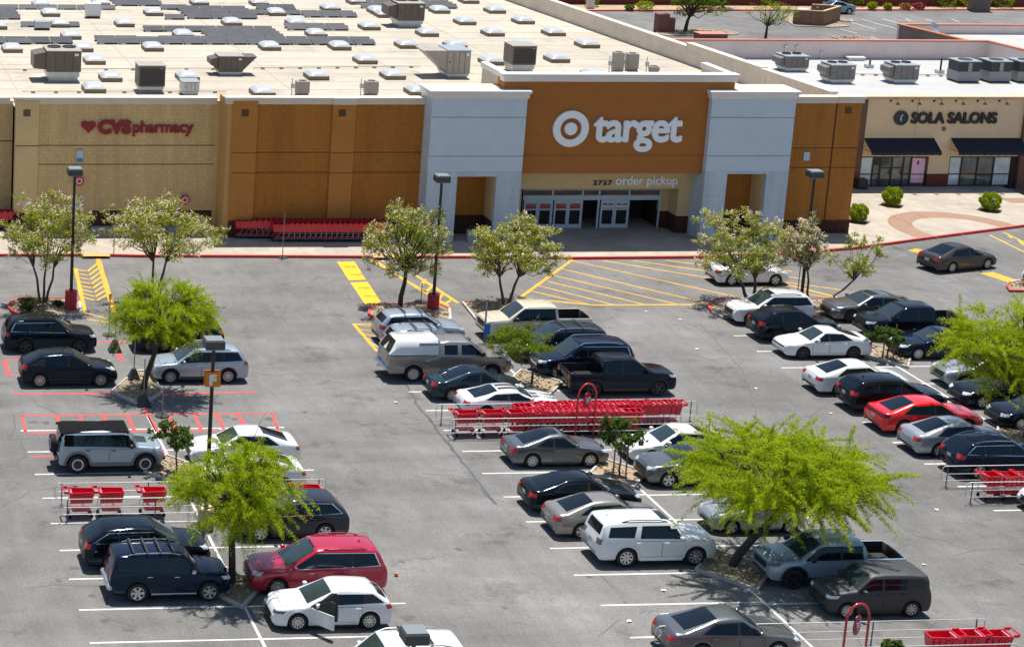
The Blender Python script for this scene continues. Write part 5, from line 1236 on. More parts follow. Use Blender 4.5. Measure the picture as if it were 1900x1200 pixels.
root, hit, patch, D = car(321, 1116, suv_T(L=4.54, H=1.82, wb=2.70, W=1.85, fo=.82, hood=1.12, nose=1.0, hatch=.16, belt_z=1.16, wsr=.48, mid=-.05, tr=.38, gap=.08, gc=.28), P_NAVY, 'dark navy boxy off-road SUV with silver roof rack, facing right at the lower left', 'suv', opts=dict(rim='six', clad=False, rails=(-1.75,.25,ALLOY), bars=(-1.5,-1.0,-.5,0.0), mirm=CHROME, handle=CHROME, wtrim=TRIM, face=face_std(gz0=.72, gz1=.98, gw=.5, lz0=.42, lz1=.56, bz=.6), lamps=lamps_std(hz=.88, hh=.16, tz=.98, th=.34, tl=.10)))
m = MB()
for s in (1,-1): m.tube([(-.85,s*.93,.36),(.85,s*.93,.36)], .035, 8)
m.build('side_step', ALLOY, root, 50); m = MB(); m.box(D['xr']-.12, D['xr']+.1, -.88, .88, .48, .68, bev=.05); m.box(D['xr']-.1, D['xr']+.02, -.5, .5, .69, .71); m.build('rear_bumper', ALLOY, root)
# left row, facing left
car(330, 655, suv_T(L=4.7, H=1.70, wb=2.75), P_BLACK, 'black SUV facing left, mostly hidden behind the bright green tree of the left row', 'suv', back=True, opts=dict(rails=(-1.5,.5,CHROME), clad=False, rim='dark'))
car(369, 711, suv_T(L=4.71, H=1.68, wb=2.86, W=1.89, fo=.82, hood=1.04, nose=.84, hatch=.45, belt_z=1.06, wsr=.72), P_PALEB, 'pale silver-blue SUV facing left behind the pole with the letter F', 'suv', back=True, opts=dict(rim='ten', rails=(-1.6,.55,P_WHITE), sunroof=(-.6,.35), clad=True, cladw=.05))
car(452, 866, sedan_T(L=4.85), P_WHITE, 'white sedan facing left just below the red striped box, half behind the tree', 'sedan', back=True, opts=dict(rim='five'))
car(464, 914, sedan_T(L=4.75), P_WHITE, 'white sedan facing left, second of the white pair, behind the green tree', 'sedan', back=True, opts=dict(rim='ten'))
car(542, 1003, suv_T(L=4.55, H=1.67, wb=2.62, W=1.82, fo=.92, hatch=.62, belt_z=1.05), P_DGREY, 'dark grey SUV with tall red tail lamps facing left beside the tree trunk', 'suv', back=True, opts=dict(rim='six', wtrim=CHROME, clad=False, lamps=lamps_std(hz=.83, hh=.15, tz=1.22, th=.52, tl=.13, tang=42)))
root, hit, patch, D = car(588, 1104, suv_T(L=5.17, H=1.76, wb=3.06, W=1.99, fo=.95, hood=1.03, nose=.84, hatch=.40, belt_z=1.06, wsr=.98, mid=.10), P_MAROON, 'dark red minivan with a sunroof facing left beside the white hatchback', 'minivan', back=True, opts=dict(rim='multi', clad=False, wtrim=CHROME, handle=CHROME, rails=(-1.9,-.2,P_MAROON), fin=-1.75))
patch('sunroof', [(.05,-.42),(.45,-.42),(.45,.42),(.05,.42)], 'T', GLASS, .006)
# white hatchback with its driver's door open
hb = suv_T(L=4.37, H=1.46, wb=2.64, W=1.79, fo=.90, hood=.93, nose=.72, hatch=.62, belt_z=.95, wsr=.80, third=False, mid=-.12, tr=.335, gc=.15,
    lamps=lamps_std(hz=.68, hh=.13, hl=.46, tz=.86, th=.17, tl=.40, hm=LAMPD), face=face_std(gz0=.36, gz1=.55, gw=.5, lz0=.22, lz1=.34, plate_z=.74, bz=.36), mirror=lambda xf, H: (1.32-.70, .96))
root, hit, patch, D = car(618, 1168, hb, P_WHITE, 'white hatchback facing left with its near front door standing open', 'hatchback', back=True, opts=dict(rim='ten', clad=False, open_door=True, fin=-1.5))
x0, x1 = -.12, 2.64/2-.46
INT = mat('car_interior', (.025,.022,.02), .8)
patch('door_opening', [(x0,.34),(x1-.02,.34),(x1,.92),(x0,.93)], 'S', INT, .012, 6, 6, 1); patch('door_opening', [(x0,.93),(x1-.02,.91),(.08,1.36),(x0+.02,1.36)], 'S', INT, .013, 6, 4, 1)
m = MB(); m.box(.02,.16,.60,.80,.55,1.12, bev=.04); m.box(.12,.56,.60,.905,.45,.58, bev=.03)
sm_ = m.build('front_seat', SEAT, root); sm_.location = (0,.02,0)
dr = thing('door', (x1, .895, 0), 0); dr.parent = root; dr.rotation_euler = (0,0,math.radians(-52)); del_l = x1-x0
m = MB(); m.add([(0,0,.36),(-del_l,0,.36),(-del_l,.03,.92),(0,.0,.90),(0,-.09,.36),(-del_l,-.09,.36),(-del_l,-.06,.92),(0,-.09,.90)], [(0,1,2,3),(7,6,5,4),(0,4,5,1),(1,5,6,2),(2,6,7,3),(3,7,4,0)]); m.build('door_skin', P_WHITE, dr)
m = MB(); m.tube([(-del_l+.03,-.03,.92),(-del_l+.05,-.14,1.34),(-.68,-.15,1.35),(-.05,-.04,.91)], .022, 6); m.build('window_frame', TRIM, dr)
m = MB(); m.add([(-del_l+.03,-.03,.92),(-del_l+.05,-.14,1.34),(-.68,-.15,1.35),(-.05,-.04,.91)], [(0,1,2,3)]); m.build('side_window', GLASS, dr)
m = MB(); m.box(-.95,-.78,-.0,.045,.80,.84, bev=.008); m.build('door_handle', P_WHITE, dr)
root, hit, patch, D = car(735, 1302, suv_T(L=4.95, H=1.90, wb=2.85, W=1.94, hatch=.3, belt_z=1.14, wsr=.60, hood=1.15, nose=.98, tr=.39), P_SUVW, 'white SUV with silver roof rack, only its roof showing at the bottom edge', 'suv', back=True, opts=dict(rails=(-1.9,.4,ALLOY), bars=(-1.2,-.4), rim='six'))
# middle row, facing right
car(785, 642, suv_T(L=4.60, H=1.68, wb=2.69, W=1.86, hatch=.50), P_PALEB, 'silver-blue crossover with two black roof bars, nearest the middle island', 'suv', opts=dict(bars=(-1.0,-.1), rails=None, rim='five', clad=False, wtrim=TRIM))
car(810, 674, suv_T(L=4.78, H=1.72, wb=2.78, W=1.90, hatch=.45), P_PALEB, 'pale blue SUV with black roof bars and a sunroof, hidden behind the camper-top pickup', 'suv', opts=dict(bars=(-1.1,-.3), rails=(-1.6,.3,TRIM), sunroof=(.05,.45), clad=False))
f2 = truck_T(L=6.28, W=2.03, H=2.0, wb=3.98, fo=1.02, hood=1.30, nose=1.18, cab_rear=-.72, rail=1.36, two=True, tr=.40, gc=.36, gap=.09, rim='steel', bed=None)
f2['bed'] = (3.98/2+1.02-6.28+.07, -.77, .85); f2['mirror'] = lambda xf, H: (3.98/2-.62, 1.38)
def f2g(xf, xr, H):
    a = 3.98/2-.36; wr = .76*2.03/2
    return dict(ws=[(a+.06,-.74),(a+.06,.74),(a-.70,wr*.88),(a-.70,-wr*.88)], rw=None, side=[[(.42,1.36),(a-.10,1.33),(a-.68,1.83),(.42,1.83)],[(-.45,1.37),(.22,1.36),(.22,1.83),(-.45,1.83)]], dlo=[])
f2['glass'] = f2g; f2['belt'] = lambda xf, xr: [(xr,1.36),(-.72,1.36),(-.6,1.32),(1.6,1.26),(xf-.5,1.17),(xf,1.06)]
f2['lamps'] = lamps_std(hz=1.05, hh=.22, tz=1.12, th=.34, tl=.12, hang=25, tang=28); f2['face'] = face_std(gz0=.82, gz1=1.14, gw=.62, lz0=.52, lz1=.66, plate_z=.75, bz=.62, gm=CHROME)
root, hit, patch, D = car(838, 707, f2, P_TAN, 'tan-grey extended-cab pickup with a white camper shell over its bed', 'pickup truck', opts=dict(mirm=TRIM, handle=TRIM, msize=1.5))
m = MB(); b0, b1 = D['xr']+.04, -.77; hwb = D['hw']*.95; hwt = D['hw']*.74; vs = []; NS = 14
for i in range(NS+1):
    t = i/NS; x = b0+(b1-b0)*t; lift = .70 + (.05 if x > -1.0 else 0); sh = .34*max(0, 1-t*NS/2.2) if i < 3 else 0
    zt_ = 1.37+lift-(.62*max(0, 1-t*6.0)); 
    for s in (1,-1):
        pass
    prof = [(-hwb,1.372),(-hwb*.97,1.37+(zt_-1.37)*.55),(-hwt,zt_-.05),(-hwt*.9,zt_),(0,zt_+.03),(hwt*.9,zt_),(hwt,zt_-.05),(hwb*.97,1.37+(zt_-1.37)*.55),(hwb,1.372)]
    vs += [(x,y,z) for y, z in prof]
m.add(vs, [(9*i+k,9*i+9+k,9*i+10+k,9*i+k+1) for i in range(NS) for k in range(8)]+[tuple(range(8,-1,-1)), tuple(9*NS+k for k in range(9))])
cs = m.build('camper_shell', P_WHITE, root, 40)
m = MB(); e = .012
m.add([(b0-.02,-hwb*.80,1.44),(b0-.02,hwb*.80,1.44),(b0+.36,hwt*.86,2.03),(b0+.36,-hwt*.86,2.03)], [(3,2,1,0)]); m.build('rear_window', GLASS, cs)
m = MB()
for s in (1,-1): m.box(-1.75,-.75,min(s*hwb*.905,s*hwb*.945),max(s*hwb*.905,s*hwb*.945),1.84,1.97, bev=.02)
m.build('side_window', mat('tinted_pale_glass', (.25,.29,.33), .15), cs)
m = MB(); m.box(D['xr']-.16, D['xr']+.05, -.9, .9, .55, .74, bev=.04); m.box(D['xr']-.3, D['xr']-.16, -.08, .08, .50, .6); m.build('rear_bumper', CHROME, root); m = MB(); m.box(D['xf']-.05, D['xf']+.12, -.95, .95, .56, .80, bev=.05); m.build('front_bumper', CHROME, root)
root, hit, patch, D = car(892, 744, sedan_T(L=4.70, W=1.85, H=1.44, wb=2.88, fo=.84, rake=.25, trunk=.98, hood=.86, nose=.66), P_SLATE, 'dark slate electric sedan with a glass roof beside the camper-top pickup', 'sedan', opts=dict(rim='ten', clad=False))
patch('glass_roof', [(-1.0,-.5),(.55,-.5),(.55,.5),(-1.0,.5)], 'T', GLASS, .006)
cam_T = sedan_T(L=4.78, W=1.90, H=1.35, wb=2.81, fo=.93, coupe=True, trunk=.99, hood=.92, nose=.74, tr=.36)
root, hit, patch, D = car(955, 779, cam_T, P_WHITE, 'white muscle coupe with two black stripes beside the middle trolley bay', 'coupe', opts=dict(rim='dark', clad=False))
for y in (-.22, .22):
    patch('stripe', [(1.05,y-.13),(2.2,y-.13),(2.2,y+.13),(1.05,y+.13)], 'T', TRIM, .006, 10, 2); patch('stripe', [(-.7,y-.13),(.18,y-.13),(.18,y+.13),(-.7,y+.13)], 'T', TRIM, .006, 8, 2)
car(1040, 867, sedan_T(L=4.48, W=1.75, H=1.41, wb=2.62, fo=.92, coupe=True, trunk=1.0, hood=.90, nose=.68, rake=.1), P_GREY, 'dark grey two-door coupe with a sunroof facing right below the middle trolley bay', 'coupe', opts=dict(rim='eight', sunroof=(-.6,-.05), clad=False, handle=P_GREY))
car(1092, 953, sedan_T(L=4.85, H=1.42), P_BLACK, 'black sedan facing right, upper neighbour of the grey sedan with red tail lamps', 'sedan', opts=dict(rim='dark', sunroof=(-.5,.1), clad=False))
car(1141, 998, sedan_T(L=4.82, W=1.82, H=1.47, wb=2.85, fo=.86), P_TAN, 'warm grey older sedan facing right beside the white off-road SUV', 'sedan', opts=dict(rim='five', clad=False, wtrim=CHROME))
run = suv_T(L=4.83, H=1.80, wb=2.79, W=1.92, fo=.90, hood=1.12, nose=1.0, hatch=.28, belt_z=1.13, wsr=.52, mid=.02, tr=.39, gap=.07, gc=.26, lamps=lamps_std(hz=.93, hh=.16, tz=1.02, th=.22, tl=.30, tm=LAMPD), cladm=P_WHITE, cladw=.06)
base_glass = run['glass']
def run_glass(xf, xr, H):
    g = base_glass(xf, xr, H); g['dlo'] = []; 
    g['side'] = [[(-.88,1.17),(.83,1.13),(.52,1.64),(-.80,1.64)], [(xr+.36,1.22),(-1.12,1.19),(-1.00,1.63),(xr+.46,1.60)]]; return g
run['glass'] = run_glass
car(1224, 1050, run, P_WHITE, 'large white off-road SUV with sunroof and dark rear side window, facing right', 'suv', opts=dict(rim='eight', rails=(-1.6,.25,TRIM), sunroof=(.08,.55), fin=-1.9))
car(1370, 1224, sedan_T(L=4.90, W=1.84, H=1.46, wb=2.78, fo=.96, rake=.15), P_GREY, 'grey sedan with bright red tail lamp cut off by the bottom edge', 'sedan', opts=dict(rim='ten', clad=False, fin=-1.0, wtrim=TRIM))
# middle row, facing left
ram = truck_T(L=5.75, W=2.0, H=1.90, wb=3.56, fo=.98, hood=1.22, nose=1.05, cab_rear=-1.12, rail=1.27, tr=.39, gc=.32)
car(995, 634, ram, P_CREAM, 'cream crew-cab pickup with an empty black bed, facing left by the hatched area', 'pickup truck', back=True, opts=dict(rim='steel', mirm=TRIM))
car(1042, 672, suv_T(L=4.95, H=1.70, wb=2.9, W=1.96, hatch=.34, belt_z=1.08), P_DGREY, 'dark grey SUV with roof bars facing left behind the young tree', 'suv', back=True, opts=dict(bars=(-1.1,-.2), rails=(-1.8,.4,CHROME), clad=False))
car(1085, 702, suv_T(L=4.98, H=1.75, wb=2.90, W=1.98, hatch=.34, belt_z=1.10, wsr=.7), P_NAVY, 'dark blue SUV with chrome roof rails and grille bars facing left', 'suv', back=True, opts=dict(rim='five', rails=(-1.9,.5,CHROME), wtrim=CHROME, clad=False, face=face_std(gz0=.55, gz1=.86, gw=.56, lz0=.34, lz1=.48, gm=CHROME)))
tac = truck_T(L=5.39, W=1.90, H=1.80, wb=3.24, fo=.94, hood=1.16, nose=1.0, cab_rear=-1.22, rail=1.18)
car(1160, 735, tac, P_BLACK, 'black crew-cab pickup with its open bed toward the red trolley arch', 'pickup truck', opts=dict(rim='dark', clad=True, cladw=.06))
car(1262, 861, sedan_T(L=4.72, W=1.80, H=1.46, wb=2.70), P_WHITE, 'white sedan facing left below the trolley bay, behind the staked young tree', 'sedan', back=True, opts=dict(rim='dark'))
car(1295, 904, suv_T(L=4.6, H=1.66, wb=2.7), P_GREY, 'grey SUV facing left, its nose showing from under the big green tree', 'suv', back=True, opts=dict(clad=False))
maz = suv_T(L=3.95, H=1.48, wb=2.49, W=1.70, fo=.80, hood=.95, nose=.74, hatch=.45, belt_z=.98, wsr=.85, third=False, mid=-.10, tr=.31, gc=.16, lamps=lamps_std(hz=.72, hh=.15, tz=.95, th=.2), face=face_std(gz0=.34, gz1=.50, gw=.42, lz0=.22, lz1=.32, plate_z=.76, bz=.38), mirror=lambda xf, H: (1.245-.70, 1.0))
car(1410, 990, maz, P_SILVER, 'small silver hatchback facing left beneath the big green tree', 'hatchback', back=True, opts=dict(rim='five', clad=False))
car(1546, 1091, tac, P_BGREY, 'pale blue-grey crew-cab pickup dappled with tree shade, facing left', 'pickup truck', back=True, opts=dict(rim='dark', clad=True, cladw=.09, tr=.41, gc=.32, mirm=TRIM, lamps=lamps_std(hz=.95, hh=.16, tz=1.02, th=.28, tl=.14, hm=LAMPD, hang=30, tang=32)))
xb = suv_T(L=3.96, H=1.64, wb=2.50, W=1.69, fo=.72, hood=1.06, nose=.90, hatch=.06, belt_z=1.04, wsr=.40, third=False, mid=-.08, tr=.31, gc=.17, wr=.84, sm=.02, af=.14, ar=.06, lamps=lamps_std(hz=.80, hh=.14, tz=.95, th=.34, tl=.12), face=face_std(gz0=.52, gz1=.72, gw=.48, lz0=.26, lz1=.40, plate_z=.72, bz=.40), mirror=lambda xf, H: (1.25-.58, 1.02))
car(1629, 1145, xb, P_FADED, 'small boxy faded dark grey wagon facing left behind the lower red arch', 'wagon', back=True, opts=dict(rim='eight', clad=False))
# right row, facing right or left on its near side
car(1437, 604, suv_T(L=4.62, H=1.69, wb=2.69, W=1.86, hatch=.5), P_SUVW, 'white SUV with a sunroof facing left against the red-kerbed right island', 'suv', back=True, opts=dict(sunroof=(-.1,.35), rails=(-1.5,.4,TRIM)))
car(1487, 635, suv_T(L=4.60, H=1.66, wb=2.68, W=1.85, hatch=.75, wsr=.8, belt_z=1.06), P_BLACK, 'black crossover with a lit red tail lamp beside the white SUV', 'suv', opts=dict(clad=False, rim='dark'))
car(1535, 666, sedan_T(L=4.71, W=1.83, H=1.42, wb=2.72, rake=.15, hood=.90, nose=.70), P_WHITE, 'white sedan with a dark grille band facing left in the right row', 'sedan', back=True, opts=dict(rim='dark', clad=False, face=face_std(gz0=.56, gz1=.64, gw=.74, lz0=.24, lz1=.36, lw=.70)))
car(1607, 733, sedan_T(L=4.88, W=1.85, H=1.44, wb=2.82), P_WHITE, 'white sedan facing right, its red tail lamps toward the driving lane', 'sedan', opts=dict(rim='five', clad=False))
car(1672, 768, suv_T(L=4.85, H=1.62, wb=2.85, W=1.93, hatch=.5, belt_z=1.05, wsr=.8, hood=1.0, nose=.8), P_BLACK, 'black wagon-like SUV facing right between the white sedan and red car', 'suv', opts=dict(clad=False, fin=-1.6))
chg = sedan_T(L=5.04, W=1.90, H=1.47, wb=3.05, fo=.93, coupe=False, trunk=1.05, hood=.97, nose=.76, tr=.37)
root, hit, patch, D = car(1733, 806, chg, P_RED, 'bright red muscle sedan facing right with a dark tail lamp band', 'sedan', opts=dict(rim='five', clad=False, lamps=lamps_std(tz=.90, th=.18, tl=.5, tm=mat('dark_red_lamp', (.10,.004,.006), .15))))
patch('tail_lamp_band', [(-.62,.82),(.62,.82),(.62,.98),(-.62,.98)], 'R', mat('dark_red_lamp', (.10,.004,.006), .15), .008)
car(1795, 847, sedan_T(L=4.83, W=1.83, H=1.47, wb=2.78), P_SILVER, 'silver sedan facing right below the red muscle sedan', 'sedan', opts=dict(rim='six', clad=False))
car(1872, 888, suv_T(L=4.72, H=1.65, wb=2.87, W=1.89, hatch=.6, belt_z=1.06, wsr=.75), P_NAVY, 'dark navy SUV facing right above the trolley bay at the right edge', 'suv', opts=dict(clad=False, rails=(-1.6,.5,CHROME), rim='five', wtrim=CHROME))
chl = sedan_T(L=5.02, W=1.92, H=1.45, wb=2.95, fo=.98, coupe=True, trunk=1.05, hood=.98, nose=.80, tr=.37)
car(1625, 598, chl, P_GREY, 'dark grey muscle coupe facing left behind the leaning small tree', 'coupe', back=True, opts=dict(rim='dark', sunroof=(-.3,.2), clad=False))
car(1693, 632, tac, P_BLACK, 'black pickup facing left with its bed toward the far lane, right row', 'pickup truck', back=True, opts=dict(rim='dark', L=5.6))
car(1747, 667, sedan_T(L=4.5, W=1.76, H=1.45, wb=2.65), P_NAVY, 'navy blue sedan facing left beside the staked young tree', 'sedan', back=True, opts=dict(rim='eight', clad=False))
car(1835, 722, suv_T(L=4.4, H=1.6, wb=2.62), P_SILVER, 'silver car nose poking out beneath the large tree of the right row', 'car', back=True)
car(1872, 757, sedan_T(L=4.8), P_BLACK, 'black sedan with a front plate facing left under the large right tree', 'sedan', back=True, opts=dict(clad=False))
car(1945, 798, sedan_T(L=4.8), P_BLACK, 'black sedan at the right edge half behind the tree trunk', 'sedan', back=True, opts=dict(rim='ten'))
car(2022, 962, sedan_T(L=4.8), P_WHITE, 'white car cut off by the right edge below the trolley bay', 'car', back=True)
car(1990, 543, suv_T(L=4.6), P_SUVW, 'white car at the right edge beside the upper red-kerbed island', 'car', back=True)
# cars on the drive and in the far lot
a, b = G(1764, 506), G(1832, 499); yw = math.atan2(b.y-a.y, b.x-a.x)
car(1798, 502.5, sedan_T(L=4.87, W=1.83, H=1.47, wb=2.78), P_BRONZE, 'bronze-grey sedan driving away along the lane past the plaza', 'sedan', name='moving_car', yaw=yw, opts=dict(rim='ten', clad=False), group=None)
car(1397, 530, sedan_T(L=4.5, W=1.80, H=1.46, wb=2.65), P_WHITE, 'white sedan on the yellow hatching behind the flowering tree', 'sedan', name='moving_car', opts=dict(rim='five', clad=False), group=None)
car(1553, 27, sedan_T(L=4.5), P_TEAL, 'blue car parked behind the dumpster enclosure in the far lot', 'car', back=True, group=None)
# ------------------------------------------------------------------ trees and plants
BARK = mat('grey_bark', (.10,.080,.062), .9, var=.25, vscale=6, bump=.5, bscale=20)
BARKD = mat('dark_bark', (.055,.043,.034), .9, var=.25, vscale=6, bump=.5, bscale=20)
BARKG = mat('green_bark', (.12,.12,.05), .85, var=.25, vscale=5, bump=.3, bscale=20)
LF_PV = leafmat('paloverde_leaf', (.17,.265,.012), (.63,.72,.035), 1.1)
LF_MS = leafmat('mesquite_leaf', (.09,.15,.012), (.32,.40,.04), 1.3)
LF_FL = leafmat('willow_leaf', (.135,.185,.012), (.56,.585,.08), 1.6)
LF_YG = leafmat('young_leaf', (.05,.10,.018), (.17,.25,.05), 2.0)
LF_DK = leafmat('dark_leaf', (.06,.12,.012), (.24,.36,.03), .9)
LF_BU = leafmat('bush_leaf', (.14,.22,.008), (.42,.50,.02), 2.5)
LF_GR = leafmat('tuft_leaf', (.045,.06,.02), (.13,.15,.05), 2.0)
BLOOM = leafmat('pale_blossom', (.85,.60,.55), (.95,.86,.74), 2.0)
NPR = np.random.default_rng(11)
def leaf_mesh(name, pos, size, aspect, mats, parent, up=.5, midx=None, droop=0.0):
    n = len(pos); r = NPR
    d = r.normal(size=(n,3)); d[:,2] -= droop; d /= np.linalg.norm(d, axis=1)[:,None]
    nrm = r.normal(size=(n,3)); nrm[:,2] += up*2; nrm -= d*(nrm*d).sum(1)[:,None]; nrm /= np.linalg.norm(nrm, axis=1)[:,None]
    s = np.cross(nrm, d); L = size*r.uniform(.6,1.4,n)[:,None]; w = L*aspect
    v = np.stack([pos-d*L*.5, pos+s*w*.5, pos+d*L*.5, pos-s*w*.5], 1).reshape(-1,3)
    me = bpy.data.meshes.new(name); me.vertices.add(4*n); me.vertices.foreach_set('co', v.ravel())
    me.loops.add(4*n); me.loops.foreach_set('vertex_index', np.arange(4*n)); me.polygons.add(n); me.polygons.foreach_set('loop_start', np.arange(n)*4); me.polygons.foreach_set('loop_total', np.full(n,4))
    for m in mats: me.materials.append(m)
    if midx is not None: me.polygons.foreach_set('material_index', midx.astype(np.int32))
    me.update(calc_edges=True); me.validate()
    o = bpy.data.objects.new(name, me); COL.objects.link(o); o.parent = parent; return o
def tree(name, base, bbox, label, leaf, n, size, aspect=.4, bark=BARK, clumps=26, cr=.30, stems=((0,0),), tr=.10, group='trees in the parking lot', bloom=0, gap=.15, twig=0, ry_f=.85, limb=None, up=.5, droop=0.0, z0=0.1, flat=1.0, seed=0, cat='tree', fill=.62):
    rs = np.random.default_rng(seed+1000+int(bbox[0])); g = G(*base)
    x0, y0, x1, y1 = bbox; c = onY((x0+x1)/2, (y0+y1)/2, g.y)
    sc = F_PX/((Vector((c.x,c.y,c.z))-Vector((0,0,CAM_H))).dot(FWD))
    rx_ = (x1-x0)/2/sc; half = (y1-y0)/2/sc; pt = math.atan2(CAM_H-c.z, c.y)
    ry = min(rx_*ry_f, half*.75/math.sin(pt)); rz = math.sqrt(max(.05, half**2-(ry*math.sin(pt))**2))/math.cos(pt)*flat
    t = thing(name, (g.x,g.y,0), 0, label, cat, group)
    cl = Vector((c.x-g.x, 0, c.z))
    K = clumps; C = []; tries = 0
    while len(C) < K and tries < 4000:
        tries += 1
        p = rs.normal(size=3); p /= np.linalg.norm(p); p *= rs.uniform(.15,1)**.45
        if p[2] < -.75: continue
        if any(np.linalg.norm((p-q)) < gap*2.0 for q, _ in C): continue
        C.append((p, rs.uniform(.7,1.3)))
    A = np.array([rx_, ry, rz]); cen = np.array(cl)
    pos = []; tips = []
    for p, w in C:
        k = p*A*(1-cr*fill)+cen; m = int(n*w/sum(q for _, q in C)); rad = cr*w*np.array([rx_, ry, max(rz, rx_*.45)])
        d = rs.normal(size=(m,3)); d /= np.linalg.norm(d,axis=1)[:,None]; rr = rs.uniform(0,1,m)**.5
        sub = rs.normal(size=(7,3))*.55; which = rs.integers(0,7,m)
        q = d*rr[:,None]*.62+sub[which]; q[:,2] *= .85
        pos.append(k+q*rad*.78); tips.append((Vector(k), w))
        if twig:
            for _ in range(twig):
                dv = rs.normal(size=3)+p*1.1; dv[2] *= .5; dv /= np.linalg.norm(dv); Lw = rx_*rs.uniform(.25,.52); kk = max(6, int(n*.0012*twig)); s_ = rs.uniform(0,1,kk)
                ln = k+dv*Lw*s_[:,None]; ln[:,2] -= (s_**2)*Lw*.35*droop*2; pos.append(ln+rs.normal(size=(kk,3))*.045)
    pos = np.concatenate(pos)
    pos = pos[pos[:,2] > .35]
    # wood
    m = MB(); zc = cl.z-rz*.75; zc = max(.5, zc)
    allt = sorted(tips, key=lambda q: q[0].x)
    S_ = len(stems)
    for si, st in enumerate(stems):
        b0 = Vector((st[0]*.25, st[1]*.25, 0)); fork = limb[0] if limb else Vector((cl.x*.45+st[0], st[1], zc*.85)); r0 = tr/math.sqrt(S_)*1.1
        if limb: path = [b0]+[Vector(q) for q in limb[1:]]+[Vector(fork)]
        else: path = [b0, b0.lerp(fork,.35)+Vector((rs.normal()*.04, rs.normal()*.04, 0)), b0.lerp(fork,.7)+Vector((rs.normal()*.07, rs.normal()*.07, .03)), fork]
        m.tube(path, [r0*(1-.38*i/(len(path)-1)) for i in range(len(path))], 9)
        mine = allt[int(len(allt)*si/S_):int(len(allt)*(si+1)/S_)]
        hubs = {}
        for q, w in mine:
            mid = fork.lerp(q, .5)+Vector((rs.normal()*.1*rx_*.5, rs.normal()*.1*rx_*.5, -abs(rs.normal())*.07*rz)); r1 = r0*.42
            m.tube([fork-Vector((0,0,.04)), fork.lerp(mid,.5)+Vector((0,0,.1*rz)), mid, q.lerp(mid,.05)], [r1, r1*.75, r1*.5, r1*.16], 6)
            for _ in range(3):
                e = q+Vector(rs.normal(size=3)*np.array([rx_,ry,rz])*cr*.8); m.tube([mid.lerp(q,.6), e.lerp(q,.4)+Vector((0,0,.03)), e], [r1*.28, r1*.16, r1*.05], 4)
    m.build('trunk', bark, t, 60)
    mi = None; mats = [leaf]
    leaf_mesh('crown', pos, size, aspect, mats, t, up, None, droop)
    if bloom:
        top = pos[pos[:,2] > cl.z-rz*.9]; out = np.linalg.norm((top-cen)/A, axis=1) > .55; top = top[out]
        pk = rs.choice(len(top), min(bloom, len(top)), replace=False); b = top[pk]
        b = np.repeat(b, 3, 0)+rs.normal(size=(len(b)*3,3))*.06; b[:,2] += .06
        leaf_mesh('blossom', b, .095, .8, [BLOOM], t, .9)
    return t
pvk = dict(aspect=.28, bark=BARKG, clumps=70, cr=.22, twig=4, droop=.30, gap=.075)
tree('palo_verde_tree', (1357,1052), (1262,786,1652,962), 'largest bright yellow-green feathery tree, its leaning trunk on the lower right gravel diamond', LF_PV, 96000, .08, tr=.17, limb=[Vector((1.75,.1,2.25)), Vector((.25,0,.55)), Vector((.75,.05,1.15)), Vector((1.35,.1,1.75))], **{**pvk, 'bark': BARKD, 'clumps': 96})
tree('palo_verde_tree', (430,1085), (316,802,558,1006), 'bright green feathery tree with drooping sprays over the left trolley bay', LF_PV, 46000, .078, tr=.14, limb=[Vector((.15,0,2.9)), Vector((-.02,0,.8)), Vector((-.08,0,1.9)), Vector((.25,0,2.4))], **{**pvk, 'bark': BARKD, 'droop': .7})
tree('palo_verde_tree', (265,725), (206,514,404,648), 'bright yellow-green feathery tree with a leaning trunk on the long gravel island', LF_PV, 44000, .078, tr=.15, limb=[Vector((.62,0,2.3)), Vector((.15,0,.8)), Vector((.42,0,1.6))], **{**pvk, 'bark': BARKD})
tree('palo_verde_tree', (1905,815), (1722,555,2000,735), 'large green feathery tree at the right edge shading several dark cars', LF_PV, 56000, .08, tr=.17, limb=[Vector((-.1,0,2.2)), Vector((.1,0,.8)), Vector((.1,0,1.5))], **{**pvk, 'bark': BARKD})
tree('mesquite_tree', (986,716), (902,592,1030,684), 'young green tree with a thin pale trunk between the two rows of pickups', LF_MS, 11000, .10, aspect=.3, tr=.06, clumps=30, cr=.26, twig=2, limb=[Vector((-.25,0,1.5)), Vector((.02,0,.6)), Vector((-.1,0,1.15))])
flk = dict(aspect=.42, bark=BARK, clumps=46, cr=.24, bloom=900, gap=.11, group='flowering trees by the store drive', fill=.3)
tree('flowering_tree', (80,566), (-6,350,176,505), 'pale-flowered tree with forked stems on the far left red-kerbed island', LF_FL, 11000, .14, stems=((-.6,0),(.1,.1),(.5,-.1)), tr=.13, **flk)
tree('flowering_tree', (284,562), (193,360,420,492), 'pale-flowered tree rising behind the bright feathery tree on the left', LF_FL, 10000, .14, stems=((-.3,0),(.4,0)), tr=.12, **flk)
tree('flowering_tree', (742,572), (672,368,845,535), 'pale-flowered tree with one thick dark trunk on the middle island beside the lamp', LF_FL, 9500, .14, tr=.14, limb=[Vector((.2,0,2.1)), Vector((.02,0,.7)), Vector((.18,0,1.5))], **{**flk, 'bark': BARKD})
tree('flowering_tree', (940,566), (866,402,1054,522), 'fuller green pale-flowered tree with spreading stems in front of the doors', LF_FL, 13000, .14, stems=((-.7,0),(.4,0)), tr=.12, **flk)
tree('flowering_tree', (1395,562), (1276,382,1470,530), 'pale-flowered tree with forked trunk in front of the right white pier', LF_FL, 10000, .14, stems=((-.4,0),(.5,0)), tr=.14, **flk)
tree('flowering_tree', (1502,566), (1450,400,1532,505), 'slim pale-flowered tree beside the right lamp pole', LF_FL, 3600, .13, tr=.07, **flk)
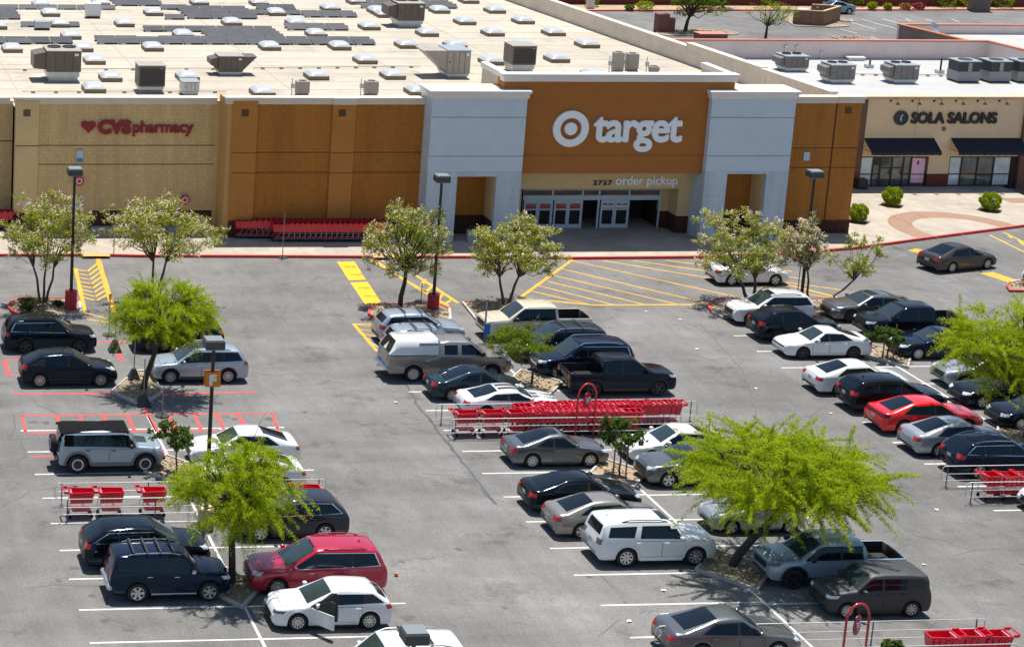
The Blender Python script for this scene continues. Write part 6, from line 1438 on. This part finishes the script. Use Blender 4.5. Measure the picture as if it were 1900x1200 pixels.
tree('flowering_tree', (1556,562), (1536,428,1648,532), 'leaning pale-flowered tree with a bent thin trunk at the island end', LF_FL, 3000, .13, tr=.07, limb=[Vector((.75,0,1.35)), Vector((-.35,0,.42)), Vector((.2,0,.8))], **{**flk, 'bloom': 110, 'clumps': 18})
STAKE = mat('wooden_stake', (.26,.12,.055), .85, var=.2)
for base, bb, lab, st in (((1150,884),(1106,765,1200,852),'staked young tree with dark green leaves beside the middle trolley bay',True),((1648,668),(1614,598,1686,648),'staked young tree on the right row diamond beside the navy sedan',True),((328,878),(286,770,366,842),'young dark green tree beside the black soft top off-roader',False),((1660,1262),(1636,1182,1682,1216),'top of a small yellow-green tree at the bottom edge by the trolleys',False)):
    t = tree('young_tree', base, bb, lab, LF_YG, 1500, .17, aspect=.5, clumps=14, cr=.30, tr=.045, group='young trees in the parking lot')
    if st:
        for k, dx in enumerate((-.32,.28)):
            m = MB(); m.tube([(dx,.05*k,0),(dx,.05*k,1.9)], .035, 8); m.build('stake', STAKE, t)
bgk = dict(group='trees in the far lot', bark=BARKD)
tree('shade_tree', (1271,60), (1224,-50,1354,38), 'round green tree in the far lot beside the stepped cabinet', LF_DK, 6000, .22, clumps=30, cr=.25, tr=.20, **bgk)
tree('sparse_tree', (1420,74), (1376,-8,1480,52), 'sparse yellow-green tree with bare twigs in the far lot', LF_BU, 2200, .16, aspect=.3, clumps=20, cr=.28, tr=.14, **bgk)
tree('shade_tree', (1345,16), (1292,-60,1374,24), 'green tree at the top of the photo by the far wall', LF_DK, 3000, .22, clumps=20, cr=.28, tr=.12, **bgk)
tree('shade_tree', (1600,8), (1555,-50,1655,24), 'dark tree at the top of the photo behind the blue car', LF_DK, 3000, .22, clumps=20, cr=.28, tr=.12, **bgk)
tree('shade_tree', (1470,8), (1436,-50,1524,22), 'dark tree at the top of the photo behind the enclosure', LF_DK, 2600, .22, clumps=20, cr=.28, tr=.12, **bgk)
def bush(name, bb, label, leaf, n, size, group, cat='bush', z0=0.0, base_frac=.92, core=True, tuft=False, yb=None):
    x0, y0, x1, y1 = bb; g = G((x0+x1)/2, y1-(y1-y0)*(1-base_frac), z0); t = thing(name, g, 0, label, cat, group)
    c = onY((x0+x1)/2, (y0+y1)/2, g.y); sc = F_PX/((c-Vector((0,0,CAM_H))).dot(FWD)); rx_ = (x1-x0)/2/sc; rz = max(.12, (y1-y0)/2/sc*.98)
    d = NPR.normal(size=(n,3)); d /= np.linalg.norm(d, axis=1)[:,None]; 
    if tuft:
        d[:,2] = np.abs(d[:,2])+.5; d /= np.linalg.norm(d, axis=1)[:,None]; m = MB()
        for q in d[:min(n,160)]:
            q = Vector(q); L = rz*2*NPR.uniform(.7,1.1); s = q.cross(Vector((0,0,1))).normalized()*.025; m.add([-s, s, q*L*.6+s*.8, q*L+Vector((0,0,-.06)), q*L*.6-s*.8], [(0,1,2,3,4)])
        m.build('blades', leaf, t); return t
    r = NPR.uniform(.62,1,n)**.5*(1+.10*np.sin(d[:,0]*7+d[:,2]*5)*1.0)
    p = d*r[:,None]*np.array([rx_,rx_,rz])*.95+np.array([0,0,rz*.92]); p = p[p[:,2] > .02]
    leaf_mesh('foliage', p, size, .55, [leaf], t, .4)
    m = MB()
    for k in range(5): a = 6.28*k/5; m.tube([(0.03*math.cos(a),.03*math.sin(a),0),(rx_*.5*math.cos(a),rx_*.5*math.sin(a),rz*1.1)], [.03,.012], 5)
    m.build('stem', BARKD, t); return t
for bb, l in (((1572,377,1609,414),'round clipped yellow-green bush nearest the brown store corner'),((1635,346,1672,384),'round clipped yellow-green bush in front of the left navy awning'),((1816,356,1855,393),'round clipped yellow-green bush in front of the right navy awning')):
    t = bush('round_bush', bb, l, LF_BU, 2600, .13, 'clipped bushes in the plaza', z0=SW)
    m = MB(); m.add([(-.95,0,.006),(0,-1.0,.006),(.95,0,.006),(0,1.0,.006)], [(0,1,2,3)]); m.build('soil_bed', mat('dark_soil', (.13,.085,.055), .95, var=.2), t)
for bb, l in (((36,544,70,578),'dark spiky tuft on the far left island'),((698,566,732,592),'dry spiky tuft at the rounded end of the middle island'),((100,553,116,570),'small weedy tuft beside the far left tree')):
    bush('spiky_tuft', bb, l, LF_GR, 160, .2, 'tufts on the islands', 'plant', z0=.1, tuft=True)
for k, (bb, lf, l) in enumerate((((1083,-8,1112,14),LF_DK,'leafy shrub beside the white equipment box'),((1158,9,1177,20),LF_DK,'small dark round shrub by the far wall'),((1178,2,1213,20),LF_BU,'wide bright shrub by the far wall'),((1608,4,1627,19),LF_BU,'round bright shrub left of a matching one by the far wall'),((1638,6,1655,19),LF_BU,'round bright shrub near the start of the pale kerb'),
    ((1668,6,1690,18),mat('dry_orange_leaf',(.35,.16,.03),.8),'orange flowering shrub by the far wall'),((1692,5,1716,18),mat('red_flower_leaf',(.35,.04,.05),.8),'red flowering shrub by the far wall'),((1735,-14,1775,16),LF_MS,'large olive shrub by the far wall'),((1775,-10,1838,16),LF_BU,'wide yellow-green shrub by the far wall'),((1838,-8,1880,16),LF_DK,'dark shrub near the tall pillar'),((1560,-20,1605,14),LF_DK,'dark shrub behind the blue car'))):
    bush('far_shrub', bb, l, lf, 900, .16, 'shrubs along the far wall', z0=.1)
# ------------------------------------------------------------------ lamps, signs, trolleys, small things
POLE = mat('black_pole', (.02,.017,.016), .5); LHEAD = mat('grey_lamp_head', (.045,.055,.06), .45); DIFF = mat('lamp_lens', (.4,.42,.42), .3)
def lamp(base, top, label, wrap=None, basecol=None, head=.78, sign=None):
    g = G(*base); h = onY(*top, g.y).z; t = thing('lamp_post', (g.x,g.y,0), 0, label, 'lamp post', 'lamp posts in the lot')
    m = MB(); m.tube([(0,0,.0),(0,0,h-.42)], [.095,.07], 12); m.build('pole', POLE, t, 40)
    m = MB(); w = head/2; m.box(-w,w,-w*.95,w*.95,h-.40,h-.04,bev=.03); m.box(-w*.9,w*.9,-w*.86,w*.86,h-.039,h,1, bev=.01); m.box(-.06,.06,-.06,.06,h-.5,h-.401); m.build('lamp_head', [LHEAD, mat('lamp_head_top', (.17,.20,.21), .5)], t)
    m = MB(); m.box(-w*.85,w*.85,-w*.8,w*.8,h-.42,h-.402); m.build('lamp_lens', DIFF, t)
    if wrap:
        m = MB(); z0, z1, r, mt = wrap; m.lathe([(0,z0),(r,z0),(r,z1-.03),(r*.93,z1),(0,z1)], None, 24); m.build('base_sleeve', mt, t, 40)
    if basecol: m = MB(); m.cyl((0,0), .3, 0, .28, 20); m.build('footing', KERB_G, t, 40)
    return t, h
RSL = mat('red_sleeve', (.42,.016,.025), .55, var=.12, vscale=3, bump=.3, bscale=5); YCON = mat('cream_concrete', (.58,.43,.23), .85, var=.12)
lamp((131,576),(139,311),'black lamp post with red base sleeve on the far left island', (.12,1.15,.33,RSL), True)
lamp((803,574),(818,324),'black lamp post with red base sleeve on the middle island', (.10,.9,.33,RSL), True)
lamp((1486,560),(1510,316),'black lamp post in front of the right brown wall', None, True)
t, h = lamp((381,980),(392,627),'black lamp post carrying the orange F sign on a cream concrete base', (0,.92,.34,YCON))
OR = mat('orange_sign', (.66,.20,.010), .5)
zf = onY(389,702,G(381,980).y).z
m = MB(); m.box(-.31,.31,-.14,-.10,zf-.31,zf+.31,bev=.01); m.box(-.05,.05,-.099,-.06,zf-.2,zf+.2); m.box(-.31,.31,.10,.14,zf-.31,zf+.31,bev=.01); sg = m.build('letter_sign', OR, t)
o = text_mesh('letter', 'F', .5, mat('white_letter', (.75,.75,.74), .5), sg, Matrix.Translation((-.155,-.146,zf-.20)) @ Matrix.Rotation(math.pi/2,4,'X'), .008, .035, width=.30, height_x=1.12)
lamp((752,1418),(766,1166),'lamp post seen only by its grey head at the bottom edge', (0,.92,.34,YCON))
# trolleys: all share one set of meshes
CRED = mat('red_trolley_plastic', (.66,.006,.030), .35, coat=.3); CREDL = mat('pale_seat_flap', (.62,.42,.44), .4); CWIRE = mat('trolley_steel', (.40,.42,.44), .3, metal=.8)
def trolley(loc, rz, label, group):
    t = thing('shopping_trolley', loc, rz, label, 'trolley', group); t.scale = (1.14,1.14,1.14)
    def tub(m, x0, x1, w0, w1, z0, z1, xb0, xb1, wb, th=.03):
        # open tapering tub: outside, rim and inside
        o = [(xb0,-wb,z0),(xb1,-wb*.85,z0),(xb1,wb*.85,z0),(xb0,wb,z0),(x0,-w0,z1),(x1,-w1,z1),(x1,w1,z1),(x0,w0,z1)]
        i = [(xb0+th,-wb+th,z0+th),(xb1-th,-wb*.85+th,z0+th),(xb1-th,wb*.85-th,z0+th),(xb0+th,wb-th,z0+th),(x0+th,-w0+th,z1),(x1-th,-w1+th,z1),(x1-th,w1-th,z1),(x0+th,w0-th,z1)]
        m.add(o+i, [(0,3,2,1),(0,1,5,4),(1,2,6,5),(2,3,7,6),(3,0,4,7),(8,9,10,11),(8,12,13,9),(9,13,14,10),(10,14,15,11),(11,15,12,8),(4,5,13,12),(5,6,14,13),(6,7,15,14),(7,4,12,15)])
    m = MB(); tub(m, -.42, .50, .29, .23, .56, .98, -.34, .44, .24)
    for k in range(4):
        for s in (1,-1): m.box(-.28+k*.19,-.16+k*.19,min(s*.262,s*.285),max(s*.262,s*.285),.64,.90)
    m.build('basket', CRED, t)
    m = MB(); m.tube([(-.60,-.27,1.04),(-.60,.27,1.04)], .026, 8); m.box(-.60,-.42,-.29,-.25,.95,1.04); m.box(-.60,-.42,.25,.29,.95,1.04); m.build('handle', CRED, t)
    m = MB(); m.obox((-.34,0,.86), (.03,0,.10), (0,.22,0), (.012,0,-.004)); m.build('child_seat_flap', CREDL, t)
    m = MB(); m.box(-.28,.40,-.22,.22,.24,.30,bev=.015); m.build('lower_tray', CRED, t)
    m = MB()
    for s in (1,-1): m.tube([(-.36,s*.25,.62),(-.40,s*.26,.34),(-.38,s*.25,.17),(.44,s*.20,.17),(.48,s*.2,.24)], .014, 6); m.tube([(.30,s*.20,.19),(.05,s*.22,.56)], .012, 6)
    m.tube([(-.38,-.25,.19),(-.38,.25,.19)], .012, 6); m.build('frame', CWIRE, t)
    for x, y in ((-.36,.25),(-.36,-.25),(.42,.19),(.42,-.19)):
        m = MB(); m.tube([(x,y-.018,.065),(x,y+.018,.065)], .065, 12); m.box(x-.02,x+.02,y-.03,y+.03,.10,.17); m.build('castor', RUBBER, t)
    return t
proto_t = []
def put_trolley(x, y, rz, label, group, z=0.0):
    if not proto_t: proto_t.append(trolley((x,y,z), rz, label, group)); return proto_t[0]
    return dup(proto_t[0], (x,y,z), rz, label, group)
# the long lines by the brown wall
for (px0, px1, py, n, lab, grp) in ((452,505,443,6,'red trolley in the short nested row against the brown pilaster','short trolley row by the brown wall'),(522,700,449,19,'red trolley in the long nested row against the brown wall','long trolley row by the brown wall')):
    a, b = G(px0, py, SW), G(px1, py, SW)
    for k in range(n):
        p = a.lerp(b, k/(n-1)); put_trolley(p.x, p.y+.25, math.pi+rnd.uniform(-.03,.03)+math.radians(0), lab, grp, SW)
    if n > 10:
        for k in range(n): p = a.lerp(b, k/(n-1)); put_trolley(p.x-.1, p.y+.95, math.pi, 'red trolley in the dim second row behind the long trolley row', 'rear trolley row by the brown wall', SW)
for k in range(3):
    p = G(-10+k*10, 425, SW); put_trolley(p.x, p.y, math.pi, 'red trolley at the left edge against the end wall', 'trolleys by the end wall', SW)
RAIL = mat('pale_steel_rail', (.62,.62,.60), .4, metal=.2)
def corral(x0, x1, y0, y1, label, arch=None):
    t = thing('trolley_corral', ((x0+x1)/2, (y0+y1)/2, 0), 0, label, 'trolley bay', 'trolley bays'); ox, oy = t.location.x, t.location.y
    for y in (y0, y1):
        m = MB()
        m.tube([(x0-ox,y-oy,.32),(x0-ox-.12,y-oy,.36),(x0-ox-.16,y-oy,.62),(x0-ox-.1,y-oy,.92),(x0-ox,y-oy,.98),(x1-ox,y-oy,.98),(x1-ox+.12,y-oy,.94),(x1-ox+.14,y-oy,.6),(x1-ox+.1,y-oy,.36),(x1-ox,y-oy,.32)], .018, 8); m.tube([(x0-ox,y-oy,.62),(x1-ox,y-oy,.62)], .016, 8); m.tube([(x0-ox,y-oy,.32),(x1-ox,y-oy,.32)], .016, 8)
        m.build('rail', RAIL, t, 50)
        n = max(2, int((x1-x0)/3.4))
        for k in range(n+1):
            x = x0+.15+(x1-x0-.3)*k/n-ox; m = MB(); m.tube([(x,y-oy+.05,0),(x,y-oy+.05,1.0)], .026, 8); m.box(x-.08,x+.08,y-oy-.03,y-oy+.13,.0,.02); m.build('post', mat('dark_post', (.10,.10,.11), .5), t)
    if arch is not None:
        ax, dy = arch; ya, yb2 = y0+.0-oy, y0+.95-oy
        pts = [(ax-ox,ya,0.02),(ax-ox,ya,1.6)]+[(ax-ox+.0,(ya+yb2)/2-.475*math.cos(math.pi*k/14), 1.95+.62*math.sin(math.pi*k/14)) for k in range(15)]+[(ax-ox,yb2,1.6),(ax-ox,yb2,.02)]
        # the arch stands across the bay, turned to the camera side
        Rm = Matrix.Translation((ax-ox,ya,0)) @ Matrix.Rotation(math.radians(-78),4,'Z') @ Matrix.Translation((-(ax-ox),-ya,0))
        m = MB(); m.tube([Rm @ Vector(p) for p in pts], .042, 10); m.build('arch', mat('red_arch_paint', (.50,.012,.02), .35, coat=.4), t, 50)
        m = MB(); c = Rm @ Vector((ax-ox,(ya+yb2)/2,1.78)); MM = Matrix.Translation(c) @ Matrix.Rotation(math.radians(42),4,'Z') @ Matrix.Rotation(math.pi/2,4,'X')
        m.lathe([(0,-.02),(.36,-.02),(.36,.02),(0,.02)], MM, 32); sd = m.build('sign_disc', mat('magenta_sign', (.36,.01,.05), .4), t, 40)
        # white trolley pictogram
        m = MB(); pts2 = [(-.20,.14),(-.12,.14),(-.06,-.08),(.16,-.08)]
        m.tube([MM @ Vector((x,y,.03)) for x, y in pts2], .022, 6); m.tube([MM @ Vector((x,y,.03)) for x, y in ((-.10,.08),(.20,.08),(.16,-.02),(-.06,-.02))], .03, 6)
        for x in (-.03,.12): m.lathe([(0,.035),(.035,.035)], MM @ Matrix.Translation((x,-.15,0)), 12)
        m.build('pictogram', POSTW, sd)
        m = MB(); m.tube([c+Vector((0,0,.36)), Rm @ Vector((ax-ox,(ya+yb2)/2,2.55))], .02, 6); m.build('hanger', TRIM, t)
    return t
def trol_line(pts, rz, lab, grp):
    for x, y in pts: put_trolley(x+rnd.uniform(-.03,.03), y+rnd.uniform(-.05,.05), rz+rnd.uniform(-.06,.06), lab, grp)
# left bay
ga, gb = G(118,968), G(612,952); yl = G(118,968).y
corral(ga.x, gb.x, yl, yl+1.75, 'long steel trolley bay with a few red trolleys in the left row')
for k, (px_, l) in enumerate(((150,'red trolley at the open left end of the left bay'),(206,'red trolley second from the open end of the left bay'),(286,'red trolley by the feathery tree in the left bay'),(425,'red trolley seen through the feathery tree sprays in the left bay'),(570,'red trolley at the far right end of the left bay'))):
    g = G(px_, 966 if k < 4 else 955); put_trolley(g.x, yl+.62, 0.0, l, 'trolleys in the left bay')
# middle bay
gm = G(838,815); gm2 = G(1310,800); ym = gm.y
corral(gm.x, gm2.x, ym, ym+2.0, 'long steel trolley bay crowded with red trolleys in the middle row', arch=(G(1043,790).x, 0))
for k, (px_, l) in enumerate(((865,'red trolley at the open left end of the middle bay'),(915,'red trolley second from the open end of the middle bay'),(962,'red trolley third from the open end of the middle bay'))):
    g = G(px_, 812); put_trolley(g.x, ym+.6, 0.0, l, 'single trolleys in the middle bay')
x0m = G(998,812).x
trol_line([(x0m+i*.28, ym+.58) for i in range(17)], 0.0, 'red trolley nested in the near line of the crowded middle bay', 'near line in the middle bay')
trol_line([(x0m-.2+i*.28, ym+1.42) for i in range(26)], math.pi, 'red trolley nested in the far line of the crowded middle bay', 'far line in the middle bay')
# right bay
gr = G(1795,935); yr_ = gr.y
corral(gr.x, gr.x+11, yr_, yr_+1.9, 'steel trolley bay with red trolleys at the right edge')
trol_line([(G(1850,932).x+i*.75, yr_+.6) for i in range(6)], 0.0, 'red trolley in the bay at the right edge', 'trolleys in the right bay')
# bottom bay
gb0 = G(1290,1256); yb0 = gb0.y
corral(gb0.x-.5, gb0.x+11.5, yb0, yb0+2.0, 'steel trolley bay along the bottom edge with a red arch', arch=(G(1566,1256).x, 0))
trol_line([(G(1775,1256).x+i*.98, yb0+.62) for i in range(3)], math.pi, 'red trolley at the bottom edge, right of the red arch', 'trolleys at the right end of the bottom bay')
trol_line([(gb0.x+.3+i*.5, yb0-.85) for i in range(5)], 0.0, 'red trolley at the very bottom edge below the grey sedan, outside the bay rail', 'trolleys outside the bottom bay')
# sign stands with pyramid bases
BASE = mat('rubber_base', (.035,.037,.04), .8); STPOLE = mat('galvanised_pole', (.25,.26,.27), .5, metal=.4)
def stand(base, top, label, pyr=True, plate=None, col=None, group='sign stands by the pickup bays'):
    g = G(*base); h = onY(*top, g.y).z; t = thing('sign_stand', (g.x,g.y,0), 0, label, 'sign', group)
    m = MB()
    if pyr: b = .34; m.add([(-b,-b,0),(b,-b,0),(b,b,0),(-b,b,0),(-.1,-.1,.62),(.1,-.1,.62),(.1,.1,.62),(-.1,.1,.62)], [(4,5,6,7),(0,1,5,4),(1,2,6,5),(2,3,7,6),(3,0,4,7)])
    else: m.lathe([(0,.10),(.2,.10),(.33,.06),(.35,0)], None, 20)
    m.build('base', BASE, t)
    m = MB(); m.tube([(0,0,.05),(0,0,h)], .028, 8); m.build('post', col or STPOLE, t)
    if plate: w, hh, mt = plate; m = MB(); m.box(-w/2,w/2,-.045,-.03,h-hh,h,bev=.005); m.build('plate', mt, t)
    return t
GP = mat('back_of_sign', (.32,.34,.35), .5); YP = mat('yellow_green_post', (.30,.30,.02), .5)
stand((213,652),(215,560),'sign post on a dark pyramid base at the corner of the red bays')
stand((248,706),(251,610),'sign post on a dark pyramid base on the long gravel island')
stand((266,752),(270,665),'sign post on a dark pyramid base at the gravel island tip')
stand((202,622),(203,545),'yellow-marked post beside the chevron crossing', False, (.16,.3,mat('yellow_plate',(.6,.4,.02),.5)))
stand((301,772),(303,720),'thin bare post below the silver-blue SUV', False)
stand((211,474),(209,440),'thin post with a round dark foot on the store pavement', False, None)
stand((524,478),(527,397),'tall thin bare signpost on the kerb by the trolley rows', False, None)
stand((675,476),(676,440),'green-yellow marker post with a round black foot near the ramp', False, None, YP)
stand((781,560),(782,525),'small marker post with a white top at the middle crossing', False, (.12,.12,POSTW), YP)
stand((410,459),(409,445),'low dark marker on the pavement near the return wall', False)
stand((897,642),(904,562),'tall narrow sign seen edge-on beside the cream pickup', False, (.10,1.1,GP))
stand((900,655),(902,600),'blue disabled-parking sign between the bays', False, (.32,.7,mat('blue_plate',(.02,.12,.42),.5)))
stand((1478,560),(1480,478),'small white square sign on the lamp island', False, (.34,.48,mat('white_plate', (.66,.62,.58), .5)))
# bins and a person in the doorway shade
def bin_(px, py, label, col):
    g = G(px, py, SW); t = thing('litter_bin', g, 0, label, 'bin', None); m = MB(); m.lathe([(0,0),(.24,0),(.29,.78),(.27,.8),(0,.8)], None, 18); m.build('body', col, t, 40); m = MB(); m.lathe([(.30,.80),(.30,.86),(.15,1.0),(0,1.02)], None, 18); m.build('lid', TRIM, t, 40)
bin_(873, 448, 'pale litter bin beside the left pier recess', mat('pale_bin', (.42,.43,.43), .6)); bin_(1236-120+742, 448, 'unused', POSTW) if False else None
bin_(1445, 430, 'grey litter bin beside the right white pier', mat('grey_bin', (.3,.32,.34), .6))
g = G(1590, 348, SW); t = thing('planter_pot', (g.x+.1,g.y-.3,SW), 0, 'dark square planter beside the salon window', 'planter'); m = MB(); m.box(-.35,.35,-.35,.35,0,.7,bev=.03); m.build('pot', mat('dark_pot', (.045,.03,.025), .7), t); m = MB(); m.box(-.3,.3,-.3,.3,.701,.72); m.build('soil', mat('dark_soil', (.13,.085,.055), .95), t)
# paper scraps and a ball
PAP = mat('white_paper', (.75,.75,.73), .7)
for k, (px_, py_, l) in enumerate(((734,747,'white paper scrap on the asphalt beside the dark slate sedan'),(1232,1140,'long white wrapper near the bottom grey sedan'),(1167,1153,'white crumpled paper on the empty bay near the bottom'),(1231,1096,'tiny white scrap in the shaded empty bay'),(1198,579,'small white scrap below the yellow hatching'),(1261,594,'small white scrap right of another below the hatching'),(1541,768,'white scrap in the lane left of the red sedan'),(1738,946,'white scrap below the right trolley bay'),(1714,1048,'white wrapper beside the boxy grey wagon'),(1402,721,'tiny white scrap in the right lane'),(1293,648,'tiny white scrap in the middle lane'),(710,486,'flat white scrap at the kerb by the crossing'))):
    g = G(px_, py_); t = thing('paper_scrap', (g.x,g.y,.006), 0, l, 'litter', 'litter on the asphalt')
    m = MB(); w = .34 if k == 1 else .12+rnd.random()*.08; vs = []
    for j in range(4):
        for i in range(4): vs.append((w*(i/3-.5), .13*(j/3-.5), .015+rnd.uniform(0,.05)))
    m.add(vs, [(j*4+i,j*4+i+1,j*4+i+5,j*4+i+4) for j in range(3) for i in range(3)]); o = m.build('scrap', PAP, t)
g = G(735,1068); t = thing('orange_ball', (g.x,g.y,0), 0, 'small orange object on the asphalt beside the dark red minivan', 'litter'); m = MB(); m.lathe([(0,0),(.05,.01),(.085,.07),(.06,.14),(0,.155)], None, 12); m.build('body', mat('orange_plastic', (.75,.25,.03), .5), t, 60)
